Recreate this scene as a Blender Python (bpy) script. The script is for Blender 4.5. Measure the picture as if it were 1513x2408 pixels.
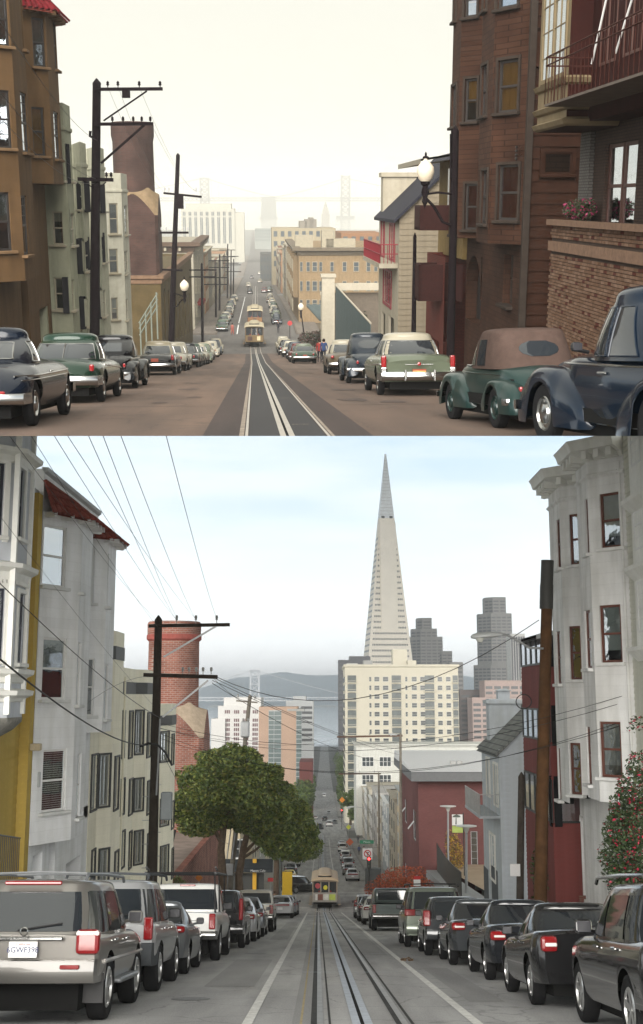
import bpy,bmesh,math,random
import numpy as np
from mathutils import Matrix,Vector
random.seed(7)
for o in list(bpy.data.objects):bpy.data.objects.remove(o,do_unlink=True)
SC=bpy.context.scene
COL=SC.collection
R=math.radians
# -- camera
FPX,YPR,CXP,WPX,HPX=2750.,1150.,756.5,1513.,2408.
AL=math.atan((1640-YPR)/FPX)
BE=math.atan((YPR-475)/FPX)
GA=math.atan((763-CXP)/FPX*math.cos(AL))
PS=math.atan((CXP-600)/FPX*math.cos(BE))
CAMR=Matrix.Rotation(GA,3,'Z')@Matrix.Rotation(AL,3,'X')
MU=Matrix.Rotation(GA,3,'Z')@Matrix.Rotation(AL+BE,3,'X')@Matrix.Rotation(PS,3,'Z')
cam=bpy.data.cameras.new('camera')
cam.sensor_fit='VERTICAL';cam.sensor_height=36.0
cam.lens=36.0*FPX/HPX
cam.shift_y=-(1204-YPR)/HPX
cam.clip_start=0.1;cam.clip_end=40000
camo=bpy.data.objects.new('camera',cam);COL.objects.link(camo)
camo.rotation_euler=(CAMR@Matrix.Rotation(R(90),3,'X')).to_euler()
SC.camera=camo
SC.render.resolution_x,SC.render.resolution_y=643,1024
# -- sky, sun, exposure
SUN_EL,SUN_AZ=9.0,188.0
W=bpy.data.worlds.new('World');SC.world=W;W.use_nodes=True
nt=W.node_tree;N=nt.nodes;LK=nt.links
for n in list(N):N.remove(n)
wo=N.new('ShaderNodeOutputWorld');bg=N.new('ShaderNodeBackground');bg.inputs['Strength'].default_value=0.1
sky=N.new('ShaderNodeTexSky');sky.sky_type='NISHITA';sky.sun_disc=False
sky.sun_elevation=R(SUN_EL);sky.sun_rotation=R(SUN_AZ);sky.dust_density=2.0;sky.air_density=1.0
tc=N.new('ShaderNodeTexCoord');sep=N.new('ShaderNodeSeparateXYZ');LK.new(tc.outputs['Generated'],sep.inputs[0])
def ramp(stops,inp,interp='LINEAR'):
 r=N.new('ShaderNodeValToRGB');r.color_ramp.interpolation=interp
 el=r.color_ramp.elements
 while len(el)<len(stops):el.new(0.5)
 for e,(p,c)in zip(el,stops):e.position=p;e.color=tuple(c)+(1,)if len(c)==3 else c
 LK.new(inp,r.inputs[0]);return r
base=ramp([(0.0,(1.0,1.0,1.0)),(.02,(1.0,1.0,1.0)),(.10,(.80,.88,.92)),(.26,(.47,.66,.85)),(.36,(.66,.67,.63)),(.46,(.66,.645,.56)),(1.0,(.66,.645,.57))],sep.outputs[2])
mp=N.new('ShaderNodeMapping');mp.inputs['Scale'].default_value=(2.0,2.0,13.0);mp.inputs['Rotation'].default_value=(0.12,0.05,0)
LK.new(tc.outputs['Generated'],mp.inputs[0])
nz=N.new('ShaderNodeTexNoise');nz.inputs['Scale'].default_value=2.2;nz.inputs['Detail'].default_value=7;nz.inputs['Roughness'].default_value=.55
LK.new(mp.outputs[0],nz.inputs[0])
cl=ramp([(.40,(0,0,0)),(.66,(.95,.95,.95))],nz.outputs['Fac'])
mix1=N.new('ShaderNodeMix');mix1 .data_type='RGBA'
LK.new(cl.outputs[0],mix1 .inputs[0]);LK.new(base.outputs[0],mix1 .inputs[6]);mix1 .inputs[7].default_value=(.88,.93,.95,1)
band=ramp([(.0,(.15,)*3),(.05,(.6,)*3),(.28,(.9,)*3),(.36,(0,)*3)],sep.outputs[2])
m0=N.new('ShaderNodeMath');m0 .operation='MULTIPLY';LK.new(cl.outputs[0],m0 .inputs[0]);LK.new(band.outputs[0],m0 .inputs[1]);LK.new(m0 .outputs[0],mix1 .inputs[0])
gain=N.new('ShaderNodeMix');gain.data_type='RGBA';gain.blend_type='MULTIPLY';gain.inputs[0].default_value=1
LK.new(mix1 .outputs[2],gain.inputs[6]);gain.inputs[7].default_value=(4.7,4.7,4.7,1)
mr=N.new('ShaderNodeMapRange');mr.inputs['From Min'].default_value=.62;mr.inputs['From Max'].default_value=1.0;mr.inputs['To Min'].default_value=1.0;mr.inputs['To Max'].default_value=1.6
LK.new(sep.outputs[2],mr.inputs[0])
gz2=N.new('ShaderNodeMix');gz2 .data_type='RGBA';gz2 .blend_type='MULTIPLY';gz2 .inputs[0].default_value=1
LK.new(gain.outputs[2],gz2 .inputs[6]);LK.new(mr.outputs[0],gz2 .inputs[7]);gain=gz2
mh=N.new('ShaderNodeMapRange');mh.inputs['From Min'].default_value=.02;mh.inputs['From Max'].default_value=.16;mh.inputs['To Min'].default_value=1.32;mh.inputs['To Max'].default_value=1.0
LK.new(sep.outputs[2],mh.inputs[0])
gz3=N.new('ShaderNodeMix');gz3 .data_type='RGBA';gz3 .blend_type='MULTIPLY';gz3 .inputs[0].default_value=1
LK.new(gain.outputs[2],gz3 .inputs[6]);LK.new(mh.outputs[0],gz3 .inputs[7]);gain=gz3
mix2=N.new('ShaderNodeMix');mix2 .data_type='RGBA';mix2 .inputs[0].default_value=0.06
LK.new(gain.outputs[2],mix2 .inputs[6]);LK.new(sky.outputs[0],mix2 .inputs[7])
LK.new(mix2 .outputs[2],bg.inputs['Color']);LK.new(bg.outputs[0],wo.inputs[0])
sl=bpy.data.lights.new('sun','SUN');sl.energy=3.6;sl.angle=R(62);sl.color=(1,.96,.9)
so=bpy.data.objects.new('sun',sl);COL.objects.link(so)
sd=Vector((math.sin(R(SUN_AZ))*math.cos(R(SUN_EL)),math.cos(R(SUN_AZ))*math.cos(R(SUN_EL)),math.sin(R(SUN_EL))))
so.rotation_euler=sd.to_track_quat('Z','Y').to_euler()
SC.view_settings.view_transform='Standard';SC.view_settings.look='None'
SC.view_settings.exposure=1.6;SC.view_settings.gamma=1.0
SC.render.engine='CYCLES'
SC.cycles.max_bounces=6;SC.cycles.diffuse_bounces=3;SC.cycles.glossy_bounces=3;SC.cycles.transparent_max_bounces=8
# -- places of things
def _ray(px,py):return Vector(((px-CXP)/FPX,1.,(YPR-py)/FPX))
def _inv(d,x=None,y=None,z=None):
 t=x/d.x if x is not None else y/d.y if y is not None else z/d.z
 return d*t
def pl(px,py,**k):return _inv(CAMR@_ray(px,py),**k)
def pu(px,py,**k):return _inv(MU.transposed()@(CAMR@_ray(px,py)),**k)
PROF_L=[(-80,11.05),(0,-1.59),(15.83,-4.09),(108.75,-18.76),(130,-20.5),(164,-23.5),(228.6,-29),(298,-33.5),(320,-34.2),(517,-50.5),(772,-59),(1157,-70),(1880,-76)]
PROF_U=[(-80,8.5),(0,-1.22),(16,-3.16),(98.8,-13.21),(135,-16.9),(149,-17.9),(175,-19.1),(192,-19.3),(327,-24.9),(570,-34.7),(1150,-49.7),(2400,-54),(2600,-58)]
def _gz(P,y):return float(np.interp(y,[p[0]for p in P],[p[1]for p in P]))
def gl(y):return _gz(PROF_L,y)
def gu(y):return _gz(PROF_U,y)
def slope(g,y):return math.atan((g(y+1.5)-g(y-1.5))/3)
FRAME="L";SEAM=1025.3;DENS_L,DENS_U=.00014,.00027
TOPS=[]
def setframe(f):
 global FRAME;FRAME=f
 # -- materials
MATS={}
def mat(name,col=(.5,.5,.5),rough=.7,metal=0.,var=.18,scale=3.,bump=0.,bscale=30.,coat=0.,spec=.5,emit=0.,streak=0.,col2=None,ior=1.45,lines=0.):
 if name in MATS:return MATS[name]
 m=bpy.data.materials.new(name);m.use_nodes=True
 t=m.node_tree;n=t.nodes;l=t.links
 b=n['Principled BSDF']
 b.inputs['Base Color'].default_value=tuple(col)+(1,)
 b.inputs['Roughness'].default_value=rough;b.inputs['Metallic'].default_value=metal
 if rough>=.68 and spec==.5:spec=.12
 b.inputs['Specular IOR Level'].default_value=spec;b.inputs['IOR'].default_value=ior
 b.inputs['Coat Weight'].default_value=coat;b.inputs['Coat Roughness'].default_value=.04
 if emit:
  b.inputs['Emission Color'].default_value=tuple(col)+(1,);b.inputs['Emission Strength'].default_value=emit
 if var or col2 or streak:
  c=n.new('ShaderNodeTexCoord');nz=n.new('ShaderNodeTexNoise');nz.inputs['Scale'].default_value=scale;nz.inputs['Detail'].default_value=8;nz.inputs['Roughness'].default_value=.62
  l.new(c.outputs['Object'],nz.inputs[0])
  rp=n.new('ShaderNodeValToRGB');rp.color_ramp.elements[0].position=.3;rp.color_ramp.elements[1].position=.72
  d=tuple(max(0,x*(1-var))for x in col);h=col2 if col2 else tuple(min(1,x*(1+var*.7))for x in col)
  rp.color_ramp.elements[0].color=d+(1,);rp.color_ramp.elements[1].color=tuple(h)+(1,)
  l.new(nz.outputs['Fac'],rp.inputs[0]);last=rp.outputs[0]
  if streak:
   mp=n.new('ShaderNodeMapping');mp.inputs['Scale'].default_value=(1.3,1.3,.22);l.new(c.outputs['Object'],mp.inputs[0])
   n2=n.new('ShaderNodeTexNoise');n2 .inputs['Scale'].default_value=2.0;n2 .inputs['Detail'].default_value=6;l.new(mp.outputs[0],n2 .inputs[0])
   r2=n.new('ShaderNodeValToRGB');r2 .color_ramp.elements[0].position=.28;r2 .color_ramp.elements[1].position=.62
   k=1-streak;r2 .color_ramp.elements[0].color=(k,k,k*.97,1);r2 .color_ramp.elements[1].color=(1,1,1,1)
   l.new(n2 .outputs['Fac'],r2 .inputs[0])
   mx=n.new('ShaderNodeMix');mx.data_type='RGBA';mx.blend_type='MULTIPLY';mx.inputs[0].default_value=1
   l.new(last,mx.inputs[6]);l.new(r2 .outputs[0],mx.inputs[7]);last=mx.outputs[2]
  if lines:
   sp_=n.new('ShaderNodeSeparateXYZ');l.new(c.outputs['Object'],sp_.inputs[0])
   m1=n.new('ShaderNodeMath');m1 .operation='ADD';l.new(sp_.outputs[0],m1 .inputs[0]);l.new(sp_.outputs[1],m1 .inputs[1])
   cb=n.new('ShaderNodeCombineXYZ');l.new(m1 .outputs[0],cb.inputs[0]);l.new(sp_.outputs[2],cb.inputs[1])
   r3=n.new('ShaderNodeTexBrick');r3 .inputs['Color1'].default_value=(1,1,1,1);r3 .inputs['Color2'].default_value=(.955,.955,.955,1);r3 .inputs['Mortar'].default_value=(.88,.88,.88,1)
   r3 .inputs['Scale'].default_value=1;r3 .inputs['Brick Width'].default_value=4.5;r3 .inputs['Row Height'].default_value=lines;r3 .inputs['Mortar Size'].default_value=.006;l.new(cb.outputs[0],r3 .inputs[0])
   mx=n.new('ShaderNodeMix');mx.data_type='RGBA';mx.blend_type='MULTIPLY';mx.inputs[0].default_value=1
   l.new(last,mx.inputs[6]);l.new(r3 .outputs[0],mx.inputs[7]);last=mx.outputs[2]
  l.new(last,b.inputs['Base Color'])
 if bump:
  c=n.new('ShaderNodeTexCoord');nb=n.new('ShaderNodeTexNoise');nb.inputs['Scale'].default_value=bscale;nb.inputs['Detail'].default_value=5
  l.new(c.outputs['Object'],nb.inputs[0])
  bp=n.new('ShaderNodeBump');bp.inputs['Strength'].default_value=bump;bp.inputs['Distance'].default_value=.02
  l.new(nb.outputs['Fac'],bp.inputs['Height']);l.new(bp.outputs[0],b.inputs['Normal'])
 MATS[name]=m;return m
def brickmat(name,c1,c2,mortar,w=.21,h=.07,var=.25,streak=.2,rot=True,bias=0.,msize=.012,spread=(.3,.8)):
 """courses of brick in metres; laid along the wall whatever way it faces"""
 if name in MATS:return MATS[name]
 m=bpy.data.materials.new(name);m.use_nodes=True
 t=m.node_tree;n=t.nodes;l=t.links;b=n['Principled BSDF'];b.inputs['Roughness'].default_value=.85;b.inputs['Specular IOR Level'].default_value=.12
 c=n.new('ShaderNodeTexCoord');s=n.new('ShaderNodeSeparateXYZ');l.new(c.outputs['Object'],s.inputs[0])
 a=n.new('ShaderNodeMath');a.operation='ADD';l.new(s.outputs[0],a.inputs[0]);l.new(s.outputs[1],a.inputs[1])
 cb=n.new('ShaderNodeCombineXYZ');l.new(a.outputs[0],cb.inputs[0]);l.new(s.outputs[2],cb.inputs[1])
 br=n.new('ShaderNodeTexBrick');br.inputs['Color1'].default_value=tuple(c1)+(1,);br.inputs['Color2'].default_value=tuple(c2)+(1,);br.inputs['Mortar'].default_value=tuple(mortar)+(1,)
 br.inputs['Scale'].default_value=1;br.inputs['Brick Width'].default_value=w;br.inputs['Row Height'].default_value=h;br.inputs['Mortar Size'].default_value=msize;br.inputs['Bias'].default_value=bias
 l.new(cb.outputs[0],br.inputs[0])
 nz=n.new('ShaderNodeTexNoise');nz.inputs['Scale'].default_value=.7;nz.inputs['Detail'].default_value=8;l.new(c.outputs['Object'],nz.inputs[0])
 rp=n.new('ShaderNodeValToRGB');rp.color_ramp.elements[0].position,rp.color_ramp.elements[1].position=spread
 k=1-var;rp.color_ramp.elements[0].color=(k,k,k,1);rp.color_ramp.elements[1].color=(1.1,1.1,1.1,1);l.new(nz.outputs['Fac'],rp.inputs[0])
 mx=n.new('ShaderNodeMix');mx.data_type='RGBA';mx.blend_type='MULTIPLY';mx.inputs[0].default_value=1
 l.new(br.outputs['Color'],mx.inputs[6]);l.new(rp.outputs[0],mx.inputs[7]);l.new(mx.outputs[2],b.inputs['Base Color'])
 bp=n.new('ShaderNodeBump');bp.inputs['Strength'].default_value=.6;bp.inputs['Distance'].default_value=.012;bp.invert=True
 l.new(br.outputs['Fac'],bp.inputs['Height']);l.new(bp.outputs[0],b.inputs['Normal'])
 MATS[name]=m;return m
def glassmat(name,tint=(.75,.8,.8),refl=.28):
 if name in MATS:return MATS[name]
 m=bpy.data.materials.new(name);m.use_nodes=True
 t=m.node_tree;n=t.nodes;l=t.links
 n.remove(n['Principled BSDF']);out=n['Material Output']
 tr=n.new('ShaderNodeBsdfTransparent');tr.inputs[0].default_value=tuple(tint)+(1,)
 gl_=n.new('ShaderNodeBsdfGlossy');gl_.inputs['Roughness'].default_value=.03;gl_.inputs[0].default_value=(.9,.95,1,1)
 nz=n.new('ShaderNodeTexNoise');nz.inputs['Scale'].default_value=2.5;c=n.new('ShaderNodeTexCoord');l.new(c.outputs['Object'],nz.inputs[0])
 bp=n.new('ShaderNodeBump');bp.inputs['Strength'].default_value=.06;bp.inputs['Distance'].default_value=.05;l.new(nz.outputs['Fac'],bp.inputs['Height']);l.new(bp.outputs[0],gl_.inputs['Normal'])
 lw=n.new('ShaderNodeLayerWeight');lw.inputs[0].default_value=.35
 ma=n.new('ShaderNodeMath');ma.operation='MULTIPLY_ADD';l.new(lw.outputs['Facing'],ma.inputs[0]);ma.inputs[1].default_value=.6;ma.inputs[2].default_value=refl
 ma.use_clamp=True
 mx=n.new('ShaderNodeMixShader');l.new(ma.outputs[0],mx.inputs[0]);l.new(tr.outputs[0],mx.inputs[1]);l.new(gl_.outputs[0],mx.inputs[2]);l.new(mx.outputs[0],out.inputs[0])
 MATS[name]=m;return m
GLASS=glassmat('window_glass')
DARKGLASS=mat('dark_glass',(.018,.022,.026),.04,var=0,spec=.8,ior=1.6)
CHROME=mat('chrome',(.40,.40,.39),.2,1.,var=.1,scale=6)
RUBBER=mat('rubber',(.012,.012,.013),.75,var=.2,scale=20)
BLACK=mat('black_trim',(.012,.012,.013),.5,var=.1)
UNDER=mat('underbody',(.008,.008,.008),.9,var=0)
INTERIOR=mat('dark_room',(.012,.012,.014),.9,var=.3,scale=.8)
REDLENS=mat('red_lens',(.20,.006,.008),.15,var=.1,scale=12,coat=.8)
WHITELENS=mat('white_lens',(.7,.68,.66),.15,var=.05,coat=.8)
AMBER=mat('amber_lens',(.7,.25,.02),.2,var=.05)
def paint(name,col,metal=.25,rough=.28):
 return mat('paint_'+name,col,rough,metal,var=.07,scale=1.3,coat=.85 if FRAME=='L' else.38,spec=.5 if FRAME=='L' else.3)
 # -- mesh helpers
class MB:
 def __init__(s):s.v=[];s.f=[];s.m=[]
 def add(s,vs,fs,mi=0,M=None):
  b=len(s.v)
  if M is not None:vs=[M@Vector(v)for v in vs]
  s.v.extend([tuple(v)for v in vs]);s.f.extend([tuple(i+b for i in f)for f in fs]);s.m.extend([mi]*len(fs));return s
 def box(s,c,d,rz=0.,mi=0,M=None,top=1.0):
  x,y,z=(k/2 for k in d);T=Matrix.Translation(c)@Matrix.Rotation(rz,4,'Z')
  if M is not None:T=M@T
  vs=[(-x,-y,-z),(x,-y,-z),(x,y,-z),(-x,y,-z),(-x*top,-y*top,z),(x*top,-y*top,z),(x*top,y*top,z),(-x*top,y*top,z)]
  return s.add(vs,[(3,2,1,0),(4,5,6,7),(0,1,5,4),(1,2,6,5),(2,3,7,6),(3,0,4,7)],mi,T)
 def span(s,a,b,mi=0,M=None):
  return s.box([(p+q)/2 for p,q in zip(a,b)],[abs(q-p)for p,q in zip(a,b)],0,mi,M)
 def rbox(s,c,d,r=.02,mi=0,M=None,rz=0.):
  """box with chamfered edges"""
  x,y,z=(k/2 for k in d);r=min(r,x*.9,y*.9,z*.9)
  T=Matrix.Translation(c)@Matrix.Rotation(rz,4,'Z')
  if M is not None:T=M@T
  bm=bmesh.new();bmesh.ops.create_cube(bm,size=1)
  for v in bm.verts:v.co=(v.co.x*2*x,v.co.y*2*y,v.co.z*2*z)
  bmesh.ops.bevel(bm,geom=list(bm.edges),offset=r,segments=1 if r<.03 else 2,affect='EDGES',profile=.5)
  bm.verts.index_update()
  vs=[v.co.copy()for v in bm.verts];fs=[[v.index for v in f.verts]for f in bm.faces];bm.free()
  return s.add(vs,fs,mi,T)
 def tube(s,pts,r,n=6,mi=0,cap=True):
  pts=[Vector(p)for p in pts];rs=r if isinstance(r,(list,tuple))else[r]*len(pts)
  ring=[];up=None
  for i,p in enumerate(pts):
   d=(pts[min(i+1,len(pts)-1)]-pts[max(i-1,0)]).normalized()
   if up is None:up=Vector((0,0,1))if abs(d.z)<.9 else Vector((1,0,0))
   a=d.cross(up).normalized();b=a.cross(d).normalized();up=b
   ring.append([p+a*math.cos(2*math.pi*k/n)*rs[i]+b*math.sin(2*math.pi*k/n)*rs[i]for k in range(n)])
  vs=[v for q in ring for v in q];fs=[]
  for i in range(len(pts)-1):
   for k in range(n):fs.append((i*n+k,i*n+(k+1)%n,(i+1)*n+(k+1)%n,(i+1)*n+k))
  if cap:fs.append(tuple(range(n-1,-1,-1)));fs.append(tuple((len(pts)-1)*n+k for k in range(n)))
  return s.add(vs,fs,mi)
 def lathe(s,prof,M=None,n=16,mi=0):
  """(radius, height) pairs about z"""
  vs=[];fs=[]
  for r,z in prof:
   for k in range(n):a=2*math.pi*k/n;vs.append((r*math.cos(a),r*math.sin(a),z))
  for i in range(len(prof)-1):
   for k in range(n):fs.append((i*n+k,i*n+(k+1)%n,(i+1)*n+(k+1)%n,(i+1)*n+k))
  return s.add(vs,fs,mi,M)
 def prism(s,poly,z0,z1,mi=0,M=None):
  n=len(poly);vs=[(x,y,z0)for x,y in poly]+[(x,y,z1)for x,y in poly]
  fs=[tuple(range(n-1,-1,-1)),tuple(range(n,2*n))]+[(k,(k+1)%n,n+(k+1)%n,n+k)for k in range(n)]
  return s.add(vs,fs,mi,M)
 def grid(s,rows,mi=0,close=False):
  n=len(rows[0]);vs=[p for r in rows for p in r];fs=[]
  for i in range(len(rows)-1):
   for k in range(n if close else n-1):fs.append((i*n+k,i*n+(k+1)%n,(i+1)*n+(k+1)%n,(i+1)*n+k))
  return s.add(vs,fs,mi)
 def mesh(s,name,mats,smooth=False):
  me=bpy.data.meshes.new(name);me.from_pydata(s.v,[],s.f)
  for m in(mats if isinstance(mats,(list,tuple))else[mats]):me.materials.append(m)
  if any(s.m):me.polygons.foreach_set('material_index',s.m)
  me.validate(clean_customdata=False)
  if smooth is not False:
   bm=bmesh.new();bm.from_mesh(me);bmesh.ops.remove_doubles(bm,verts=bm.verts,dist=1e-5);bmesh.ops.recalc_face_normals(bm,faces=bm.faces);
   ang=R(35 if smooth is True else smooth)
   for f in bm.faces:f.smooth=True
   for e in bm.edges:e.smooth=not(len(e.link_faces)!=2 or e.calc_face_angle(0)>ang)
   bm.to_mesh(me);bm.free()
  return me
 def build(s,name,mats,parent=None,smooth=False,loc=None,label=None):
  return put(name,s.mesh(name,mats,smooth),parent,loc=loc,label=label)
def put(name,me,parent=None,loc=None,rot=None,label=None,M=None):
 o=bpy.data.objects.new(name,me);COL.objects.link(o)
 if parent is not None:
  o.parent=parent
  if M is None and loc is None and not parent.get('_local'):
   p=parent;off=Vector((0,0,0))
   while p is not None:off+=p.location;p=p.parent
   o.location=-off
 if loc is not None:o.location=loc
 if rot is not None:o.rotation_euler=rot
 if M is not None:o.matrix_basis=M
 if label:o['label']=label
 return o
def reg(o,label=None,cat=None,group=None,kind=None):
 TOPS.append((o,FRAME))
 if label:o['label']=label
 if cat:o['category']=cat
 if group:o['group']=group
 if kind:o['kind']=kind
 return o
def thing(name,label,cat,loc=(0,0,0),group=None,rot=None,local=False):
 o=bpy.data.objects.new(name,None);COL.objects.link(o);o.location=loc;o.empty_display_size=.3
 if rot is not None:o.rotation_euler=rot
 if local:o['_local']=1
 return reg(o,label,cat,group)
def copy_thing(src,label,loc,rot=(0,0,0),swap=None,group=None):
 """copy of a thing with its parts and sub-parts; swap maps materials to others"""
 def cp(o,par):
  c=o.copy();COL.objects.link(c);c.parent=par
  if swap and o.type=='MESH' and any(m in swap for m in o.data.materials):
   key=(o.data.name,tuple(sorted(swap[m].name for m in swap)))
   if key not in SWAPS:
    d=o.data.copy()
    for i,m in enumerate(d.materials):
     if m in swap:d.materials[i]=swap[m]
    SWAPS[key]=d
   c.data=SWAPS[key]
  for ch in KIDS.get(o.name,None)or[k for k in bpy.data.objects if k.parent==o]:cp(ch,c)
  return c
 r=cp(src,None);r.location=loc;r.rotation_euler=rot;r['label']=label
 if group:r['group']=group
 TOPS.append((r,FRAME));return r
SWAPS={};KIDS={}
def index_kids(root):
 for o in[root]+list(root.children_recursive):KIDS[o.name]=list(o.children)
 # -- walls with real openings
def frame_of(p0,p1):
 d=Vector((p1[0]-p0[0],p1[1]-p0[1]));L=d.length;d/=L
 return d,Vector((d.y,-d.x)),L
def panel(mb,p0,p1,z0,z1,holes=(),depth=.14,mi=0):
 d,n,L=frame_of(p0,p1)
 us=sorted({0.,L,*[min(max(h[0],0),L)for h in holes],*[min(max(h[1],0),L)for h in holes]})
 zs=sorted({z0,z1,*[h[2]for h in holes],*[h[3]for h in holes]})
 P=lambda u,z,o=0.:(p0[0]+d.x*u-n.x*o,p0[1]+d.y*u-n.y*o,z)
 for i in range(len(us)-1):
  for k in range(len(zs)-1):
   uc,zc=(us[i]+us[i+1])/2,(zs[k]+zs[k+1])/2
   if any(h[0]<uc<h[1]and h[2]<zc<h[3]for h in holes):continue
   mb.add([P(us[i],zs[k]),P(us[i+1],zs[k]),P(us[i+1],zs[k+1]),P(us[i],zs[k+1])],[(0,1,2,3)],mi)
 for u0,u1,a,b in[h[:4]for h in holes]:
  q=[(u0,a),(u1,a),(u1,b),(u0,b)]
  for j in range(4):
   A,B=q[j],q[(j+1)%4]
   mb.add([P(*A),P(*B),P(*B,depth),P(*A,depth)],[(0,1,2,3)],mi)
WINC={}
def window(parent,p0,p1,hole,fm,style='sash',depth=.14,sill=None,blind=None,blind_drop=1.,trim=None,muntin=None,name='window',fw=.06,glass=None,back=None,trimw=.11):
 """sash window in a wall hole: frame with rails > pane, sill, blind or curtain"""
 d,n,L=frame_of(p0,p1);u0,u1,a,b=hole[:4];w,h=u1-u0,b-a
 c=(p0[0]+d.x*(u0+u1)/2-n.x*depth*.55,p0[1]+d.y*(u0+u1)/2-n.y*depth*.55,(a+b)/2)
 ang=math.atan2(d.y,d.x)
 key=(round(w,2),round(h,2),fm.name,style,muntin,fw,sill.name if sill else 0,blind.name if blind else 0,blind_drop,trim.name if trim else 0,depth)
 if key not in WINC:
  m=MB();t=.05
  for x in(-w/2+fw/2,w/2-fw/2):m.box((x,0,0),(fw,t,h))
  for z in(-h/2+fw/2,h/2-fw/2):m.box((0,0,z),(w-2*fw,t,fw))
  if style=='sash':m.box((0,-.008,0),(w-2*fw,t*1.1,fw*.9))
  if style=='casement':m.box((0,-.008,0),(fw*.9,t*1.1,h-2*fw))
  if muntin:
   nx,nz_,part=muntin
   zlo=0 if part=='top' else-h/2
   for i in range(1,nx):m.box((-w/2+w*i/nx,.002,(zlo+h/2)/2),(.022,t*.6,h/2-zlo-fw))
   for i in range(1,nz_):m.box((0,.002,zlo+(h/2-zlo)*i/nz_),(w-2*fw,t*.55,.022))
  if trim:
   e=trimw;o=-depth*.55-.02
   for x in(-w/2-e/2,w/2+e/2):m.box((x,o,0),(e,.07,h+2*e),0,1)
   m.box((0,o,h/2+e/2),(w,.068,e),0,1)
   if not sill:m.box((0,o,-h/2-e/2),(w,.068,e),0,1)
  fr=m.mesh('window',[fm,trim]if trim else[fm])
  g=MB();g.add([(-w/2+.01,0.004,-h/2+.01),(w/2-.01,0.004,-h/2+.01),(w/2-.01,0.004,h/2-.01),(-w/2+.01,0.004,h/2-.01)],[(0,1,2,3)])
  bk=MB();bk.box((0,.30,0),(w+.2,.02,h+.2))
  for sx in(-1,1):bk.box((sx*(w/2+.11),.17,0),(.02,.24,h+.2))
  for sz in(-1,1):bk.box((0,.17,sz*(h/2+.11)),(w+.2,.24,.02))
  s_=None
  if sill:
   s_=MB();s_.rbox((0,-depth*.55-.04,-h/2-.05),(w+.26,.16+depth*.4,.1),.015)
  bl=None
  if blind:
   bl=MB();hh=(h-.06)*blind_drop;nn=max(6,int(w/.09));top=h/2-.03
   bl.grid([[(-w/2+.03+(w-.06)*i/nn,.05+.012*math.sin(i*2.1),z)for i in range(nn+1)]for z in(top-hh,top)])
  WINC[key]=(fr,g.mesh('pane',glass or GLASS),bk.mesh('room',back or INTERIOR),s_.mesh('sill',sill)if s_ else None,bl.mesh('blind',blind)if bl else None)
 fr,g,bk,s_,bl=WINC[key]
 par=parent
 off=Vector((0,0,0))
 while par is not None:off+=par.location;par=par.parent
 f=put(name,fr,parent,M=Matrix.Translation(Vector(c)-off)@Matrix.Rotation(ang,4,'Z'))
 f['_local']=1
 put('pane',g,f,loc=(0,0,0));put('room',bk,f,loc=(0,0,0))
 if s_:put('sill',s_,f,loc=(0,0,0))
 if bl:put('blind',bl,f,loc=(0,0,0))
 return f
BOARDC={}
def boards(parent,p0,p1,z0,z1,pitch,m,name='clapboard',holes=(),jit=.004,thick=.03,maxn=300):
 """lapped boards, each a piece of its own, leaning out at the foot"""
 d,n,L=frame_of(p0,p1);ang=math.atan2(d.y,d.x);k=0;z=z0
 par=parent;off=Vector((0,0,0))
 while par is not None:off+=par.location;par=par.parent
 while z<z1-.02:
  h=min(pitch,z1-z)
  runs=[(0.,L)]
  for u0,u1,a,b in[q[:4]for q in holes]:
   if a<z+h*.9 and b>z+h*.1:
    nr=[]
    for s0,s1 in runs:
     if u1<=s0 or u0>=s1:nr.append((s0,s1));continue
     if u0>s0:nr.append((s0,u0))
     if u1<s1:nr.append((u1,s1))
    runs=nr
  for s0,s1 in runs:
   if s1-s0<.04:continue
   key=(round(s1-s0,3),round(h,3),m.name)
   if key not in BOARDC:
    w=(s1-s0)/2
    q=MB();q.add([(-w,-thick,0),(w,-thick,0),(w,-.006,h+.01),(-w,-.006,h+.01),(-w,0,0),(w,0,0),(w,0,h),(-w,0,h)],[(0,1,2,3),(4,5,1,0),(0,3,7,4),(1,5,6,2)])
    BOARDC[key]=q.mesh(name,m)
   c=Vector((p0[0]+d.x*(s0+s1)/2,p0[1]+d.y*(s0+s1)/2,z))-off+Vector((n.x,n.y,0))*random.uniform(.001,.001+jit)
   o=put(name,BOARDC[key],parent,M=Matrix.Translation(c)@Matrix.Rotation(ang,4,'Z'));k+=1
  z+=h
 return k
def cornice(mb,pts,z,prof,mi=0,close=False):
 """moulding run along a plan polyline; prof = [(out, up)], outward = right of travel"""
 P=[Vector(p)for p in pts];rows=[]
 for i,p in enumerate(P):
  a=(P[i]-P[i-1]).normalized()if i else None;b=(P[i+1]-P[i]).normalized()if i<len(P)-1 else None
  na=Vector((a.y,-a.x))if a is not None else None;nb=Vector((b.y,-b.x))if b is not None else None
  if na is None:o=nb
  elif nb is None:o=na
  else:o=(na+nb);o=o/max(.35,o.dot(na))
  rows.append([(p.x+o.x*u,p.y+o.y*u,z+v)for u,v in prof])
 mb.grid(rows,mi)
 for r in(rows[0],rows[-1]):mb.add(r,[tuple(range(len(r)))],mi)
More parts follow.
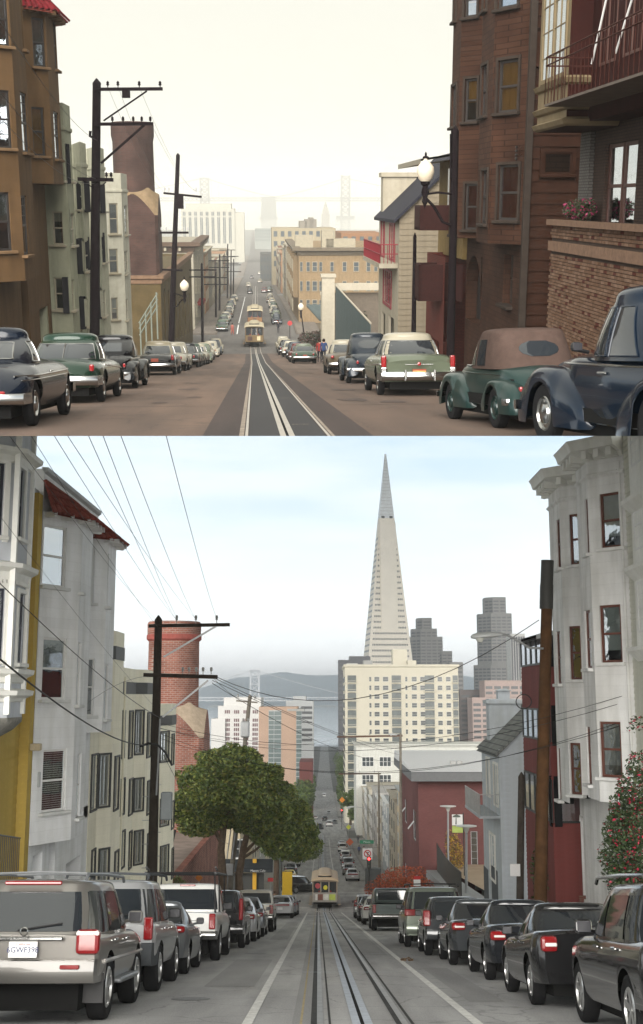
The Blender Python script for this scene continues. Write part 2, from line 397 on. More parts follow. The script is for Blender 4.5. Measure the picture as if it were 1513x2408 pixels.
 # -- cars
def _smooth(ys,pts,j,win):
 v=np.interp(ys,[p[0]for p in pts],[p[j]for p in pts])
 k=max(1,int(win/(ys[1]-ys[0])))|1
 if k>1:
  pad=k//2;vv=np.concatenate([np.full(pad,v[0]),v,np.full(pad,v[-1])]);v=np.convolve(vv,np.ones(k)/k,'valid')
 return v
SIDE=[(0,.93),(.12,.965),(.3,.99),(.5,1.),(.7,.995),(.86,.975),(.95,.95),(1.,.91)]
WHEELC={}
def wheel_meshes(r,wd,style,rimm):
 key=(r,wd,style,rimm.name)
 if key not in WHEELC:
  t=MB();rr=r*(.64 if style!='old' else.60)
  My=Matrix.Rotation(R(90),4,'Y')
  h=wd/2
  t.lathe([(rr,-h*.8),(r*.86,-h),(r*.96,-h*.85),(r,-h*.5),(r,h*.5),(r*.96,h*.85),(r*.86,h),(rr,h*.8),(rr*.96,h*.5),(rr*.96,-h*.5),(rr,-h*.8)],My,28)
  k=MB()
  if style=='old':
   k.lathe([(rr,h*.75),(rr*.93,h*.9),(rr*.86,h*.55),(rr*.62,h*.6),(rr*.55,h*.95),(rr*.3,h*1.12),(.001,h*1.15)],My,20)
   k.lathe([(rr,-h*.75),(rr*.93,-h*.9),(rr*.86,-h*.55),(rr*.62,-h*.6),(rr*.55,-h*.95),(rr*.3,-h*1.12),(.001,-h*1.15)],My,20)
  else:
   for sg in(1,-1):
    k.lathe([(rr,sg*h*.8),(rr*.9,sg*h*.92),(rr*.86,sg*h*.4),(.001,sg*h*.15)],My,24,1)
    k.lathe([(rr*.24,sg*h*.2),(rr*.24,sg*h*.75),(.001,sg*h*.8)],My,12)
    k.lathe([(rr,sg*h*.8),(rr*.9,sg*h*.93),(rr*.86,sg*h*.7)],My,24)
    for a in range(5):
     A=Matrix.Rotation(2*math.pi*a/5,4,'X')
     k.add([(sg*h*.72,-rr*.15,rr*.2),(sg*h*.72,rr*.15,rr*.2),(sg*h*.86,rr*.2,rr*.9),(sg*h*.86,-rr*.2,rr*.9),(sg*h*.4,-rr*.15,rr*.2),(sg*h*.4,rr*.15,rr*.2),(sg*h*.5,rr*.2,rr*.9),(sg*h*.5,-rr*.2,rr*.9)],[(0,1,2,3),(0,3,7,4),(1,5,6,2)],0,A)
  WHEELC[key]=(t.mesh('wheel',RUBBER,True),k.mesh('rim',[rimm,BLACK],True))
 return WHEELC[key]
RIM=mat('alloy_rim',(.5,.5,.5),.3,.9,var=.1)
PLATE_W=mat('plate_white',(.75,.75,.74),.5,var=.06,scale=30)
def car(name,label,sp,loc,rot=(0,0,0),group=None):
 root=thing(name,label,sp.get('cat','car'),loc,group,rot,local=True)
 L,Wd=sp['L'],sp['W']/2;P=sp['paint'];RM=sp.get('roof',P)
 nst=84;ys=np.linspace(-L/2,L/2,nst)
 yr,yf,wr=sp['wheels'];tr=sp.get('track',Wd-.13);wwd=sp.get('tyre',.21)
 ar=wr+sp.get('archgap',.055)
 extra=[yw+s*ar*q for yw in(yr,yf)for s in(-1,1)for q in(1.0,.985,.93,.8,.6)]
 ys=np.array(sorted(set(np.round(np.concatenate([ys,extra]),4))));ys=ys[(ys>=-L/2)&(ys<=L/2)]
 yd=np.linspace(-L/2,L/2,400)
 sm=sp.get('soft',.18)
 zs_,zc_,w_=(np.interp(ys,yd,_smooth(yd,sp['prof'],j,s))for j,s in((1,sm),(2,sm),(3,sm)))
 zb0=sp.get('sill',.26);side=sp.get('side',SIDE)
 fzs=[q[0]for q in side];fxs=[q[1]for q in side]
 covers=sp.get('skirt',())
 def arch(y):
  z=zb0
  for i,yw in enumerate((yr,yf)):
   q=ar*ar-(y-yw)**2
   if q>0:z=max(z,(wr+math.sqrt(q))if i not in covers else wr*.95)
  if y<yr-ar:z=max(z,sp.get('zrear',zb0+.08))
  if y>yf+ar:z=max(z,sp.get('zfront',zb0))
  return z
 bowr,bowf,tilt_r,tilt_f=sp.get('bow',(.07,.16,.0,.0))
 def shape(x,y,z,w):
  k=max(0.,1-(y+L/2)/.7);kf=max(0.,1-(L/2-y)/.9)
  q=min(1.,abs(x)/max(w,.01))
  return(x,y+k*(bowr*(q**2.2)+tilt_r*(z-.75))-kf*(bowf*(q**2.2)+tilt_f*(z-.6)),z)
 def sec(i):
  y,zs,zc,w=ys[i],zs_[i],zc_[i],w_[i]*Wd;zb=arch(y);out=[]
  for fz,fx in side:
   z=max(zb0+(zs-zb0)*fz,min(zb,zs-.01));f=(z-zb0)/(zs-zb0)
   out.append((w*np.interp(f,fzs,fxs),z))
  xe=out[-1][0]
  for q in(.93,.8,.6,.32,0.):out.append((xe*q,zs+(zc-zs)*(1-q**2.6)))
  return[shape(x,y,z,w)for x,z in out]
 rows=[]
 for i in range(len(ys)):
  h=sec(i);rows.append(h+[(-x,y,z)for x,y,z in reversed(h[:-1])])
 b=MB();b.grid(rows)
 for r in(rows[0],rows[-1]):b.add(r,[tuple(range(len(r)))])
 body=b.build('body',P,root,smooth=sp.get('sharp',38),loc=(0,0,0));body['_local']=1
 def side_at(y,z):
  i=int(np.argmin(np.abs(ys-y)));s=sec(i)[:len(side)]
  return float(np.interp(z,[p[2]for p in s],[p[0]for p in s]))
 u=MB();u.span((-Wd*.72,-L/2+.25,.17),(Wd*.72,L/2-.25,.5));u.span((-Wd*.86,yr+ar,zb0+.02),(Wd*.86,yf-ar,.5))
 for yw in(yr,yf):u.span((-Wd*.7,yw-ar,.3),(Wd*.7,yw+ar,min(.82,wr*2+.12)))
 u.build('underbody',UNDER,root,loc=(0,0,0))
 g=sp.get('gh')
 if g:
  bf,br,rf,rr,zb,zr,b0,b1,n,cr=g;pw=sp.get('curve',1.15);n2=sp.get('nroof',n)
  def lv(t):
   s=t**pw
   return(bf+(rf-bf)*s,br+(rr-br)*s,(b0+(b1-b0)*(t**1.5)),zb+(zr-zb)*t)
  def ring(yfv,yrv,hw,z,m=44):
   yc,a=(yfv+yrv)/2,(yfv-yrv)/2;out=[]
   for k in range(m):
    th=2*math.pi*(k+.5)/m;c,s=math.cos(th),math.sin(th)
    out.append((hw*math.copysign(abs(c)**(2/n),c),yc+a*math.copysign(abs(s)**(2/n),s),z))
   return out
  rows=[ring(*lv(t))for t in(0,.2,.4,.6,.8,.92,1.)]
  yfv,yrv,hw,z=lv(1.);yc,a=(yfv+yrv)/2,(yfv-yrv)/2
  for q,c in((.985,.3),(.955,.5),(.9,.68),(.78,.86),(.5,.97),(.02,1.)):rows.append(ring(yc+a*q,yc-a*q,hw*q,z+cr*c))
  m=MB();m.grid(rows,close=True);m.build('cabin',RM,root,smooth=50,loc=(0,0,0))
  def sx(y,t,o=.008):
   yfv,yrv,hw,z=lv(t);yc,a=(yfv+yrv)/2,(yfv-yrv)/2
   q=min(.999,abs((y-yc)/a));return(hw*(1-q**n)**(1/n)+o,y,z)
  def ey(x,t,s,o=.008):
   yfv,yrv,hw,z=lv(t);yc,a=(yfv+yrv)/2,(yfv-yrv)/2
   q=min(.999,abs(x/hw));return(x,yc+s*(a*(1-q**n)**(1/n)+o),z)
  GM=sp.get('glass',DARKGLASS)
  for(y0b,y1b,y0t,y1t)in sp.get('sidewin',()):
   for s in(1,-1):
    w=MB();t0,t1=sp.get('winz',(.07,.88));rws=[]
    for q in np.linspace(0,1,5):
     t=t0+(t1-t0)*q;ya,yb=y0b+(y0t-y0b)*q,y1b+(y1t-y1b)*q
     rws.append([(s*p[0],p[1],p[2])for p in(sx(ya+(yb-ya)*k/6,t)for k in range(7))])
    w.grid(rws);o=w.build('window',GM,root,smooth=60,loc=(0,0,0))
    if sp.get('winchrome'):
     o['_local']=1;e=MB();lo=rws[0]+[r[-1]for r in rws[1:]]+rws[-1][::-1]+[r[0]for r in rws[::-1]]
     e.tube([Vector(v)for v in lo],.011,5,cap=False);e.build('window_trim',sp['winchrome'],o,True,loc=(0,0,0))
  for s,key in((1,'front'),(-1,'rear')):
   xs,t0,t1=sp.get(key,(.82,.1,.9));w=MB();rws=[]
   for q in np.linspace(0,1,6):
    t=t0+(t1-t0)*q;hw=lv(t)[2]*xs
    if sp.get('oval')and s<0:hw*=max(.2,(1-abs(2*q-1)**2.6))**.5
    rws.append([ey(hw*k/6,t,s)for k in range(-6,7)])
   w.grid(rws);o=w.build('windscreen' if s>0 else 'rear_window',GM,root,smooth=60,loc=(0,0,0));o['_local']=1
   if sp.get('endchrome'):
    e=MB();lo=rws[0]+[r[-1]for r in rws[1:]]+rws[-1][::-1]+[r[0]for r in rws[::-1]]
    e.tube([Vector(v)for v in lo],.014,5,cap=False);e.build('window_trim',sp['endchrome'],o,True,loc=(0,0,0))
   if sp.get('wiper')and s<0:
    e=MB();a_=ey(-.1,.12,-1,.03);c_=ey(.45,.25,-1,.03);e.tube([a_,c_],.012,5);e.build('wiper',BLACK,o,loc=(0,0,0))
   if sp.get('split')and s<0:
    e=MB();e.tube([ey(0,t,-1,.012)for t in np.linspace(t0,t1,5)],.014,5);e.build('centre_bar',CHROME,o,loc=(0,0,0))
 for(y0,y1,zt,xo,hw,yw,pk)in sp.get('wings',()):
  for s in(1,-1):
   m=MB();rws=[];N_=26
   for i in range(N_+1):
    q=i/N_;y=y0+(y1-y0)*q;e=max(0.,1-abs((q-pk)/(pk if q<pk else 1-pk))**2.4)**.55
    zt_=.30+(zt-.30)*max(e,.04);zl=.24
    if yw is not None:
     qq=ar*ar-(y-yw)**2
     if qq>0:zl=min(wr+math.sqrt(qq),zt_-.03)
    zl=min(zl,zt_-.02);hh=hw*(.35+.65*e**.6);r=[]
    for fx,fz in((1.,0),(1.03,.25),(1.0,.5),(.9,.72),(.7,.88),(.4,.97),(0,1.),(-.5,.96),(-1.1,.8)):
     r.append((s*(xo+hh*fx),y,zl+(zt_-zl)*fz))
    rws.append(r)
   m.grid(rws);m.add(rws[0],[tuple(range(9))]);m.add(rws[-1],[tuple(range(9))])
   m.build('wing',sp.get('wingmat',P),root,smooth=60,loc=(0,0,0))
 tm,rm=wheel_meshes(wr,wwd,sp.get('rimstyle','alloy'),sp.get('rim',RIM))
 for yw in(yr,yf):
  for s in(1,-1):
   o=put('wheel',tm,root,loc=(s*tr,yw,wr))
   if yw==yf and sp.get('steer'):o.rotation_euler=(0,0,sp['steer'])
   o['_local']=1;put('rim',rm,o,loc=(0,0,0))
 def bumper(s,z,h,th,m,wrap,drop=0.):
  e=MB();rws=[];w=Wd*.985
  ptsx=[(-w,wrap)]+[(-w*q,0.)for q in(.97,.85,.6,.3,0,-.3,-.6,-.85,-.97)]+[(w,wrap)]
  for x,wv in ptsx:
   bw=(bowr if s<0 else bowf);y=s*(L/2+.02)-s*(bw*(min(1,abs(x)/w)**2.2)*1.0+wv)
   c=.6 if wv else 1.
   rws.append([(x*(1. if not wv else 1.005),y+s*th*o*c,z+h*k)for o,k in((0,-.5),(.7,-.46),(1.,-.2),(1.0,.15),(.75,.46),(0,.5))])
  e.grid(rws,close=True);e.add(rws[0],[tuple(range(6))]);e.add(rws[-1],[tuple(range(6))])
  return e.build('bumper',m,root,smooth=45,loc=(0,0,0))
 for q in sp.get('bumpers',()):bumper(*q)
 def on_end(x,z,s=-1,o=.0):
  i=0 if s<0 else len(ys)-1;w=w_[i]*Wd
  p=shape(x,s*L/2,z,w);return(p[0],p[1]+s*o,p[2])
 for(x,z,w,h,d,m,rnd,nm)in sp.get('ends',()):
  for s in((1,-1)if x else(1,)):
   e=MB();p=on_end(s*x,z);
   if rnd=='round':e.lathe([(.001,.5*d),(w*.3,.47*d),(w*.45,.3*d),(w*.5,0),(w*.5,-.5*d)],Matrix.Translation(p)@Matrix.Rotation(R(90),4,'X'),14);smo=True
   else:e.rbox(p,(w,d,h),rnd);smo=False
   o=e.build(nm,m,root,smo,loc=(0,0,0))
 for(y0,y1,z0,z1,m,th)in sp.get('mould',()):
  for s in(1,-1):
   pts=[]
   for k in range(15):
    q=k/14;y=y0+(y1-y0)*q;z=z0+(z1-z0)*q;pts.append((s*(side_at(y,z)+.004),y,z))
   e=MB();e.tube(pts,th,6);e.build('trim_strip',m,root,True,loc=(0,0,0))
 for line in sp.get('seams',()):
  for s in(1,-1):
   e=MB();a=[];c=[]
   for(y,z)in line:
    x=side_at(y,z)+.003
    a.append((s*x,y-.007,z));c.append((s*x,y+.007,z))
   e.grid([a,c]);e.build('door_seam',BLACK,root,loc=(0,0,0))
 for(y,z)in sp.get('handles',()):
  for s in(1,-1):
   e=MB();e.rbox((s*(side_at(y,z)+.025),y,z),(.04,.2,.035),.012);e.build('door_handle',sp.get('handlemat',CHROME),root,loc=(0,0,0))
 if sp.get('mirrors'):
  y,z,m=sp['mirrors'][:3];sc=sp['mirrors'][3]if len(sp['mirrors'])>3 else 1.
  for s in(1,-1):
   e=MB();x=side_at(y,z-.12)+.12;e.rbox((s*(x-.03),y,z),(.17*sc,.1,.14*sc),.04);e.tube([(s*(x-.2),y+.03,z-.07),(s*x,y,z-.03)],.025,6)
   o=e.build('side_mirror',m,root,loc=(0,0,0));o['_local']=1
   e=MB();e.box((s*(x-.03),y-.053,z),(.135*sc,.004,.105*sc));e.build('mirror_glass',mat('mirror_glass',(.03,.03,.035),.35,var=0,spec=.3),o,loc=(0,0,0))
 if sp.get('rack'):
  y0,y1,x,z,m=sp['rack']
  for s in(1,-1):
   e=MB();e.tube([(s*x,y0,z-.05),(s*x,y0+.1,z+.02),(s*x,(y0+y1)/2,z+.035),(s*x,y1-.1,z+.02),(s*x,y1,z-.05)],.024,6)
   e.build('roof_rail',m,root,True,loc=(0,0,0))
  for q in(.18,.62):
   e=MB();yy=y0+(y1-y0)*q;e.tube([(-x,yy,z+.03),(0,yy,z+.05),(x,yy,z+.03)],.018,6);e.build('roof_bar',m,root,loc=(0,0,0))
 if sp.get('text'):
  for(txt,x,z,size,m,o,nm)in sp['text']:text_part(nm,txt,size,m,root,on_end(x,z,-1,o),(R(90),0,0))
 return root
def text_part(nm,txt,size,m,parent,loc,rot,align='CENTER',bold=.0):
 cu=bpy.data.curves.new('t','FONT');cu.body=txt;cu.size=size;cu.align_x=align;cu.align_y='CENTER';cu.extrude=.002;cu.resolution_u=2;cu.offset=bold
 ob=bpy.data.objects.new('t',cu);COL.objects.link(ob)
 me=bpy.data.meshes.new_from_object(ob.evaluated_get(bpy.context.evaluated_depsgraph_get()));bpy.data.objects.remove(ob)
 me.materials.clear();me.materials.append(m)
 return put(nm,me,parent,loc=loc,rot=rot)
 # -- the kinds of car, each a set of measures in metres (y along the car, tail negative)
SEAT={}
def modern_sedan(P,L=4.5,W=1.78,H=1.45,tail=REDLENS,tl=(.68,.82,.3,.2),trunk=.98,**k):
 h=L/2
 sp=dict(L=L,W=W,paint=P,prof=[(-h,trunk-.08,trunk-.03,.82),(-h+.15,trunk-.03,trunk+.02,.93),(-h+.5,trunk-.02,trunk+.04,1.),(0,.92,.98,1.),(h-1.3,.88,.95,1.),(h-.5,.76,.84,.98),(h-.15,.66,.74,.9),(h,.55,.62,.78)],wheels=(-h+.92,h-.88,.32),gh=(h-1.3,-h+.68,h-2.1,-h+1.7,.9,H-.1,W/2-.08,W/2-.32,2.8,.10),sidewin=[(-h+1.4,-h+1.98,-h+1.95,-h+2.08),(-h+2.03,h-1.72,-h+2.13,h-2.25)],rear=(.86,.06,.9),curve=1.1,bow=(.2,.28,.12,.1),tyre=.2,ends=[(tl[0],tl[1],tl[2],tl[3]*.85,.16,tail,.05,'tail_light'),(tl[0]-.02,tl[1]-.01,tl[2]*.7,tl[3]*.2,.175,WHITELENS,.012,'reversing_light'),(0,.62,.34,.16,.02,PLATE_W,.004,'licence_plate')],mirrors=(h-1.75,1.0,P),seams=[[(-h+2.0,.92),(-h+2.02,.35)],[(h-1.45,.9),(h-1.4,.35)]],handles=[(-h+1.6,.86),(-h+2.5,.84)],handlemat=P)
 sp.update(k);return sp
def modern_suv(P,L=4.6,W=1.86,H=1.72,belt=1.05,**k):
 h=L/2
 sp=dict(L=L,W=W,paint=P,prof=[(-h,belt-.04,belt,.93),(-h+.15,belt,belt+.02,.99),(0,belt,belt+.03,1.),(h-1.25,belt-.03,belt+.02,1.),(h-.4,belt-.12,belt-.04,.97),(h-.1,belt-.2,belt-.12,.9),(h,belt-.3,belt-.22,.82)],wheels=(-h+.95,h-.92,.36),gh=(h-1.3,-h+.05,h-1.95,-h+.42,belt-.03,H-.08,W/2-.05,W/2-.2,4.6,.08),sill=.32,zrear=.42,sidewin=[(-h+.25,-h+.95,-h+.55,-h+1.0),(-h+1.05,-h+1.9,-h+1.1,-h+1.92),(-h+2.0,h-1.65,-h+2.02,h-2.02)],rear=(.86,.12,.88),curve=1.0,nroof=6,bow=(.1,.25,.05,.05),ends=[(.8,.95,.2,.4,.12,REDLENS,.04,'tail_light'),(0,.78,.34,.17,.02,PLATE_W,.004,'licence_plate')],mirrors=(h-1.75,belt+.1,BLACK,1.1),wiper=True,seams=[[(-h+1.0,belt-.05),(-h+1.25,.75),(-h+1.3,.4)],[(-h+1.95,belt-.05),(-h+1.95,.4)],[(h-1.45,belt-.06),(h-1.42,.4)]],handles=[(-h+1.35,belt-.1),(-h+2.25,belt-.11)],bumpers=[(-1,.55,.26,.09,P,.5)])
 sp.update(k);return sp
ROUND=[(0,.84),(.1,.91),(.25,.97),(.42,1.),(.6,1.),(.76,.98),(.88,.93),(.96,.86),(1.,.79)]
def fifties(P,L=5.0,W=1.92,H=1.6,roof=None,fin=.0,**k):
 h=L/2
 sp=dict(L=L,W=W,paint=P,roof=roof or P,prof=[(-h,.58,.66,.74),(-h+.12,.74,.82,.86),(-h+.4,.86,.95,.95),(-h+1.0,.93,1.02,1.),(0,.94,1.03,1.),(h-1.5,.95,1.04,1.),(h-.7,.92,1.02,.97),(h-.2,.82,.92,.9),(h,.66,.76,.78)],wheels=(-h+1.15,h-.95,.35),gh=(h-1.8,-h+1.2,h-2.4,-h+1.95,.93,H-.17,W/2-.17,W/2-.33,2.5,.17),sill=.28,soft=.32,sidewin=[(-h+1.85,-h+2.3,-h+2.1,-h+2.34),(-h+2.38,h-2.15,-h+2.42,h-2.5)],winz=(.1,.84),rear=(.8,.14,.84),curve=1.5,bow=(.22,.2,.14,.02),tyre=.18,rimstyle='old',rim=CHROME,bumpers=[(-1,.47,.17,.1,CHROME,.42),(1,.5,.17,.1,CHROME,.42)],winchrome=CHROME,endchrome=CHROME,handles=[(-h+2.45,.86)],ends=[(.66,.72,.12,.18,.14,REDLENS,.04,'tail_light'),(0,.62,.32,.14,.03,mat('old_plate',(.20,.03,.01),.6),.004,'licence_plate')],side=ROUND)
 sp.update(k);return sp
def forties(P,L=4.7,W=1.8,H=1.68,**k):
 h=L/2
 sp=dict(L=L,W=W,paint=P,prof=[(-h,.56,.62,.42),(-h+.25,.82,.9,.62),(-h+.8,.98,1.06,.76),(-.2,1.02,1.1,.84),(h-1.6,1.02,1.1,.78),(h-.8,.96,1.06,.58),(h-.2,.9,1.,.42),(h,.7,.78,.34)],wheels=(-h+.95,h-.85,.37),track=W/2-.15,gh=(h-1.75,-h+.72,h-2.2,-h+1.5,.98,H-.16,W/2*.82,W/2*.66,2.8,.16),sill=.32,soft=.35,archgap=.03,sidewin=[(-h+1.45,-h+2.05,-h+1.75,-h+2.05),(-h+2.15,h-2.0,-h+2.2,h-2.35)],winz=(.12,.82),rear=(.55,.3,.8),curve=1.5,bow=(.2,.1,.12,.0),tyre=.17,rimstyle='old',rim=CHROME,wings=[(-h-.02,-h+1.75,.86,W/2-.27,.25,-h+.95,.5),(h-1.9,h+.02,.9,W/2-.27,.25,h-.85,.62)],bumpers=[(-1,.46,.13,.06,CHROME,.1),(1,.46,.13,.06,CHROME,.1)],handles=[(-h+2.3,.92)],winchrome=None,ends=[(.5,.72,.08,.12,.1,REDLENS,.03,'tail_light'),(0,.6,.3,.13,.03,mat('old_plate',(.35,.05,.015),.6),.004,'licence_plate')])
 sp.update(k);return sp
 # -- foliage
def leaves(mb,clumps,count,size,nm=3,flat=.0,drop=None):
 tot=sum(c[3]*c[4]*c[5]for c in clumps)
 for(cx,cy,cz,rx,ry,rz)in clumps:
  k=int(count*rx*ry*rz/tot)
  for _ in range(k):
   while True:
    v=Vector((random.uniform(-1,1),random.uniform(-1,1),random.uniform(-1,1)));l=v.length
    if l<1 and random.random()<.12+l**2.5:break
   p=Vector((cx+v.x*rx,cy+v.y*ry,cz+v.z*rz));s=size*random.uniform(.6,1.35)
   a=Vector((random.gauss(0,1),random.gauss(0,1),random.gauss(0,.6))).normalized();b=a.cross(Vector((random.gauss(0,1),random.gauss(0,1),random.gauss(0,1)))).normalized()
   mb.add([p-a*s,p+b*s*.45,p+a*s,p-b*s*.45],[(0,1,2,3)],random.choices(range(nm),weights=[3,4,2,1,1][:nm])[0])
def leafmat(name,col=(.1,.1,.03),rough=.55):
 if name in MATS:return MATS[name]
 m=mat(name,col,rough,var=.35,scale=1.2)
 return m
 # -- people
PERS={}
def person(label,loc,rz,top,legs,hair,h=1.68,coat=False,stride=.16,hold=None,group=None):
 key=(round(h,2),coat,stride)
 if key not in PERS:
  k=h/1.7
  J=dict(pel=(0,0,.92),sp=(0,.0,1.15),ch=(0,.01,1.36),nk=(0,.02,1.47),hd=(0,.05,1.58),tp=(0,.04,1.68),ls=(-.19,0,1.40),le=(-.25,-.06,1.12),lw=(-.23,.08,.90),lh=(-.22,.12,.82),rs=(.19,0,1.40),re=(.25,-.04,1.12),rw=(.23,.1,.90),rh=(.22,.14,.82),lp=(-.1,0,.88),lk=(-.1,stride*.7,.5),la=(-.1,stride,.09),lf=(-.1,stride+.17,.04),rp=(.1,0,.88),rk=(.1,-stride*.3,.5),ra=(.1,-stride*1.1,.1),rf=(.1,-stride+.12,.04))
  E_=[('pel','sp'),('sp','ch'),('ch','nk'),('nk','hd'),('hd','tp'),('ch','ls'),('ls','le'),('le','lw'),('lw','lh'),('ch','rs'),('rs','re'),('re','rw'),('rw','rh'),('pel','lp'),('lp','lk'),('lk','la'),('la','lf'),('pel','rp'),('rp','rk'),('rk','ra'),('ra','rf')]
  rad=dict(pel=.15,sp=.13,ch=.15,nk=.055,hd=.1,tp=.07,ls=.07,rs=.07,le=.05,re=.05,lw=.035,rw=.035,lh=.04,rh=.04,lp=.1,rp=.1,lk=.06,rk=.06,la=.04,ra=.04,lf=.04,rf=.04)
  if coat:rad.update(pel=.21,sp=.17,lp=.17,rp=.17,lk=.14,rk=.14)
  names=list(J);me=bpy.data.meshes.new('p');me.from_pydata([tuple(c*k for c in J[n])for n in names],[(names.index(a),names.index(b))for a,b in E_],[])
  ob=bpy.data.objects.new('p',me);COL.objects.link(ob)
  md=ob.modifiers.new('s','SKIN');sk=me.skin_vertices[0].data
  for i,n in enumerate(names):sk[i].radius=(rad[n]*k,rad[n]*k*.85)
  sk[0].use_root=True
  s2=ob.modifiers.new('u','SUBSURF');s2 .levels=1;s2 .render_levels=1
  bpy.context.view_layer.update()
  PERS[key]=bpy.data.meshes.new_from_object(ob.evaluated_get(bpy.context.evaluated_depsgraph_get()));bpy.data.objects.remove(ob)
 me=PERS[key].copy();me.materials.clear()
 skin=mat('skin',(.45,.26,.18),.6,var=.05)
 for m in(top,legs,skin):me.materials.append(m)
 k=h/1.7
 for p in me.polygons:
  c=p.center/k
  p.material_index=2 if c.z>1.46 or(c.z<.87 and abs(c.x)>.185 and not coat)or(c.z<.84 and abs(c.x)>.19)else(0 if c.z>(.5 if coat else.9)else 1)
  p.use_smooth=True
 root=thing('person',label,'person',loc,group,(0,0,rz),local=True)
 put('body',me,root,loc=(0,0,0))
 hm=MB();hm.lathe([(.001,.125),(.06,.115),(.1,.07),(.113,0),(.1,-.06),(.09,-.1)],Matrix.Translation((0,.02*k,1.62*k))@Matrix.Scale(k,4),12);hm.build('hair',hair,root,True,loc=(0,0,0))
 return root
 # -- THE SETTING
def struct(name,mb,m,smooth=False,parent=None,kind='structure'):
 o=mb.build(name,m,parent,smooth)
 if parent is None:reg(o,kind=kind)
 return o
def strip(mb,x0,x1,y0,y1,g,dz,step=4.,cx=None,mi=0,thick=0.):
 ys=[y0]
 while ys[-1]<y1-.01:ys.append(min(y1,ys[-1]+step))
 cx=cx or(lambda y:0.)
 rows=[[(x0+cx(y),y,g(y)+dz),(x1+cx(y),y,g(y)+dz)]for y in ys]
 mb.grid(rows,mi)
 if thick:
  for i in(0,1):mb.grid([[r[i],(r[i][0],r[i][1],r[i][2]-thick)]for r in rows],mi)
  for r in(rows[0],rows[-1]):mb.add([r[0],r[1],(r[1][0],r[1][1],r[1][2]-thick),(r[0][0],r[0][1],r[0][2]-thick)],[(0,1,2,3)],mi)
def cxl(y):return float(np.interp(y,[0,15,106,220,375],[.57,.49,.0,-.3,-.5]))
def cxu(y):return float(np.interp(y,[0,15,99,149,375],[.46,.41,.14,-.2,-.25]))
def roadmat(name,col,var=.3,cracks=True,patch=.35,speck=.25):
 m=bpy.data.materials.new(name);m.use_nodes=True;t=m.node_tree;n=t.nodes;l=t.links;b=n['Principled BSDF'];b.inputs['Roughness'].default_value=.88
 c=n.new('ShaderNodeTexCoord')
 def noise(scale,det=6,mapsc=None):
  z=n.new('ShaderNodeTexNoise');z.inputs['Scale'].default_value=scale;z.inputs['Detail'].default_value=det
  if mapsc:mp=n.new('ShaderNodeMapping');mp.inputs['Scale'].default_value=mapsc;l.new(c.outputs['Object'],mp.inputs[0]);l.new(mp.outputs[0],z.inputs[0])
  else:l.new(c.outputs['Object'],z.inputs[0])
  return z
 def rmp(src,p0,p1,c0,c1):
  r=n.new('ShaderNodeValToRGB');r.color_ramp.elements[0].position=p0;r.color_ramp.elements[1].position=p1;r.color_ramp.elements[0].color=c0+(1,);r.color_ramp.elements[1].color=c1+(1,);l.new(src,r.inputs[0]);return r.outputs[0]
 def mul(a,bb,f=1.):
  x=n.new('ShaderNodeMix');x.data_type='RGBA';x.blend_type='MULTIPLY';x.inputs[0].default_value=f;l.new(a,x.inputs[6]);l.new(bb,x.inputs[7]);return x.outputs[2]
 k=1-var
 o=rmp(noise(.9,8,(1.6,.13,1)).outputs['Fac'],.3,.7,tuple(q*k for q in col),tuple(min(1,q*(1+var*.6))for q in col))
 k=1-speck;o=mul(o,rmp(noise(55,3).outputs['Fac'],.35,.65,(k,k,k),(1.1,1.1,1.1)))
 k=1-patch;o=mul(o,rmp(noise(.16,3,(1.6,.5,1)).outputs['Fac'],.44,.5,(k,k,k*1.02),(1,1,1)))
 if cracks:
  v=n.new('ShaderNodeTexVoronoi');v.feature='DISTANCE_TO_EDGE';v.inputs['Scale'].default_value=.55
  w=noise(1.5,4);ad=n.new('ShaderNodeMix');ad.data_type='RGBA';ad.blend_type='ADD';ad.inputs[0].default_value=.5;l.new(c.outputs['Object'],ad.inputs[6]);l.new(w.outputs['Color'],ad.inputs[7]);l.new(ad.outputs[2],v.inputs[0])
  o=mul(o,rmp(v.outputs['Distance'],.004,.014,(.72,.72,.72),(1,1,1)))
 l.new(o,b.inputs['Base Color'])
 bp=n.new('ShaderNodeBump');bp.inputs['Strength'].default_value=.35;bp.inputs['Distance'].default_value=.01;l.new(noise(60,3).outputs['Fac'],bp.inputs['Height']);l.new(bp.outputs[0],b.inputs['Normal'])
 MATS[name]=m;return m
def watermat(name,col,rough=.12,sc=.02):
 m=mat(name,col,rough,var=.12,scale=.002,spec=.6,ior=1.33)
 n=m.node_tree.nodes;l=m.node_tree.links;c=n.new('ShaderNodeTexCoord');w=n.new('ShaderNodeTexNoise');w.inputs['Scale'].default_value=sc;w.inputs['Detail'].default_value=8
 l.new(c.outputs['Object'],w.inputs[0]);bp=n.new('ShaderNodeBump');bp.inputs['Strength'].default_value=.12;bp.inputs['Distance'].default_value=1.;l.new(w.outputs['Fac'],bp.inputs['Height']);l.new(bp.outputs[0],n['Principled BSDF'].inputs['Normal'])
 return m
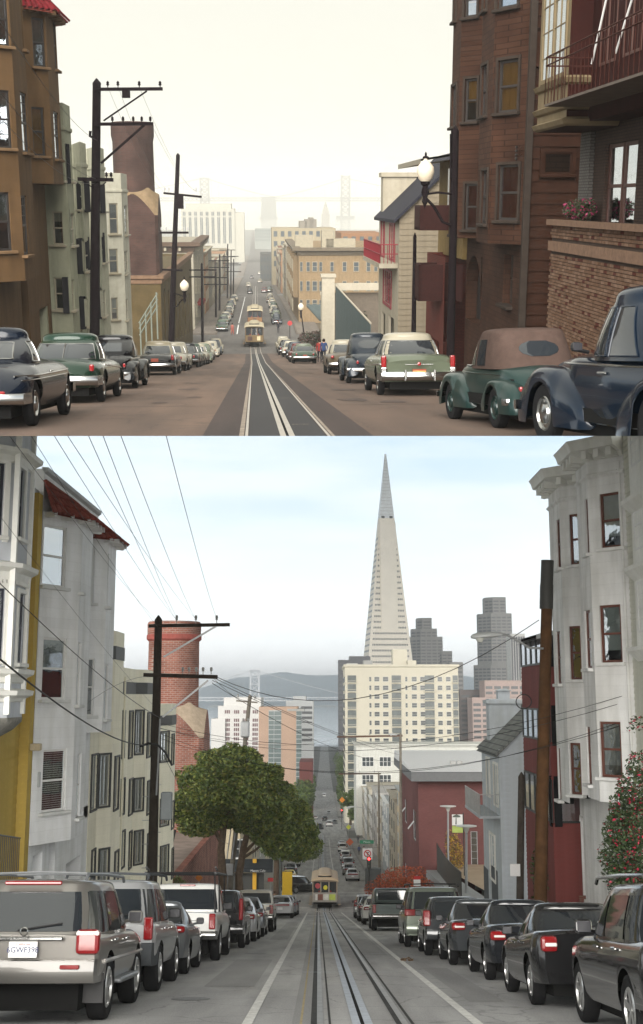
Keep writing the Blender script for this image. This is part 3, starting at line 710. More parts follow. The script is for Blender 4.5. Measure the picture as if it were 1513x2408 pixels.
 # -- lower street
setframe('L')
EARTH=mat('city_ground',(.16,.16,.15),.9,var=.3,scale=.05)
ASPH=roadmat('asphalt_grey',(.38,.38,.375),var=.3,patch=.14,speck=.22)
SIDEW=roadmat('pavement_grey',(.33,.32,.30),var=.15,patch=.1,cracks=False)
PAINTW=mat('road_paint',(.62,.62,.6),.7,var=.3,scale=9)
STEEL=mat('worn_steel',(.30,.29,.28),.42,.6,var=.3,scale=4)
SLOTC=mat('slot_concrete',(.42,.46,.52),.7,var=.2,scale=5)
TAR=mat('tar',(.05,.05,.05),.8,var=.3,scale=6)
YELL=mat('road_paint_yellow',(.36,.30,.18),.8,var=.3,scale=9)
g=MB()
for xa,xb in((-900,-120),(-120,-8),(-8,8),(8,120),(120,900)):strip(g,xa,xb,-70,1900,gl,-.06,6.)
struct('ground',g,EARTH)
r=MB();strip(r,-5.7,5.7,-70,1880,gl,0.,2.)
struct('road',r,ASPH)
r=MB();strip(r,-90,-5.7,110,129,gl,.0,3.);strip(r,5.7,90,110,129,gl,.0,3.)
struct('side_street',r,ASPH)
for s,nm in((-1,'left'),(1,'right')):
 for i,(a,b)in enumerate(((-70,108.7),(130.6,285),(315,497),(522,750))):
  k=MB();x0,x1=(5.95,9.6)if s>0 else(-9.6,-5.95);strip(k,x0,x1,a,b,gl,.13,3.,thick=.3)
  struct('pavement',k,SIDEW)
  k=MB();x0,x1=(5.7,5.95)if s>0 else(-5.95,-5.7);strip(k,x0,x1,a,b,gl,.125,3.,thick=.3);struct('kerb',k,mat('kerb_stone',(.27,.26,.25),.85,var=.25))
for x,a,b in((-1.47,10,106),(1.47,10,106),(-1.47,133,285),(1.47,133,285)):
 k=MB();strip(k,x-.065,x+.065,a,b,gl,.006,2.,cxl);struct('lane_line',k,PAINTW)
for y in(108,113,126.2,130.6):
 k=MB();strip(k,-5.2,5.2,y,y+.4,gl,.008,.5);struct('crossing_line',k,PAINTW)
for x in(-4.9,4.5):
 k=MB();strip(k,x,x+.5,117,124.5,gl,.008,1.);struct('crossing_line',k,PAINTW)
for x0,x1,m,dz,nm in((-.58,-.50,STEEL,.008,'rail'),(.50,.58,STEEL,.008,'rail'),(-.66,-.58,TAR,.006,'rail_joint'),(.43,.50,TAR,.006,'rail_joint'),(-.43,-.40,TAR,.006,'rail_joint'),(.62,.66,TAR,.006,'rail_joint'),(-.13,-.025,SLOTC,.008,'slot_edge'),(.025,.13,SLOTC,.008,'slot_edge'),(-.025,.025,UNDER,.004,'cable_slot'),(-.80,-.77,YELL,.006,'rail_joint')):
 k=MB();strip(k,x0,x1,7,300,gl,dz,2.,cxl);struct(nm,k,m)
for(x0,x1,y)in((-.9,-.2,26.),(.2,1.0,26.),(-1.2,-.5,37.),(.9,1.6,34.)):
 k=MB();strip(k,x0,x1,y,y+.06,gl,.007,.5,cxl);struct('joint_mark',k,SLOTC)
PATCH=roadmat('asphalt_patch',(.29,.29,.285),var=.2,patch=.1,cracks=False)
for x0,x1,y0,y1 in((-2.6,-1.7,22,31),(1.75,2.3,19,27.5),(-.9,-.62,15,60),(.68,1.3,33,52),(-2.3,-1.65,44,70),(1.7,2.5,60,76),(-4.4,-1.9,98,101)):
 k=MB();strip(k,x0,x1,y0,y1,gl,.005,1.,cxl);struct('road_patch',k,PATCH)
for x,y in((-1.9,34.),(2.2,47.),(-2.1,19.5),(.9,72.)):
 k=MB();T=Matrix.Translation((x,y,gl(y)+.009))@Matrix.Rotation(slope(gl,y),4,'X');k.lathe([(.001,0),(.3,0),(.31,-.004)],T,20);o_=struct('manhole_cover',k,mat('cast_iron',(.2,.2,.2),.6,.4,var=.3,scale=20))
k=MB()
k.add([(-9000,1860,-75),(9000,1860,-75),(9000,14000,-75),(-9000,14000,-75)],[(0,1,2,3)])
struct('water',k,watermat('bay_water',(.52,.63,.74)))
k=MB();rows=[]
for j in range(26):
 y=9500+j*110;row=[]
 for i in range(121):
  x=-4500+i*75;q=j/25
  ridge=172+30*math.sin(x*.0011+1)+26*math.sin(x*.0037+2)+12*math.sin(x*.011)+60*math.exp(-((x+700)/420)**2)-150*max(0,(-x-900)/900)*(x<-900)
  row.append((x,y,-77+(max(ridge,50)+77)*(math.sin(q*math.pi/2)**1.4)+9*math.sin(x*.02+j)*math.sin(j*1.7+x*.013)))
 rows.append(row)
k.grid(rows);struct('hills',k,mat('far_hills',(.22,.28,.34),.95,var=.4,scale=.004),smooth=80)
k=MB()
random.seed(3)
for i in range(150):
 x=random.uniform(-1500,1100);h=random.uniform(4,16);k.box((x,9200+random.uniform(0,240),-75+h/2),(random.uniform(15,70),30,h))
o=struct('far_shore_town',k,mat('far_town',(.5,.5,.48),.9,var=.5,scale=.02),kind='stuff');o['label']='low pale buildings scattered along the far shore of the bay';o['category']='town'
def bridge(label,g_inv,y,towers,deck_row,top_row,wz,x0,x1,anchor=None,m=None,hangers=True,slope_=0.):
 """suspension bridge seen side on, far across the water"""
 root=thing('suspension_bridge',label,'bridge',(0,y,wz))
 zd=g_inv(756,deck_row,y=y).z
 for tx,tr in towers:
  p=g_inv(tx,tr,y=y);k=MB();wdt=13.;H=p.z-wz
  for s in(-1,1):k.box((p.x+s*wdt,y,wz+H/2),(6.5,9,H),top=.8)
  n=7
  for i in range(n):
   za,zb=wz+12+(H-16)*i/n,wz+12+(H-16)*(i+1)/n
   k.tube([(p.x-wdt,y,za),(p.x+wdt,y,zb)],1.7,4);k.tube([(p.x+wdt,y,za),(p.x-wdt,y,zb)],1.7,4);k.box((p.x,y,zb),(2*wdt,5,3.))
  k.box((p.x,y,wz+5),(60,40,10));k.build('tower',m,root)
 k=MB()
 k.box(((x0+x1)/2,y,zd+5),(x1-x0,20,2.6));k.box(((x0+x1)/2,y,zd-5),(x1-x0,20,2.6))
 n=int((x1-x0)/14)
 for i in range(n):
  xa=x0+(x1-x0)*i/n;k.tube([(xa,y-9,zd-5),(xa+(x1-x0)/n,y-9,zd+5)],.9,4);k.tube([(xa,y-9,zd+5),(xa+(x1-x0)/n,y-9,zd-5)],.9,4)
 k.build('deck',m,root)
 xs=sorted([g_inv(tx,tr,y=y).x for tx,tr in towers]);zt=g_inv(*towers[0],y=y).z
 ends=[xs[0]-340]+xs+[xs[-1]+340]
 for a,b in zip(ends[:-1],ends[1:]):
  main=a in xs and b in xs and anchor is None;pts=[]
  for i in range(21):
   q=i/20
   if main:z=zd+10+(zt-zd-10)*(2*q-1)**2
   elif a in xs and b in xs:z=zd+8+(zt-zd-8)*abs(2*q-1)**1.25
   else:qq=q if b in xs else 1-q;z=zd+6+(zt-zd-6)*qq**1.25
   pts.append((a+(b-a)*q,y-10,z))
  k=MB();k.tube(pts,1.1,4);k.build('main_cable',m,root)
  k=MB()
  for p in pts[1:-1]:k.tube([p,(p[0],p[1],zd+5)],.3,4)
  k.build('hangers',m,root)
 if anchor:
  ax0,ax1,t,bt=anchor;a=g_inv(ax0,t,y=y);c=g_inv(ax1,bt,y=y);k=MB();k.box(((a.x+c.x)/2,y-15,(a.z+wz)/2),(c.x-a.x,60,a.z-wz),top=.86);k.box(((a.x+c.x)/2,y-15,wz+3),((c.x-a.x)*1.15,80,6));k.build('anchorage',m,root)
 return root
bridge('grey suspension bridge crossing the blue bay behind the tree and high-rises',pl,3750,[(600,1575)],1644,1575,-75,-1000,900,m=mat('bridge_paint',(.75,.76,.78),.6,var=.1))
# -- upper street
setframe('U')
CONC=roadmat('road_concrete_brown',(.105,.066,.045),var=.28,patch=.2,speck=.3)
COBB=roadmat('cobbles_brown',(0.0413,0.0248,0.0198),var=.35,patch=.2,cracks=False,speck=.55)
TRK=roadmat('track_asphalt',(0.0193,0.0187,0.0198),var=.2,patch=.15,cracks=False)
SWU=roadmat('pavement_warm',(0.132,0.11,0.088),var=.2,patch=.15,cracks=False)
WSTEEL=mat('bright_rail',(0.341,0.308,0.264),.32,.35,var=.25,scale=5)
WCON=mat('rail_concrete',(0.22,0.187,0.154),.8,var=.35,scale=5)
g=MB();strip(g,-10,10,6,200,gu,-.06,4.);strip(g,10,40,72,200,gu,-.06,4.);strip(g,-26,-10,75,200,gu,-.06,4.)
struct('ground',g,mat('city_ground_warm',(0.0935,0.077,0.055),.9,var=.3,scale=.3))
g=MB();strip(g,-70,70,200,525,gu,-.06,6.);strip(g,-420,420,525,1500,gu,-.1,30.);strip(g,-900,900,1500,2560,gu,-.1,60.)
struct('ground',g,EARTH)
r=MB();strip(r,-5.9,5.9,5,131,gu,0.,2.);struct('road',r,CONC)
r=MB();strip(r,-5.9,5.9,131,2300,gu,0.,2.);strip(r,-45,-5.9,152,174,gu,0.,2.);strip(r,5.9,40,152,174,gu,0.,2.);struct('road',r,roadmat('road_grey_dusty',(0.088,0.0798,0.0715),var=.25,patch=.15))
k=MB();strip(k,-10,10,6,420,gu,-.32,4.);struct('deck',k,mat('bounce_white',(.82,.82,.80),.9,var=.05))  # unseen white slab added under the upper street to bounce light onto the lower
for(x0,x1,m,dz,nm)in((-1.18,1.18,COBB,.004,'cobble_strip'),(-.53,.53,TRK,.008,'track_bed')):
 k=MB();strip(k,x0,x1,6,130,gu,dz,2.,cxu);struct(nm,k,m)
for(x0,x1,m,dz,nm)in((-.585,-.545,WSTEEL,.013,'rail'),(.545,.585,WSTEEL,.013,'rail'),(-.67,-.60,WCON,.011,'rail_edging'),(.60,.65,WCON,.011,'rail_edging'),(-.10,-.02,WSTEEL,.013,'slot_edge'),(.02,.10,WSTEEL,.013,'slot_edge'),(-.02,.02,UNDER,.0105,'cable_slot')):
 k=MB();strip(k,x0,x1,6,410,gu,dz,2.,cxu);struct(nm,k,m)
PATU=roadmat('oil_stained_concrete',(.06,.036,.026),var=.35,patch=.2,cracks=False)
random.seed(8)
for i in range(16):
 x=random.choice((-1,1))*random.uniform(1.5,3.2);y=random.uniform(17,80);w=random.uniform(.15,.5);k=MB();n_=12
 pts_=[(x+w*random.uniform(.6,1.1)*math.cos(2*math.pi*q/n_),y+w*2.2*random.uniform(.6,1.1)*math.sin(2*math.pi*q/n_))for q in range(n_)]
 k.add([(a,b,gu(b)+.006)for a,b in pts_],[tuple(range(n_))]);struct('oil_stain',k,PATU)
for y in(24.5,33.5,45.,60.):
 for x0,x1 in((-5.8,-1.25),(1.3,5.8)):
  k=MB();strip(k,x0,x1,y,y+.035,gu,.005,.1,cxu);struct('road_joint',k,UNDER)
random.seed(11)
for y,x0,x1 in((18.2,.14,.42),(28,.16,.44),(41,.14,.40),(60,-.4,.44)):
 k=MB()
 for i in range(5):
  a=x0+(x1-x0)*i/5;strip(k,a,a+(x1-x0)/5*.8,y+random.uniform(-.03,.03),y+.07,gu,.012,.1,cxu)
 struct('road_stud',k,WCON)
for s in(-1,1):
 for a,b in((5,150),(175,315),(335,550),(575,1120)):
  x0,x1=(6.15,9.6)if s>0 else(-9.6,-6.15)
  k=MB();strip(k,x0,x1,a,b,gu,.13,3.,thick=.3);struct('pavement',k,SWU)
  x0,x1=(5.9,6.15)if s>0 else(-6.15,-5.9)
  k=MB();strip(k,x0,x1,a,b,gu,.125,3.,thick=.3);struct('kerb',k,mat('kerb_warm',(0.11,0.0935,0.077),.85))
for y in(317,332):
 k=MB();strip(k,-5,5,y,y+.5,gu,.01,.5);struct('crossing_line',k,PAINTW)
k=MB();strip(k,-3.0,-2.85,175,312,gu,.01,5);struct('lane_line',k,PAINTW)
k=MB();k.add([(-2600,2430,-55),(2600,2430,-55),(2600,8000,-55),(-2600,8000,-55)],[(0,1,2,3)])
struct('water',k,watermat('bay_water_pale',(.30,.30,.27)))
bridge('pale suspension bridge with massive central anchorage fading into cream haze',pu,4000,[(481,418),(813,412)],469,412,-55,-1500,1300,anchor=(613,651,463,517),m=mat('bridge_paint_pale',(.08,.085,.08),.7,var=.1))
# -- building helpers
def sight(px,py):
 d=CAMR@_ray(px,py)
 return d if FRAME=='L' else MU.transposed()@d
def at(px,py,**k):return _inv(sight(px,py),**k)
def hole(p0,p1,px0,px1,r0,r1):
 """opening in the wall p0-p1 from its place in the photograph"""
 d,n,L=frame_of(p0,p1)
 def hit(px,py):
  s=sight(px,py);t=(n.x*p0[0]+n.y*p0[1])/(n.x*s.x+n.y*s.y);q=s*t
  return(q.x-p0[0])*d.x+(q.y-p0[1])*d.y,q.z
 pm,rm=(px0+px1)/2,(r0+r1)/2
 a,b=sorted((hit(px0,rm)[0],hit(px1,rm)[0]));z1,z0=hit(pm,r0)[1],hit(pm,r1)[1]
 a=max(a,.06);b=min(b,L-.06)
 if b-a<.2:c=(a+b)/2;a,b=max(.05,c-.12),min(L-.05,c+.12)
 return(a,b,z0,z1)
def bldg(name,label,pts,z0,z1,m,wins=(),cat='building',roof=None,base=None,wallmats=None,depth=.14,group=None,parapet=0.,cap=True):
 """walls along a plan line (outside on the right), real openings, a roof; wins = [(segment, hole, options)]"""
 root=thing(name,label,cat,(pts[0][0],pts[0][1],z0),group)
 w=MB()
 for i in range(len(pts)-1):
  hs=[h for s,h,o in wins if s==i]
  panel(w,pts[i],pts[i+1],z0,z1,hs,depth,(wallmats or{}).get(i,0)if isinstance(wallmats,dict)else 0)
 if cap:w.add([(p[0],p[1],z1-parapet)for p in pts],[tuple(range(len(pts)))],1 if roof else 0)
 w.build('wall',[m,roof]if roof else[m],root)
 for s,h,o in wins:
  if o is not None:window(root,pts[s],pts[s+1],h,depth=depth,**o)
 return root
def simple_windows(root,p0,p1,rects,m,fm=None,out=.03,name='window',stuff=False):
 """shallow windows of far buildings: pane in a proud frame; rects = (u0,u1,z0,z1)"""
 d,n,L=frame_of(p0,p1);ang=math.atan2(d.y,d.x)
 par=root;off=Vector((0,0,0))
 while par is not None:off+=par.location;par=par.parent
 if stuff:
  k=MB()
  for(u0,u1,a,b)in rects:k.box((p0[0]+d.x*(u0+u1)/2+n.x*.02,p0[1]+d.y*(u0+u1)/2+n.y*.02,(a+b)/2),(u1-u0,.1,b-a),ang)
  o=k.build(name,m,root);o['kind']='stuff';return
 for(u0,u1,a,b)in rects:
  w,h=u1-u0,b-a;key=('sw',round(w,2),round(h,2),m.name,fm.name if fm else 0,out)
  if key not in WINC:
   k=MB();k.box((0,-out*.3,0),(w,out,h),0,0)
   if fm:
    t=min(.12,w*.12)
    for x in(-w/2,w/2):k.box((x,-out*.6,0),(t,out*1.6,h+t),0,1)
    for z in(-h/2,h/2,0):k.box((0,-out*.6,z),(w,out*1.5,t*(1 if z else.7)),0,1)
   WINC[key]=k.mesh(name,[m,fm]if fm else[m])
  c=Vector((p0[0]+d.x*(u0+u1)/2,p0[1]+d.y*(u0+u1)/2,(a+b)/2))-off
  put(name,WINC[key],root,M=Matrix.Translation(c)@Matrix.Rotation(ang,4,'Z'))
def P(px,row,x):q=at(px,row,x=x);return(q.x,q.y)
def Z(px,row,y):return at(px,row,y=y).z
FARGLASS=mat('far_glass',(.05,.06,.065),.2,var=.4,scale=.6)
# -- LOWER STREET: buildings
setframe('L')
STUC=mat('stucco_white',(.86,.87,.88),.85,var=.07,scale=1.1,lines=.3,bump=.15,bscale=40,streak=.16)
STUCS=mat('stucco_sill',(.70,.71,.70),.85,var=.12,streak=.15)
WHITEW=mat('white_joinery',(.72,.72,.70),.55,var=.06)
GREYJ=mat('grey_joinery',(.42,.44,.44),.6,var=.12)
LINEN=mat('curtain_linen',(.38,.40,.38),.95,var=.2,scale=5)
SHADE=mat('curtain_grey',(.22,.23,.23),.95,var=.2,scale=5)
CREAM=mat('cream_stucco',(.90,.86,.71),.85,var=.06,scale=.9,lines=.3,bump=.12,bscale=40,streak=.1)
YELLOW=mat('yellow_boards',(.56,.40,.10),.75,var=.12,scale=2,streak=.15)
TILE=mat('red_roof_tile',(.24,.055,.040),.75,var=.35,scale=5)
DKTRIM=mat('dark_frame',(.05,.052,.05),.6,var=.1)
CONC2=mat('concrete',(.42,.42,.41),.85,var=.15,streak=.15)
def chimney_base(parent,cx_,yc,r,hw_,zlow,zlo,zhi,brick,conc):
 """round shaft on a square pedestal: the faces rise in arches, the corners slope back in concrete"""
 N_=48;circ=[];sq_=[]
 for i in range(N_):
  a=2*math.pi*(i+.5)/N_;c,s=math.cos(a),math.sin(a);t=hw_/max(abs(c),abs(s))
  e=min(1.,(t/hw_-1)/(math.sqrt(2)-1));sq_.append((cx_+t*c,yc+t*s,zhi-(zhi-zlo)*e**.8));circ.append((cx_+r*c,yc+r*s,zhi+.15+.5*e))
 k=MB();k.grid([[(x,y,zlow)for x,y,z in sq_],sq_],close=True);k.build('pedestal',brick,parent)
 k=MB();k.grid([sq_,circ],close=True);k.build('shoulder',conc,parent,smooth=30)
 # -- white house with the tiled eaves
xf,xb=-8.6,-7.75
c0=P(84,1650,xf);c1=P(178,1650,xb);c2=P(206,1650,xb);c4=P(242,1650,xb);c5=P(263,1650,xb)
pts=[(-14,c0[1]),c0,c1,c2,(xf,c2[1]+.75),(xf,c4[1]-.85),c4,c5,(xf,c5[1]+.85),(-14,c5[1]+.85)]
zbay=Z(130,1985,c0[1]+.5);zpar=6.95;zt=Z(140,1216,c1[1]-.3)
o=dict(fm=WHITEW,sill=STUCS,fw=.07)
wins=[]
for i,(r0,r1,b)in enumerate(((1236,1380,None),(1500,1645,LINEN),(1762,1908,None))):
 wins+=[(1,hole(c0,c1,100,156,r0,r1),dict(o,blind=b,blind_drop=.5)if b else dict(o)),(2,hole(c1,c2,181,190,r0+10,r1+12),dict(o,fw=.05)),(5,hole(pts[5],pts[6],202,222,r0+48,r1+38),dict(o,fw=.05)),(6,hole(pts[6],pts[7],246,255,r0+62,r1+46),dict(o,fw=.05))]
 if i==2:wins=wins[:-2]
w2=[w for w in wins if w[0]>=5];wins=[w for w in wins if w[0]<5]
wh=bldg('apartment_house','white stucco house with red tiled eaves over its bay windows',pts[:5],zbay,zt,STUC,wins,cat='house')
zb2_=Z(235,1722,c4[1]);k=MB()
for i in(5,6,7):panel(k,pts[i],pts[i+1],zb2_,zt,[h for s_,h,_ in w2 if s_==i])
k.add([(*p,zb2_)for p in pts[5:9]],[(0,1,2,3)]);k.build('far_bay',STUC,wh)
for s_,h,o_ in w2:window(wh,pts[s_],pts[s_+1],h,**o_)
k=MB();panel(k,(xf-.02,c2[1]+.6),(xf-.02,c5[1]+.85),zbay,zt);k.build('wall',STUC,wh)
w0=hole(c0,c1,100,156,1762,1908);d,n,Lc=frame_of(c0,c1)
k=MB()
for sx in(0,1):
 ua,ub=(w0[0]+.08+sx*(w0[1]-w0[0]-.1)/2,w0[0]+(sx+1)*(w0[1]-w0[0])/2-.03)
 for i in range(26):
  z=w0[2]+.12+(w0[3]-w0[2]-.24)*i/25
  if abs(z-(w0[2]+w0[3])/2)<.06:continue
  k.box((c0[0]+d.x*(ua+ub)/2-n.x*.13,c0[1]+d.y*(ua+ub)/2-n.y*.13,z),(ub-ua,.05,.028),math.atan2(d.y,d.x))
k.build('shutter',WHITEW,wh)['kind']='stuff'
k=MB();panel(k,(-14,c0[1]),(xf-.02,c0[1]),zbay-7,zpar);panel(k,(xf-.02,c0[1]),(xf-.02,c5[1]+.85),zt-.4,zpar);panel(k,(xf-.02,c5[1]+.85),(-14,c5[1]+.85),zbay-7,zpar)
k.add([(-14,c0[1],zpar),(xf-.02,c0[1],zpar),(xf-.02,c5[1]+.85,zpar),(-14,c5[1]+.85,zpar)],[(0,1,2,3)])
gd=[hole((xf-.02,c0[1]),(xf-.02,c5[1]+.85),158,178,1990,2085),hole((xf-.02,c0[1]),(xf-.02,c5[1]+.85),186,204,1992,2025)]
gd=[(.55,1.75,zbay-4.2,zbay-.35),(2.6,3.5,zbay-1.5,zbay-.25),(5.2,7.6,zbay-4.5,zbay-1.2)]
panel(k,(xf-.02,c0[1]),(xf-.02,c5[1]+.85),zbay-7,zbay+.4,gd,.9);k.build('wall',STUC,wh)
k=MB();k.box((xf-.8,c0[1]+1.15,zbay-2.2),(.05,1.2,4));k.box((xf-.8,c0[1]+3.05,zbay-.9),(.05,.9,1.3));k.build('door',GREYJ,wh)
k=MB();k.box((xf-.8,c0[1]+6.4,zbay-2.9),(.05,2.4,3.3));k.build('garage_door',DKTRIM,wh)
for q,(a,b)in enumerate((((xf-.02,c0[1]),(xf-.02,c5[1]+.85)),)):
 k=MB();cornice(k,[a,b],zpar-.02,[(0,-.12),(.10,-.05),(.12,.06),(-.1,.08)]);k.build('parapet_cap',GREYJ,wh)
def tile_roof(parent,base_pts,top_pts,z0,z1,m,over=.42,pitch=.24,rows=4):
 for(a,b),(ta,tb)in zip(zip(base_pts[:-1],base_pts[1:]),zip(top_pts[:-1],top_pts[1:])):
  a,b,ta,tb=(Vector(v)for v in(a,b,ta,tb));d=(b-a).normalized();n=Vector((d.y,-d.x));L=(b-a).length
  e0,e1=Vector((*(a+n*over),z0-.22)),Vector((*(b+n*over),z0-.22));t0,t1=Vector((*ta,z1)),Vector((*tb,z1))
  k=MB();k.add([e0,e1,t1,t0],[(0,1,2,3)]);k.add([e0-Vector((0,0,.05)),e1-Vector((0,0,.05)),t1-Vector((0,0,.05)),t0-Vector((0,0,.05))],[(0,1,2,3)]);k.build('roof_slope',TILE,parent)
  N_=max(2,int((e1-e0).length/pitch))
  for i in range(N_+1):
   q=i/N_;A,B=e0 .lerp(e1,q),t0 .lerp(t1,q);up=(e1-e0).cross(B-A).normalized()
   if up.z<0:up=-up
   sd=(e1-e0).normalized()
   for j in range(rows):
    s0,s1=A.lerp(B,j/rows),A.lerp(B,(j+1.06)/rows);r0,r1=pitch*.40,pitch*.33;lift=.025;kk=MB();rr=[]
    for p,r_,lf in((s0,r0,lift),(s1,r1,0)):rr.append([p+sd*r_*math.cos(t)+up*(r_*math.sin(t)+lf)for t in np.linspace(0,math.pi,6)])
    kk.grid(rr);kk.add(rr[0],[tuple(range(6))]);kk.build('tile',m,parent,smooth=60)
def rafter_ends(parent,a,b,z,m,step=.62,out=.40):
 d,n,L=frame_of(a,b)
 N_=max(2,int(L/step)+1)
 for i in range(N_):
  u=.12+(L-.24)*i/(N_-1);k=MB();k.box((a[0]+d.x*u+n.x*out/2,a[1]+d.y*u+n.y*out/2,z),(.13,out,.16),math.atan2(d.y,d.x));k.build('rafter_end',m,parent)
ztop=Z(140,1133,c0[1]+.2)
for b0 in((c0,c1,c2,(xf,c2[1]+.75)),(pts[5],pts[6],pts[7],(xf,c5[1]+.85))):
 tp=[(xf,b0[0][1]+.05),(xf,b0[1][1]+.1),(xf,b0[2][1]-.1),(xf,b0[3][1]-.05)]
 tile_roof(wh,b0,tp,zt+.12,ztop,TILE)
 for a,b in zip(b0[:-1],b0[1:]):rafter_ends(wh,a,b,zt-.12,WHITEW)
 # -- yellow boarded house, recessed between the grey house and the white one
ya=c0[1]-3.2
yh=thing('narrow_house','mustard yellow clapboard house squeezed between grey bay house and white house','house',(-9.4,ya,gl(ya)))
k=MB();k.span((-14,ya,-12),(-8.92,c0[1]-.05,6.1));k.span((-8.92,c0[1]-.5,-12),(-8.62,c0[1]-.04,6.1));k.build('wall',YELLOW,yh)
boards(yh,(-8.92,ya),(-8.92,c0[1]-.5),-9.5,6.1,.27,YELLOW)
boards(yh,(-8.92,c0[1]-.5),(-8.62,c0[1]-.5),-9.5,6.1,.27,YELLOW)
k=MB();k.box((-9.3,(ya+c0[1])/2,6.17),(1.1,c0[1]-ya,.14));k.build('coping',GREYJ,yh)
k=MB();q=at(75,1755,x=-8.6);k.rbox((q.x+.25,c0[1]-.75,q.z),(.3,.26,.2),.03);k.build('security_camera',mat('beige_box',(.5,.42,.28),.6),yh)
k=MB()
for i in range(12):
 y=c0[1]-2.6+i*.2;z=-4.6-(i*.2)*.0;k.tube([(-8.75,y,z-1.7),(-8.75,y,z+.9-i*.03)],.012,5)
k.tube([(-8.75,c0[1]-2.7,-3.66),(-8.75,c0[1]-.3,-4.02)],.025,6);k.tube([(-8.75,c0[1]-2.7,-5.0),(-8.75,c0[1]-.3,-5.3)],.02,6)
reg(k.build('stair_railing',mat('iron_grey',(.16,.16,.16),.5,.5)),'grey iron stair railing before the mustard yellow boards','railing')
# -- ornate grey house at the edge
BLUEG=mat('blue_grey_paint',(.58,.61,.66),.7,var=.08,streak=.12)
OFFW=mat('offwhite_trim',(.80,.80,.76),.6,var=.08,streak=.1)
NAVY=mat('navy_sash',(.02,.024,.04),.4,var=.1)
xb2=-7.7;e1=P(30,1400,xb2);e2=P(64,1400,xb2);zb_=Z(40,1690,e1[1]);ztp=9.5
pts=[(-14,e1[1]-.95),(-8.6,e1[1]-.95),e1,e2,(-8.6,e2[1]+.9),(-14,e2[1]+.9)]
wins=[]
for r0,r1 in((1100,1268),(1395,1560)):
 wins+=[(1,hole(pts[1],e1,-14,9,r0-12,r1-8),dict(fm=NAVY,trim=OFFW,sill=OFFW,trimw=.14)),(2,hole(e1,e2,40,56,r0,r1),dict(fm=NAVY,trim=OFFW,sill=OFFW,blind=mat('slat_blind',(.30,.32,.30),.8,var=.2,scale=6),blind_drop=.9))]
gh_=bldg('bay_house','blue-grey wooden house with white mouldings and navy sashes at left edge',pts,zb_,ztp,BLUEG,wins,cat='house')
k=MB();k.span((-14,pts[0][1],-12),(-8.62,pts[4][1],ztp));k.build('wall',BLUEG,gh_)
bay=pts[1:5]
for r,h in((1080,.34),(1345,.5),(1590,.3),(1640,.2)):
 z=Z(50,r,e1[1]+.4);k=MB();cornice(k,bay,z,[(0,-h*.6),(.06,-h*.5),(.09,-h*.1),(.24,.05),(.26,.16),(.0,.22)]);k.build('cornice',OFFW,gh_,smooth=30)
z=Z(50,1372,e1[1]+.4)
for a,b in zip(bay[:-1],bay[1:]):
 d,n,L=frame_of(a,b)
 for i in range(int(L/.12)):
  k=MB();u=.06+i*.12;k.box((a[0]+d.x*u+n.x*.05,a[1]+d.y*u+n.y*.05,z),(.07,.1,.1),math.atan2(d.y,d.x));k.build('dentil',OFFW,gh_)
k=MB();cornice(k,bay,zb_,[(-.7,-.62),(-.45,-.45),(-.2,-.3),(0,-.1),(.02,.02)]);k.build('bracket',mat('carved_stone',(.3,.29,.26),.9,var=.3,scale=9,bump=.8,bscale=14),gh_,smooth=40)
for q in(29,64):
 p=P(q,1400,xb2+.03);k=MB();k.box((p[0],p[1],(zb_+ztp)/2),(.13,.13,ztp-zb_-.2));k.build('corner_board',OFFW,gh_)
 # -- cream building with dark window frames, three shallow bays stepping down the hill
xb3=-8.2
def creamblock(label,f0,fb,fc,fd,row_top,rows,z_bot,flat=()):
 A1_=(-8.6,P(f0,1850,-8.6)[1]);B=(-8.6,P(fb,1850,-8.6)[1]);C=P(fc,1850,xb3);D=P(fd,1850,xb3);E_=(-8.6,D[1]+.4)
 zt=Z(fd,row_top,D[1]);wins=[];pl_=[(-14,A1_[1]),A1_,B,C,D,E_,(-14,E_[1])]
 op=dict(fm=mat('grey_sash',(.30,.31,.29),.6),trim=DKTRIM,trimw=.07,style='casement',blind=mat('curtain_cream',(.55,.50,.38),.95,var=.2,scale=4),blind_drop=1.)
 for(r0,r1)in rows:
  wins.append((2,hole(B,C,fb+(fc-fb)*.12,fb+(fc-fb)*.85,r0,r1),op));wins.append((3,hole(C,D,fc+(fd-fc)*.3,fc+(fd-fc)*.78,r0+6,r1+6),op))
  for a,b in flat:wins.append((1,hole(A1_,B,a,b,r0+2,r1+8),op))
 b=bldg('apartment_block',label,pl_,z_bot,zt,CREAM,wins,cat='building')
 k=MB();z=zt-.85;cornice(k,[A1_,B,C,D,E_],z,[(0,-.26),(.03,-.26),(.03,.26),(0,.26)]);k.build('dark_band',DKTRIM,b)
 return b,pl_,zt
creamblock('cream apartment block, nearest of three, touching the white house',210,229,262,283,1490,((1775,1895),(1998,2105)),-14,flat=((214,227),))
A1=creamblock('cream apartment block with black band, behind the big left pole',281,313,340,359,1578,((1672,1772),(1832,1905),(1955,2030)),-16,flat=((284,292),(303,311)))
A2=creamblock('cream apartment block, farthest of three, before the brick chimney',357,374,400,411,1655,((1722,1790),(1880,1940),(1990,2055)),-18)
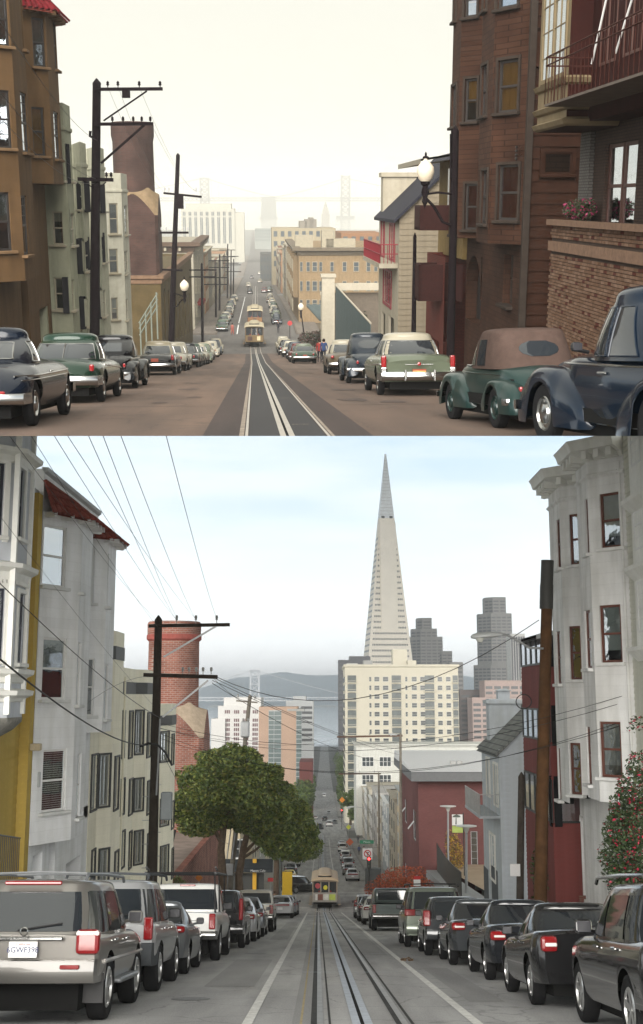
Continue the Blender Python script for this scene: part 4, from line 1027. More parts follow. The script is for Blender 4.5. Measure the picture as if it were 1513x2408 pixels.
# -- brick power house and chimney
BRICK=brickmat('brick_red',(.26,.085,.06),(.36,.14,.10),(.36,.29,.25),w=.45,h=.16,var=.45,msize=.022)
yc=at(408,1900,x=-12.2).y
ch=thing('chimney','massive round brick chimney with concrete collar behind the left pole','chimney',(at(408,1900,y=yc).x,yc,gl(yc)))
cx_,cr_=at(408,1600,y=yc).x,(468-350)/2/FPX*yc*1.03
zt_=Z(408,1463,yc);zc_=Z(408,1668,yc);zlow=-24
k=MB();T=Matrix.Translation((cx_,yc,0))
k.lathe([(cr_*.98,zc_-.3),(cr_*.965,zt_-1.6),(cr_*1.02,zt_-1.2),(cr_*1.03,zt_-.2),(cr_*.99,zt_),(cr_*.8,zt_),(cr_*.8,zt_-2)],T,36);k.build('shaft',BRICK,ch,smooth=40)
k=MB();k.lathe([(cr_*.97,zt_-1.6),(cr_*1.05,zt_-1.45),(cr_*1.05,zt_-1.1),(cr_*1.0,zt_-1.0)],T,36);k.build('collar_band',mat('brick_band',(.30,.085,.07),.8,var=.2),ch,smooth=40)
chimney_base(ch,cx_,yc,cr_*.985,at(481,1750,y=yc-2).x-cx_,zlow,Z(440,1745,yc),zc_,BRICK,mat('concrete_tan',(.50,.40,.30),.85,var=.2))
ph0=A2[1][5][1]+.3;ph1=138.
ph=thing('power_house','red brick power house with arched windows behind the street tree','building',(-8.8,ph0,gl(ph0)))
k=MB();zp=Z(440,1985,ph0+8)
arched=[]
y=yc+6
while y<104:arched.append((y-ph0+0,y-ph0+1.8,gl(y)+1.4,gl(y)+4.6));y+=4.2
panel(k,(-8.8,ph0),(-8.8,107),-26,zp-1.5,arched,.25);panel(k,(-20,ph0+.01),(-8.8,ph0+.01),-26,zp-1.5);panel(k,(-8.8,107),(-20,107),-26,zp-1.5)
k.add([(-20,ph0,zp-1.5),(-8.8,ph0,zp-1.5),(-8.8,107,zp-1.5),(-20,107,zp-1.5)],[(0,1,2,3)]);k.build('wall',BRICK,ph)
for h in arched:window(ph,(-8.8,ph0),(-8.8,107),h,fm=GREYJ,depth=.25,style='casement',muntin=(2,4,'all'))
k=MB();cornice(k,[(-8.8,ph0),(-8.8,107)],zp-1.5,[(0,-.3),(.2,-.1),(.25,.1),(-.2,.12)]);k.build('coping',BRICK,ph)
k=MB();q=at(430,1990,y=ph0-.2)
k.span((-13,ph0-1.6,gl(ph0)-1),(-8.4,ph0-.05,Z(440,1990,ph0)),M=None);k.build('annex',brickmat('brick_dark',(.16,.07,.055),(.2,.09,.07),(.2,.17,.15)),ph)
k=MB();za=Z(440,1985,ph0);k.add([(-13.2,ph0-1.8,za-.3),(-8.2,ph0-1.8,za-.3),(-8.2,ph0+.6,za+.7),(-13.2,ph0+.6,za+.7)],[(0,1,2,3)]);k.build('annex_roof',mat('slate_dark',(.05,.055,.055),.7,var=.3),ph)
# -- cream corner building with the dark awning beyond the crossing
yb=134.
cb_=bldg('corner_building','cream corner building with dark shop awning beyond the crossing',[(-22,yb),(-9.3,yb),(-9.3,yb+22),(-22,yb+22)],-26,Z(600,1880,yb),mat('corner_cream',(.55,.47,.33),.8,var=.1,streak=.1),[(0,hole((-22,yb),(-9.3,yb),a,b,r0,r1),dict(fm=WHITEW,trim=WHITEW,sill=WHITEW))for r0,r1 in((1975,2018),(1908,1948))for a,b in((552,568),(592,612))])
k=MB();q=at(600,2040,y=yb-.1);k.add([(q.x-5,yb-.05,q.z+.9),(q.x+2,yb-.05,q.z+.9),(q.x+2,yb-1.3,q.z),(q.x-5,yb-1.3,q.z),(q.x+2,yb-1.3,q.z-.35),(q.x-5,yb-1.3,q.z-.35)],[(0,1,2,3),(3,2,4,5)]);aw=k.build('awning',mat('awning_black',(.03,.035,.04),.8),cb_)
text_part('awning_lettering','Mason Cafe',.34,WHITEW,aw,Vector((q.x+.4,yb-1.31,q.z-.18))-cb_.location-aw.location,(R(90),0,0))
k=MB();p=at(599,2060,y=yb-.4);k.box((p.x,yb-.4,p.z),(.42,.3,3.6));k.build('pillar',mat('yellow_pillar',(.75,.42,.03),.5,var=.06),cb_)
k=MB();k.box((q.x-2,yb-.03,q.z-1.9),(6,.06,2.6));k.build('shopfront',DKTRIM,cb_)
def terrace(side,y0,y1,h,m,label,rows=2,cols=3,x=9.4,trim=None,back=9.,wm=FARGLASS,group=None,corn=True):
 s=-1 if side=='l' else 1;g_=gl if FRAME=='L' else gu;zb=g_(y1)-3;zt=g_((y0+y1)/2)+h
 pts=[(-x-back,y0),(-x,y0),(-x,y1),(-x-back,y1)]if s<0 else[(x+back,y1),(x,y1),(x,y0),(x+back,y0)]
 b=bldg('terrace_house',label,pts,zb,zt,m,cat='house',group=group)
 fl=h/(rows+.6)
 sf,sc=(1,0)if s<0 else(1,2)
 for seg,n in((sf,cols),(sc,3)):
  d,nn,L=frame_of(pts[seg],pts[seg+1]);rects=[]
  for i in range(rows):
   z=zt-fl*(i+1)+fl*.12
   for j in range(n):
    u=L*(j+.5)/n;rects.append((u-min(.55,L/n*.3),u+min(.55,L/n*.3),z,z+fl*.6))
  simple_windows(b,pts[seg],pts[seg+1],rects,wm,trim,.06)
 if corn:
  k=MB();cornice(k,pts,zt-.1,[(0,-.35),(.12,-.25),(.3,.05),(.32,.2),(-.2,.22)]);k.build('cornice',trim or m,b)
 return b
random.seed(5)
pal=[(.50,.46,.38),(.42,.42,.42),(.55,.50,.42),(.40,.20,.15),(.60,.58,.53),(.45,.38,.30),(.52,.50,.48),(.35,.33,.30)]
ordn=['first','second','third','fourth','fifth','sixth','seventh','eighth','ninth','tenth','eleventh','twelfth','thirteenth','fourteenth','fifteenth','sixteenth','seventeenth','eighteenth']
y=157.
for i in range(8):
 L_=random.uniform(14,20);terrace('l',y,y+L_-.3,random.uniform(8.5,12),mat('terrace_l%d'%i,pal[i%8],.85,var=.12,streak=.1),ordn[i]+' house beyond the cream corner building on the left side',3,3,trim=WHITEW if i%2 else None);y+=L_
 if 288<y<312:y=314
 # -- right-hand side, near: pale boarded house at the picture's edge
PALEB=mat('pale_boards',(.66,.66,.58),.75,var=.1,streak=.15)
q0=P(1487,1650,8.6)
ph2=thing('edge_house','pale clapboard house at right edge beside the white bay building','house',(8.6,q0[1]-3,gl(q0[1])))
k=MB();k.span((8.62,q0[1]-7,-12),(13,q0[1]-.06,12));k.build('wall',PALEB,ph2)
boards(ph2,(8.62,q0[1]-.06),(8.62,q0[1]-2.5),-5,10,.17,PALEB)
bx=8.42;b0=q0[1]-1.5
k=MB();k.span((bx,b0-3,1.2),(8.62,b0,9));k.build('bay',OFFW,ph2)
for z in(1.2,3.35,5.2):k=MB();cornice(k,[(8.62,b0),(bx,b0),(bx,b0-3)],z,[(0,-.25),(.08,-.15),(.22,.02),(.24,.12),(0,.16)]);k.build('cornice',OFFW,ph2)
for z in(1.7,3.9,6.2):window(ph2,(bx,b0),(bx,b0-3),(.25,1.2,z,z+1.35),fm=WHITEW,depth=.02,muntin=(2,4,'all'))
# -- white bay building on the right
BROWNJ=mat('brown_sash',(.13,.045,.03),.55,var=.15)
PLAST=mat('plaster_right',(.84,.84,.83),.85,var=.1,scale=1.0,lines=.32,bump=.15,bscale=40,streak=.24)
xr,xq=8.6,7.75
a0=P(1486,1500,xr);a1=P(1396,1500,xq);a2=P(1369,1500,xq);a4=P(1327,1500,xq);a5=P(1301,1500,xq)
a3=(xr,a2[1]+.8);a3b=(xr,max(a3[1]+.02,a4[1]-.9));a6=(xr,a5[1]+.85)
pts=[(14,a6[1]),a6,a5,a4,a3b,a3,a2,a1,a0,(14,a0[1])]
zbr=Z(1420,1885,a1[1]);ztr=Z(1420,1075,a1[1])
wins=[]
for r0,r1,bl in((1158,1288,LINEN),(1422,1558,LINEN),(1697,1828,SHADE)):
 ob=dict(fm=BROWNJ,sill=PLAST,fw=.07);oc=dict(ob,blind=bl,blind_drop=.8)
 wins+=[(7,hole(a1,a0,1412,1462,r0,r1),oc),(6,hole(a2,a1,1377,1390,r0+12,r1+14),ob),(3,hole(a4,a3b,1340,1367,r0+50,r1+40),ob),(2,hole(a5,a4,1309,1319,r0+62,r1+50),ob)]
wb=bldg('bay_building','white plaster building with rounded bays, brown sashes and bracketed cornice',pts,zbr,ztr,PLAST,wins,cat='building')
for run in([a3,a2,a1,a0],[a6,a5,a4,a3b]):
 k=MB();cornice(k,run,ztr-.62,[(0,-.06),(.07,0),(.07,.06),(0,.1)]);k.build('string_course',PLAST,wb)
 k=MB();cornice(k,run,ztr,[(0,-.15),(.08,-.1),(.12,.0),(.5,.12),(.55,.3),(.62,.42),(-.1,.46)]);k.build('cornice',OFFW,wb,smooth=25)
 for a,b in zip(run[:-1],run[1:]):
  d,n,L=frame_of(a,b);N_=max(2,int(L/.42))
  for i in range(N_):
   u=L*(i+.5)/N_;k=MB();k.box((a[0]+d.x*u+n.x*.22,a[1]+d.y*u+n.y*.22,ztr-.03),(.17,.44,.24),math.atan2(d.y,d.x));k.build('bracket',OFFW,wb)
k=MB();panel(k,(14,a6[1]),(xr+.02,a6[1]),-14,ztr);
door=hole((xr+.02,a6[1]),(xr+.02,a0[1]),1344,1374,1915,2075)
door=(door[0],door[1],door[2]-.4,door[3])
panel(k,(xr+.02,a6[1]),(xr+.02,a0[1]),-14,zbr+.3,[door],.8);panel(k,(xr+.02,a0[1]),(14,a0[1]),-14,ztr);k.build('wall',PLAST,wb)
d,n,L=frame_of((xr+.02,a6[1]),(xr+.02,a0[1]));dw=door[1]-door[0]
k=MB();arc=[(xr-.02,a6[1]-(door[0]+dw/2+dw/2*math.cos(t)),door[3]-dw/2+dw/2*math.sin(t))for t in np.linspace(0,math.pi,13)]
top=[(xr-.02,p[1],door[3]+.02)for p in arc];k.grid([arc,top]);k.grid([arc,[(p[0]+.8,p[1],p[2])for p in arc]]);k.build('door_arch',PLAST,wb)
k=MB();k.box((xr+.75,a6[1]-(door[0]+door[1])/2,(door[2]+door[3])/2),(.05,dw,door[3]-door[2]));k.build('door',mat('door_dark',(.06,.04,.03),.6),wb)
RB=brickmat('brick_base',(.16,.05,.04),(.20,.07,.05),(.17,.12,.1),var=.2)
k=MB();yy0=a6[1]-door[0];
ysl=np.linspace(a6[1]-door[1]-.15,a0[1]-4,8)
rows=[[(xr-.12,y,gl(y)-1),(xr-.12,y,gl(y)+1.25+.35*(0))]for y in ysl];k.grid(rows);k.grid([[r[1],(xr+.05,r[1][1],r[1][2])]for r in rows]);
k.span((xr-.14,a6[1]-.12,-14),(xr+.1,a6[1]-door[0]-.02,zbr-3.6));k.build('brick_base',RB,wb)
# -- dark red boarded house with glazed bands
REDB=mat('dark_red_boards',(.20,.055,.05),.75,var=.15,streak=.18)
BLKF=mat('black_frame',(.02,.025,.024),.5,var=.1)
r1_=a6[1]+.4;r0x=7.75;ry1=P(1229,1750,r0x)[1]
rh=thing('red_house','dark red boarded house with black glazed balcony bands behind the brown pole','house',(r0x,r1_,gl(r1_)))
zz=[Z(1245,r,(r1_+ry1)/2)for r in(1478,1500,1568,1664,1742,1820,1920,2040)]
k=MB();k.span((r0x+.06,r1_+.05,-20),(13.5,ry1,zz[1]));k.build('wall',REDB,rh)
for zt_,zb_ in((zz[2],zz[3]),(zz[4],zz[5]),(zz[6],zz[7]-3)):
 boards(rh,(r0x+.06,ry1),(r0x+.06,r1_+.05),zb_,zt_,.16,REDB);boards(rh,(r0x+.06,r1_+.05),(13.5,r1_+.05),zb_,zt_,.16,REDB)
for i,(zt_,zb_)in enumerate(((zz[1],zz[2]),(zz[3],zz[4]),(zz[5],zz[6]))):
 for(p,q)in(((r0x+.06,ry1),(r0x+.06,r1_+.05)),((r0x+.06,r1_+.05),(11.5,r1_+.05))):
  d,n,L=frame_of(p,q);N_=max(2,int(L/1.0));
  for j in range(N_):window(rh,p,q,(L*j/N_+.02,L*(j+1)/N_-.02,zb_+.05,zt_-.02),fm=BLKF,depth=-.04,style='plain',fw=.07,glass=None)
k=MB();k.add([(r0x-.4,r1_-.3,zz[1]-.05),(r0x-.4,ry1+.2,zz[1]-.05),(13.5,ry1+.2,zz[0]+1.1),(13.5,r1_-.3,zz[0]+1.1)],[(0,1,2,3)]);k.add([(r0x-.4,r1_-.3,zz[1]-.2),(r0x-.4,ry1+.2,zz[1]-.2),(13.5,ry1+.2,zz[0]+.95),(13.5,r1_-.3,zz[0]+.95)],[(0,1,2,3)]);k.grid([[(r0x-.4,r1_-.3,zz[1]-.2),(13.5,r1_-.3,zz[0]+.95)],[(r0x-.4,r1_-.3,zz[1]-.05),(13.5,r1_-.3,zz[0]+1.1)]]);k.build('roof',GREYJ,rh)
# -- grey gabled house
GREYB=mat('grey_boards',(.52,.56,.60),.75,var=.08,streak=.15)
SHING=brickmat('roof_shingle',(.20,.21,.20),(.25,.26,.25),(.10,.11,.11),w=.5,h=.22,msize=.02)
gx=8.1;g0=P(1181,1900,gx)[1];g1=P(1136,1900,gx)[1]
ze=Z(1181,1762,g0);zr_=Z(1205,1690,g0)+.9;gx2=14.
gh2=thing('gabled_house','pale grey gabled house with shingle roof, chimney and iron balcony','house',(gx,g0,gl(g0)))
fw=[hole((gx,g1),(gx,g0),a,b,r0,r1)for a,b,r0,r1 in((1146,1153,1785,1868),(1163,1172,1798,1890),(1154,1166,1965,2065))]
k=MB();panel(k,(gx,g1),(gx,g0),-22,ze,fw,.12);xm=(gx+gx2)/2
k.add([(gx,g0,-22),(gx2,g0,-22),(gx2,g0,ze),(xm,g0,ze+(xm-gx)*.95),(gx,g0,ze)],[(0,1,2,3,4)]);k.add([(gx,g1,-22),(gx2,g1,-22),(gx2,g1,ze),(xm,g1,ze+(xm-gx)*.95),(gx,g1,ze)],[(0,1,2,3,4)])
k.build('wall',GREYB,gh2)
for h in fw:window(gh2,(gx,g1),(gx,g0),h,fm=OFFW,style='casement',muntin=(2,4,'all'),trim=OFFW)
boards(gh2,(gx,g0),(gx2,g0),-18,ze,.25,GREYB)
z=ze;i=0
while z<ze+(xm-gx)*.95-.2:
 o_=(z+.25-ze)/.95;boards(gh2,(gx+o_,g0),(gx2-o_,g0),z,z+.25,.25,GREYB);z+=.25
k=MB();k.box((gx-.03,g0-.04,(ze-18)/2),(.12,.12,ze+18));k.build('corner_board',GREYB,gh2)
zrg=ze+(xm-gx)*.95
k=MB();k.add([(gx-.25,g0-.25,ze-.2),(gx-.25,g1+.2,ze-.2),(xm,g1+.2,zrg+.06),(xm,g0-.25,zrg+.06),(gx2+.25,g1+.2,ze-.2),(gx2+.25,g0-.25,ze-.2)],[(0,1,2,3),(3,2,4,5)]);k.add([(gx-.25,g0-.25,ze-.36),(gx-.25,g1+.2,ze-.36),(xm,g1+.2,zrg-.1),(xm,g0-.25,zrg-.1)],[(0,1,2,3)]);k.grid([[(gx-.25,g0-.25,ze-.36),(xm,g0-.25,zrg-.1)],[(gx-.25,g0-.25,ze-.2),(xm,g0-.25,zrg+.06)]]);k.build('roof',SHING,gh2)
cp=at(1162,1690,y=g1-2);k=MB();ct=Z(1162,1655,g1-2);k.box((gx+1.0,g1-1.2,(ct+ze)/2-.5),(1.6,1.1,ct-ze+1.5));k.box((gx+1.0,g1-1.2,ct+.1),(1.9,1.4,.18));k.box((gx+1.0,g1-1.2,ct+.4),(.6,.6,.5));k.box((gx+1.0,g1-1.2,ct+.7),(.9,.9,.1),top=.3);k.build('chimney',GREYB,gh2)
zb2=Z(1165,1912,g0+2);k=MB();k.span((gx-.95,g0+.6,zb2-.12),(gx,g1-.3,zb2));k.build('balcony_floor',GREYB,gh2)
k=MB()
for i in range(30):
 y=g0+.6+(g1-g0-.9)*i/29;k.tube([(gx-.92,y,zb2),(gx-.92,y,zb2+.95)],.012,4)
for i in range(5):k.tube([(gx-.92+.18*i,g0+.6,zb2),(gx-.92+.18*i,g0+.6,zb2+.95)],.012,4)
k.tube([(gx,g0+.6,zb2+.95),(gx-.92,g0+.6,zb2+.95),(gx-.92,g1-.3,zb2+.95)],.02,5);bl_=k.build('balcony_railing',mat('iron_white',(.5,.5,.5),.5),gh2)
for a,b in((1140,1150),(1158,1172)):
 q=at(a,2100,x=gx);k=MB();y1_=at(b,2100,x=gx).y;k.span((gx-.02,y1_,gl(q.y)-.3),(gx+.03,q.y,Z(a,2035,q.y)));k.build('garage_door',mat('garage_dark',(.10,.11,.12),.7),gh2)
 # -- brick-red modern school block with white flat roof
SCH=brickmat('school_brick',(.155,.055,.055),(.19,.068,.065),(.13,.07,.065),var=.12)
sx=8.3;s0=P(985,1950,sx)[1];s1=P(947,1950,sx)[1];zs0=Z(985,1834,s0);sxr=34.
sw=[hole((sx,s1),(sx,s0),a,b,r0,r1)for a,b,r0,r1 in((951,957,1880,1935),(971,978,1905,1975),(952,957,2030,2065))]
sg=hole((sx,s0),(sxr,s0),1108,1124,1955,2035)
k=MB();panel(k,(sx,s1),(sx,s0),-30,zs0,sw,.2);panel(k,(sx,s0),(sxr,s0),-30,zs0,[sg],.2);panel(k,(sxr,s0),(sxr,s1),-30,zs0)
sch=thing('school_building','brick-red modern block with white flat roof and deep grey eaves','building',(sx,s0,gl(s0)))
k.build('wall',SCH,sch)
for h in sw:window(sch,(sx,s1),(sx,s0),h,fm=GREYJ,depth=.2,style='plain')
window(sch,(sx,s0),(sxr,s0),sg,fm=GREYJ,depth=.2,style='plain',muntin=(1,5,'all'))
for h in sw[:2]:
 u=(h[0]+h[1])/2;y=s1-u;z=h[2]+(h[3]-h[2])*.45;k=MB();k.add([(sx-.02,y-.5,z+.5),(sx-.02,y+.5,z+.5),(sx-.55,y+.5,z-.15),(sx-.55,y-.5,z-.15)],[(0,1,2,3)]);k.add([(sx-.05,y-.5,z+.44),(sx-.05,y+.5,z+.44),(sx-.58,y+.5,z-.21),(sx-.58,y-.5,z-.21)],[(0,1,2,3)]);k.build('open_sash',WHITEW,sch)
k=MB();ov=.7
k.span((sx-ov,s0-1.6,zs0-.02),(sxr+ov,s1+2.5,zs0+.75));k.build('eaves',mat('dark_fascia',(.14,.145,.15),.6,var=.1),sch)
k=MB();k.add([(sx-ov+.05,s0-1.5,zs0+.78),(sxr+ov,s0-1.5,zs0+.78),(sxr+ov,s1+2.4,zs0+1.5),(sx-ov+.05,s1+2.4,zs0+1.5)],[(0,1,2,3)]);k.grid([[(sx-ov+.05,s0-1.5,zs0+.7),(sx-ov+.05,s1+2.4,zs0+.7)],[(sx-ov+.05,s0-1.5,zs0+.78),(sx-ov+.05,s1+2.4,zs0+1.5)]]);rf=k.build('roof',mat('roof_membrane',(.78,.78,.78),.6,var=.06,streak=0),sch)
for px in(1068,1084):k=MB();k.box((at(px,1800,y=s0+6).x,s0+7,zs0+1.1),(.5,.5,.35));k.build('roof_vent',CONC2,rf)
k=MB();p=at(1056,1890,y=s0-.15);k.lathe([(.08,-.5),(.1,.1),(.5,.35),(.5,.4)],Matrix.Translation((p.x+4.2,s0-.35,p.z)),14);k.build('wall_lamp',CONC2,sch)
# -- beige and grey houses behind the school
def rterr(y0,y1,r_top,m,label,rows=3,cols=4,trim=None,x=9.0):
 h=Z(900,r_top,y0)-gl((y0+y1)/2);return terrace('r',y0,y1,h,m,label,rows,cols,x=x,trim=trim,back=16)
rterr(s1+6,s1+19,1868,mat('peach_plaster',(.60,.50,.36),.85,var=.08,streak=.1),'peach house with grey cornice just past the brick-red school',4,3,GREYJ,8.9)
rterr(s1+20,s1+34,1878,mat('tan_plaster',(.42,.38,.31),.85,var=.1,streak=.15),'tan house behind the peach house on the right',4,3,None,8.7)
rterr(s1+35,s1+50,1892,mat('grey_terr',(.42,.45,.47),.85,var=.1,streak=.1),'pale blue-grey house third in the row past the school',4,3,WHITEW,8.6)
y=s1+52
for i in range(7):
 L_=random.uniform(14,20)
 if 283<y<318:y=320
 terrace('r',y,y+L_-.3,random.uniform(9,12.5),mat('terrace_r%d'%i,pal[(i+4)%8],.85,var=.12,streak=.1),ordn[i]+' house beyond the blue-grey one on the right side',3,3,trim=WHITEW if i%2 else None);y+=L_
WH2=mat('white_block',(.62,.62,.58),.8,var=.08,streak=.12)
yw=300.;x0_,x1_=at(838,1800,y=yw).x,at(1010,1800,y=yw).x;zt2=Z(900,1752,yw)
b2=bldg('apartment_block','white low apartment block with triple windows below the cream tower',[(x0_,yw+24),(x0_,yw),(x1_+20,yw),(x1_+20,yw+24)],-45,zt2,WH2)
rects=[]
for r0,r1 in((1780,1802),(1822,1845)):
 for a in(852,893,962):
  for j in range(3):q=at(a+j*9,(r0+r1)/2,y=yw);rects.append((q.x-x0_,q.x-x0_+.95,Z(a,r1,yw),Z(a,r0,yw)))
simple_windows(b2,(x0_,yw),(x1_+20,yw),rects,FARGLASS,WHITEW,.1)
k=MB();cornice(k,[(x0_,yw+24),(x0_,yw),(x1_+20,yw)],zt2,[(0,-.6),(.2,-.3),(.5,0),(.5,.2),(-.3,.25)]);k.build('cornice',WH2,b2)
# -- cream apartment tower
CT=mat('tower_cream',(.64,.60,.50),.8,var=.05,streak=.06)
yt=390.;X=lambda px,y=yt:at(px,1650,y=y).x
tx0,tx1=X(812),X(1079);ztt=Z(940,1566,yt)
tw=bldg('apartment_tower','cream apartment tower with stacked balconies in front of the pyramid',[(tx0,yt+40),(tx0,yt),(tx1,yt),(tx1,yt+40)],-62,ztt,CT,cat='tower',roof=CONC2)
fl=Z(900,1600,yt)-Z(900,1620.5,yt);rects=[];N_=14
BGL=mat('balcony_glass',(.10,.12,.12),.25,var=.4,scale=.4)
for i in range(N_):
 zc2=Z(900,1597,yt)-fl*i
 for a,b in((869,874),(881,893),(901,914),(954,959),(969,981),(989,1001),(1030,1041),(1050,1061)):rects.append((X(a)-tx0,X(b)-tx0,zc2-.75,zc2+.75))
 for a,b in((818,838),(922,944),(1000,1022),(1066,1078)):
  ua,ub=X(a)-tx0,X(b)-tx0
  k=MB();k.box((tx0+(ua+ub)/2,yt+.1,zc2+.05),(ub-ua,.5,2.3));k.build('balcony_opening',BGL,tw)
  k=MB();k.box((tx0+(ua+ub)/2,yt-.5,zc2-1.2),(ub-ua+.3,1.0,.22));k.box((tx0+(ua+ub)/2,yt-.95,zc2-.6),(ub-ua+.3,.08,.12));k.build('balcony',CT,tw)
simple_windows(tw,(tx0,yt),(tx1,yt),rects,FARGLASS,WH2,.1)
rects=[(4+7*j,8+7*j,Z(900,1597,yt)-fl*i-.9,Z(900,1597,yt)-fl*i+.9)for i in range(N_)for j in range(5)]
simple_windows(tw,(tx0,yt+40),(tx0,yt),rects,FARGLASS,None,.1)
k=MB();cornice(k,[(tx0,yt+40),(tx0,yt),(tx1,yt),(tx1,yt+40)],ztt,[(0,-.5),(.4,-.2),(.4,.5),(-.3,.5)]);k.build('parapet',CT,tw)
for a,b,r,dy,m in((930,965,1527,12,CT),(858,880,1553,10,CONC2),(965,985,1553,8,CT),(818,845,1560,14,WH2)):
 k=MB();zq=Z(a,r,yt+dy);k.span((X(a),yt+dy,ztt-1),(X(b),yt+dy+8,zq));k.build('roof_house',m,tw)
 # -- the pyramid
PYR=mat('pyramid_quartz',(.86,.81,.72),.75,var=.06,scale=.15,streak=.05)
PYT=mat('pyramid_cap',(.74,.78,.80),.5,.1,var=.06,scale=.3)
yp=1270.;ax=at(918,1058,y=yp);Zp=lambda r:Z(918,r,yp);Xp=lambda px,r:at(px,r,y=yp).x
zA,zB=ax.z,Zp(1540);hwB=(Xp(963,1540)-Xp(865,1540))/2;cxp=(Xp(963,1540)+Xp(865,1540))/2;
sl_=hwB/(zA-zB);zbase=-70;hw=lambda z:(zA-z)*sl_+.9
py_=thing('pyramid_tower','tall white pyramid skyscraper tapering to a point above the town','skyscraper',(cxp,yp+hw(zbase),zbase))
yc_=yp+hw(zB);zsp=Zp(1213);rot_=R(5)
k=MB();T=Matrix.Translation((cxp,yc_,0))@Matrix.Rotation(rot_,4,'Z')
def sq(z,e=0.):h=hw(z)+e;return[(-h,-h,z),(h,-h,z),(h,h,z),(-h,h,z)]
k.grid([[T@Vector(v)for v in sq(z)]for z in(zbase,zsp)],close=True);k.build('shaft',PYR,py_)
k=MB();k.grid([[T@Vector(v)for v in sq(z)]for z in(zsp,zA-4)]+[[T@Vector(v)for v in[(-.8,-.8,zA),(.8,-.8,zA),(.8,.8,zA),(-.8,.8,zA)]]],close=True);k.add([T@Vector(v)for v in[(-.8,-.8,zA),(.8,-.8,zA),(.8,.8,zA),(-.8,.8,zA)]],[(0,1,2,3)]);sp_=k.build('spire',PYT,py_)
for i in range(17):
 z=zsp+4+(zA-zsp-8)*i/17;k=MB();h=hw(z)+.06;k.add([T@Vector(v)for v in[(-h,-h-.02,z),(h,-h-.02,z),(h,-h+.0,z+.3),(-h,-h+.0,z+.3)]],[(0,1,2,3)]);k.build('panel_joint',CONC2,sp_)
for sx_ in(-1,1):
 z=Zp(1211);k=MB();h=hw(z);k.box((sx_*h*.55,-h+.2,z),(h*.42,1.,2.6),M=T);k.build('vent_opening',BLKF,py_)
PW=mat('pyramid_glass',(.10,.105,.11),.3,var=.3,scale=.5)
fz=(Zp(1278)-Zp(1291.2))
wx=hw(Zp(1500))*.41
k=MB();zc1,zc0=Zp(1226),Zp(1485);k.add([T@Vector(v)for v in[(-wx,-hw(zc0)-.8,zc0),(wx,-hw(zc0)-.8,zc0),(wx,-hw(zc1)-4.5,zc1),(-wx,-hw(zc1)-4.5,zc1),(-wx,-hw(zc1)+1,zc1),(wx,-hw(zc1)+1,zc1),(-wx,-hw(zc0)+1,zc0),(wx,-hw(zc0)+1,zc0)]],[(0,1,2,3),(3,2,5,4),(0,3,4,6),(1,7,5,2)]);k.build('lift_shaft',PYR,py_)
z=Zp(1262);i=0
while z>zB-22:
 h=hw(z);segs=[(-h*.88,-wx-.6),(wx+.6,h*.88)]if z>zc0+1 else[(-h*.88,h*.88)]
 for a,b in segs:
  n=max(1,int(round((b-a)/1.75)));stp=(b-a)/n
  for j in range(n):
   k=MB();u=a+stp*(j+.5);tl=sl_
   k.add([T@Vector(v)for v in[(u-stp*.33,-hw(z-1)-.12,z-1),(u+stp*.33,-hw(z-1)-.12,z-1),(u+stp*.33,-hw(z+1)-.12,z+1),(u-stp*.33,-hw(z+1)-.12,z+1)]],[(0,1,2,3)])
   k.build('window',PW,py_)
 k=MB();k.box((h+.1,0,z),(.3,h*1.7,2),M=T);k.box((-h-.1,0,z),(.3,h*1.7,2),M=T);k.build('window_band',PW,py_)
 z-=fz;i+=1
 # -- stepped and slab towers around it
TG=mat('tower_granite',(.26,.255,.25),.7,var=.1,scale=.2);TP=mat('tower_pink',(.40,.31,.28),.8,var=.08,scale=.2);TD=mat('tower_dark',(.10,.10,.11),.5,var=.15,scale=.2);TGL=mat('tower_glass',(.06,.065,.07),.3,var=.3,scale=.4)
def tower(label,y,tiers,m,floors,wm=TGL,name='office_tower',turn=.35,flat=False,vert=False):
 """tiers = (px0, px1, top row); near face plus a slice of flank"""
 root=thing(name,label,'skyscraper',(at(tiers[0][0],1600,y=y).x,y,-70));fh=floors
 for t,(p0,p1,r)in enumerate(tiers):
  yy=y+t*3.;x0,x1=at(p0,1600,y=yy).x,at(p1,1600,y=yy).x;zt=Z((p0+p1)/2,r,yy);xm_=x0+(x1-x0)*(turn if not flat else 0.);dy=(xm_-x0)*1.2
  k=MB();k.prism([(x0,yy+dy),(xm_,yy),(x1,yy+.01),(x1,yy+30),(x0,yy+30)],-72,zt);k.build('tier',m,root)
  for(a,b)in(((x0,yy+dy),(xm_,yy)),((xm_,yy),(x1,yy))):
   if abs(b[0]-a[0])<1.5:continue
   d,n,L=frame_of(a,b)
   rects=[];z=zt-fh*1.6;cells=max(1,int(L/6.))
   while z>max(-30,zt-62):
    if vert:break
    for j in range(cells):rects.append((L*j/cells+L/cells*.1,L*(j+1)/cells-L/cells*.1,z,z+fh*.52))
    z-=fh
   if vert:
    nn=int(L/2.2)
    rects=[(L*j/nn+.35,L*(j+1)/nn-.35,zt-70,zt-3)for j in range(nn)]
   simple_windows(root,a,b,rects,wm,None,.15,'window_strip')
 return root
tower('dark stepped office tower just right of the pyramid',1500,[(1028,1065,1531),(963,1043,1497),(971,1030,1478),(984,1018,1453)],TG,4.)
tower('tall dark stepped office tower with flat crown above the grey house',1450,[(1122,1217,1563),(1132,1208,1442),(1147,1195,1404)],TG,4.)
tower('black and white striped slab tower beside the red house',1200,[(1204,1238,1490)],mat('tower_white',(.62,.62,.6),.7,var=.05),4.,TD,vert=True,flat=True)
tower('dark slab tower behind the cream apartment tower on its right',1100,[(1058,1090,1557)],TG,4.,flat=True)
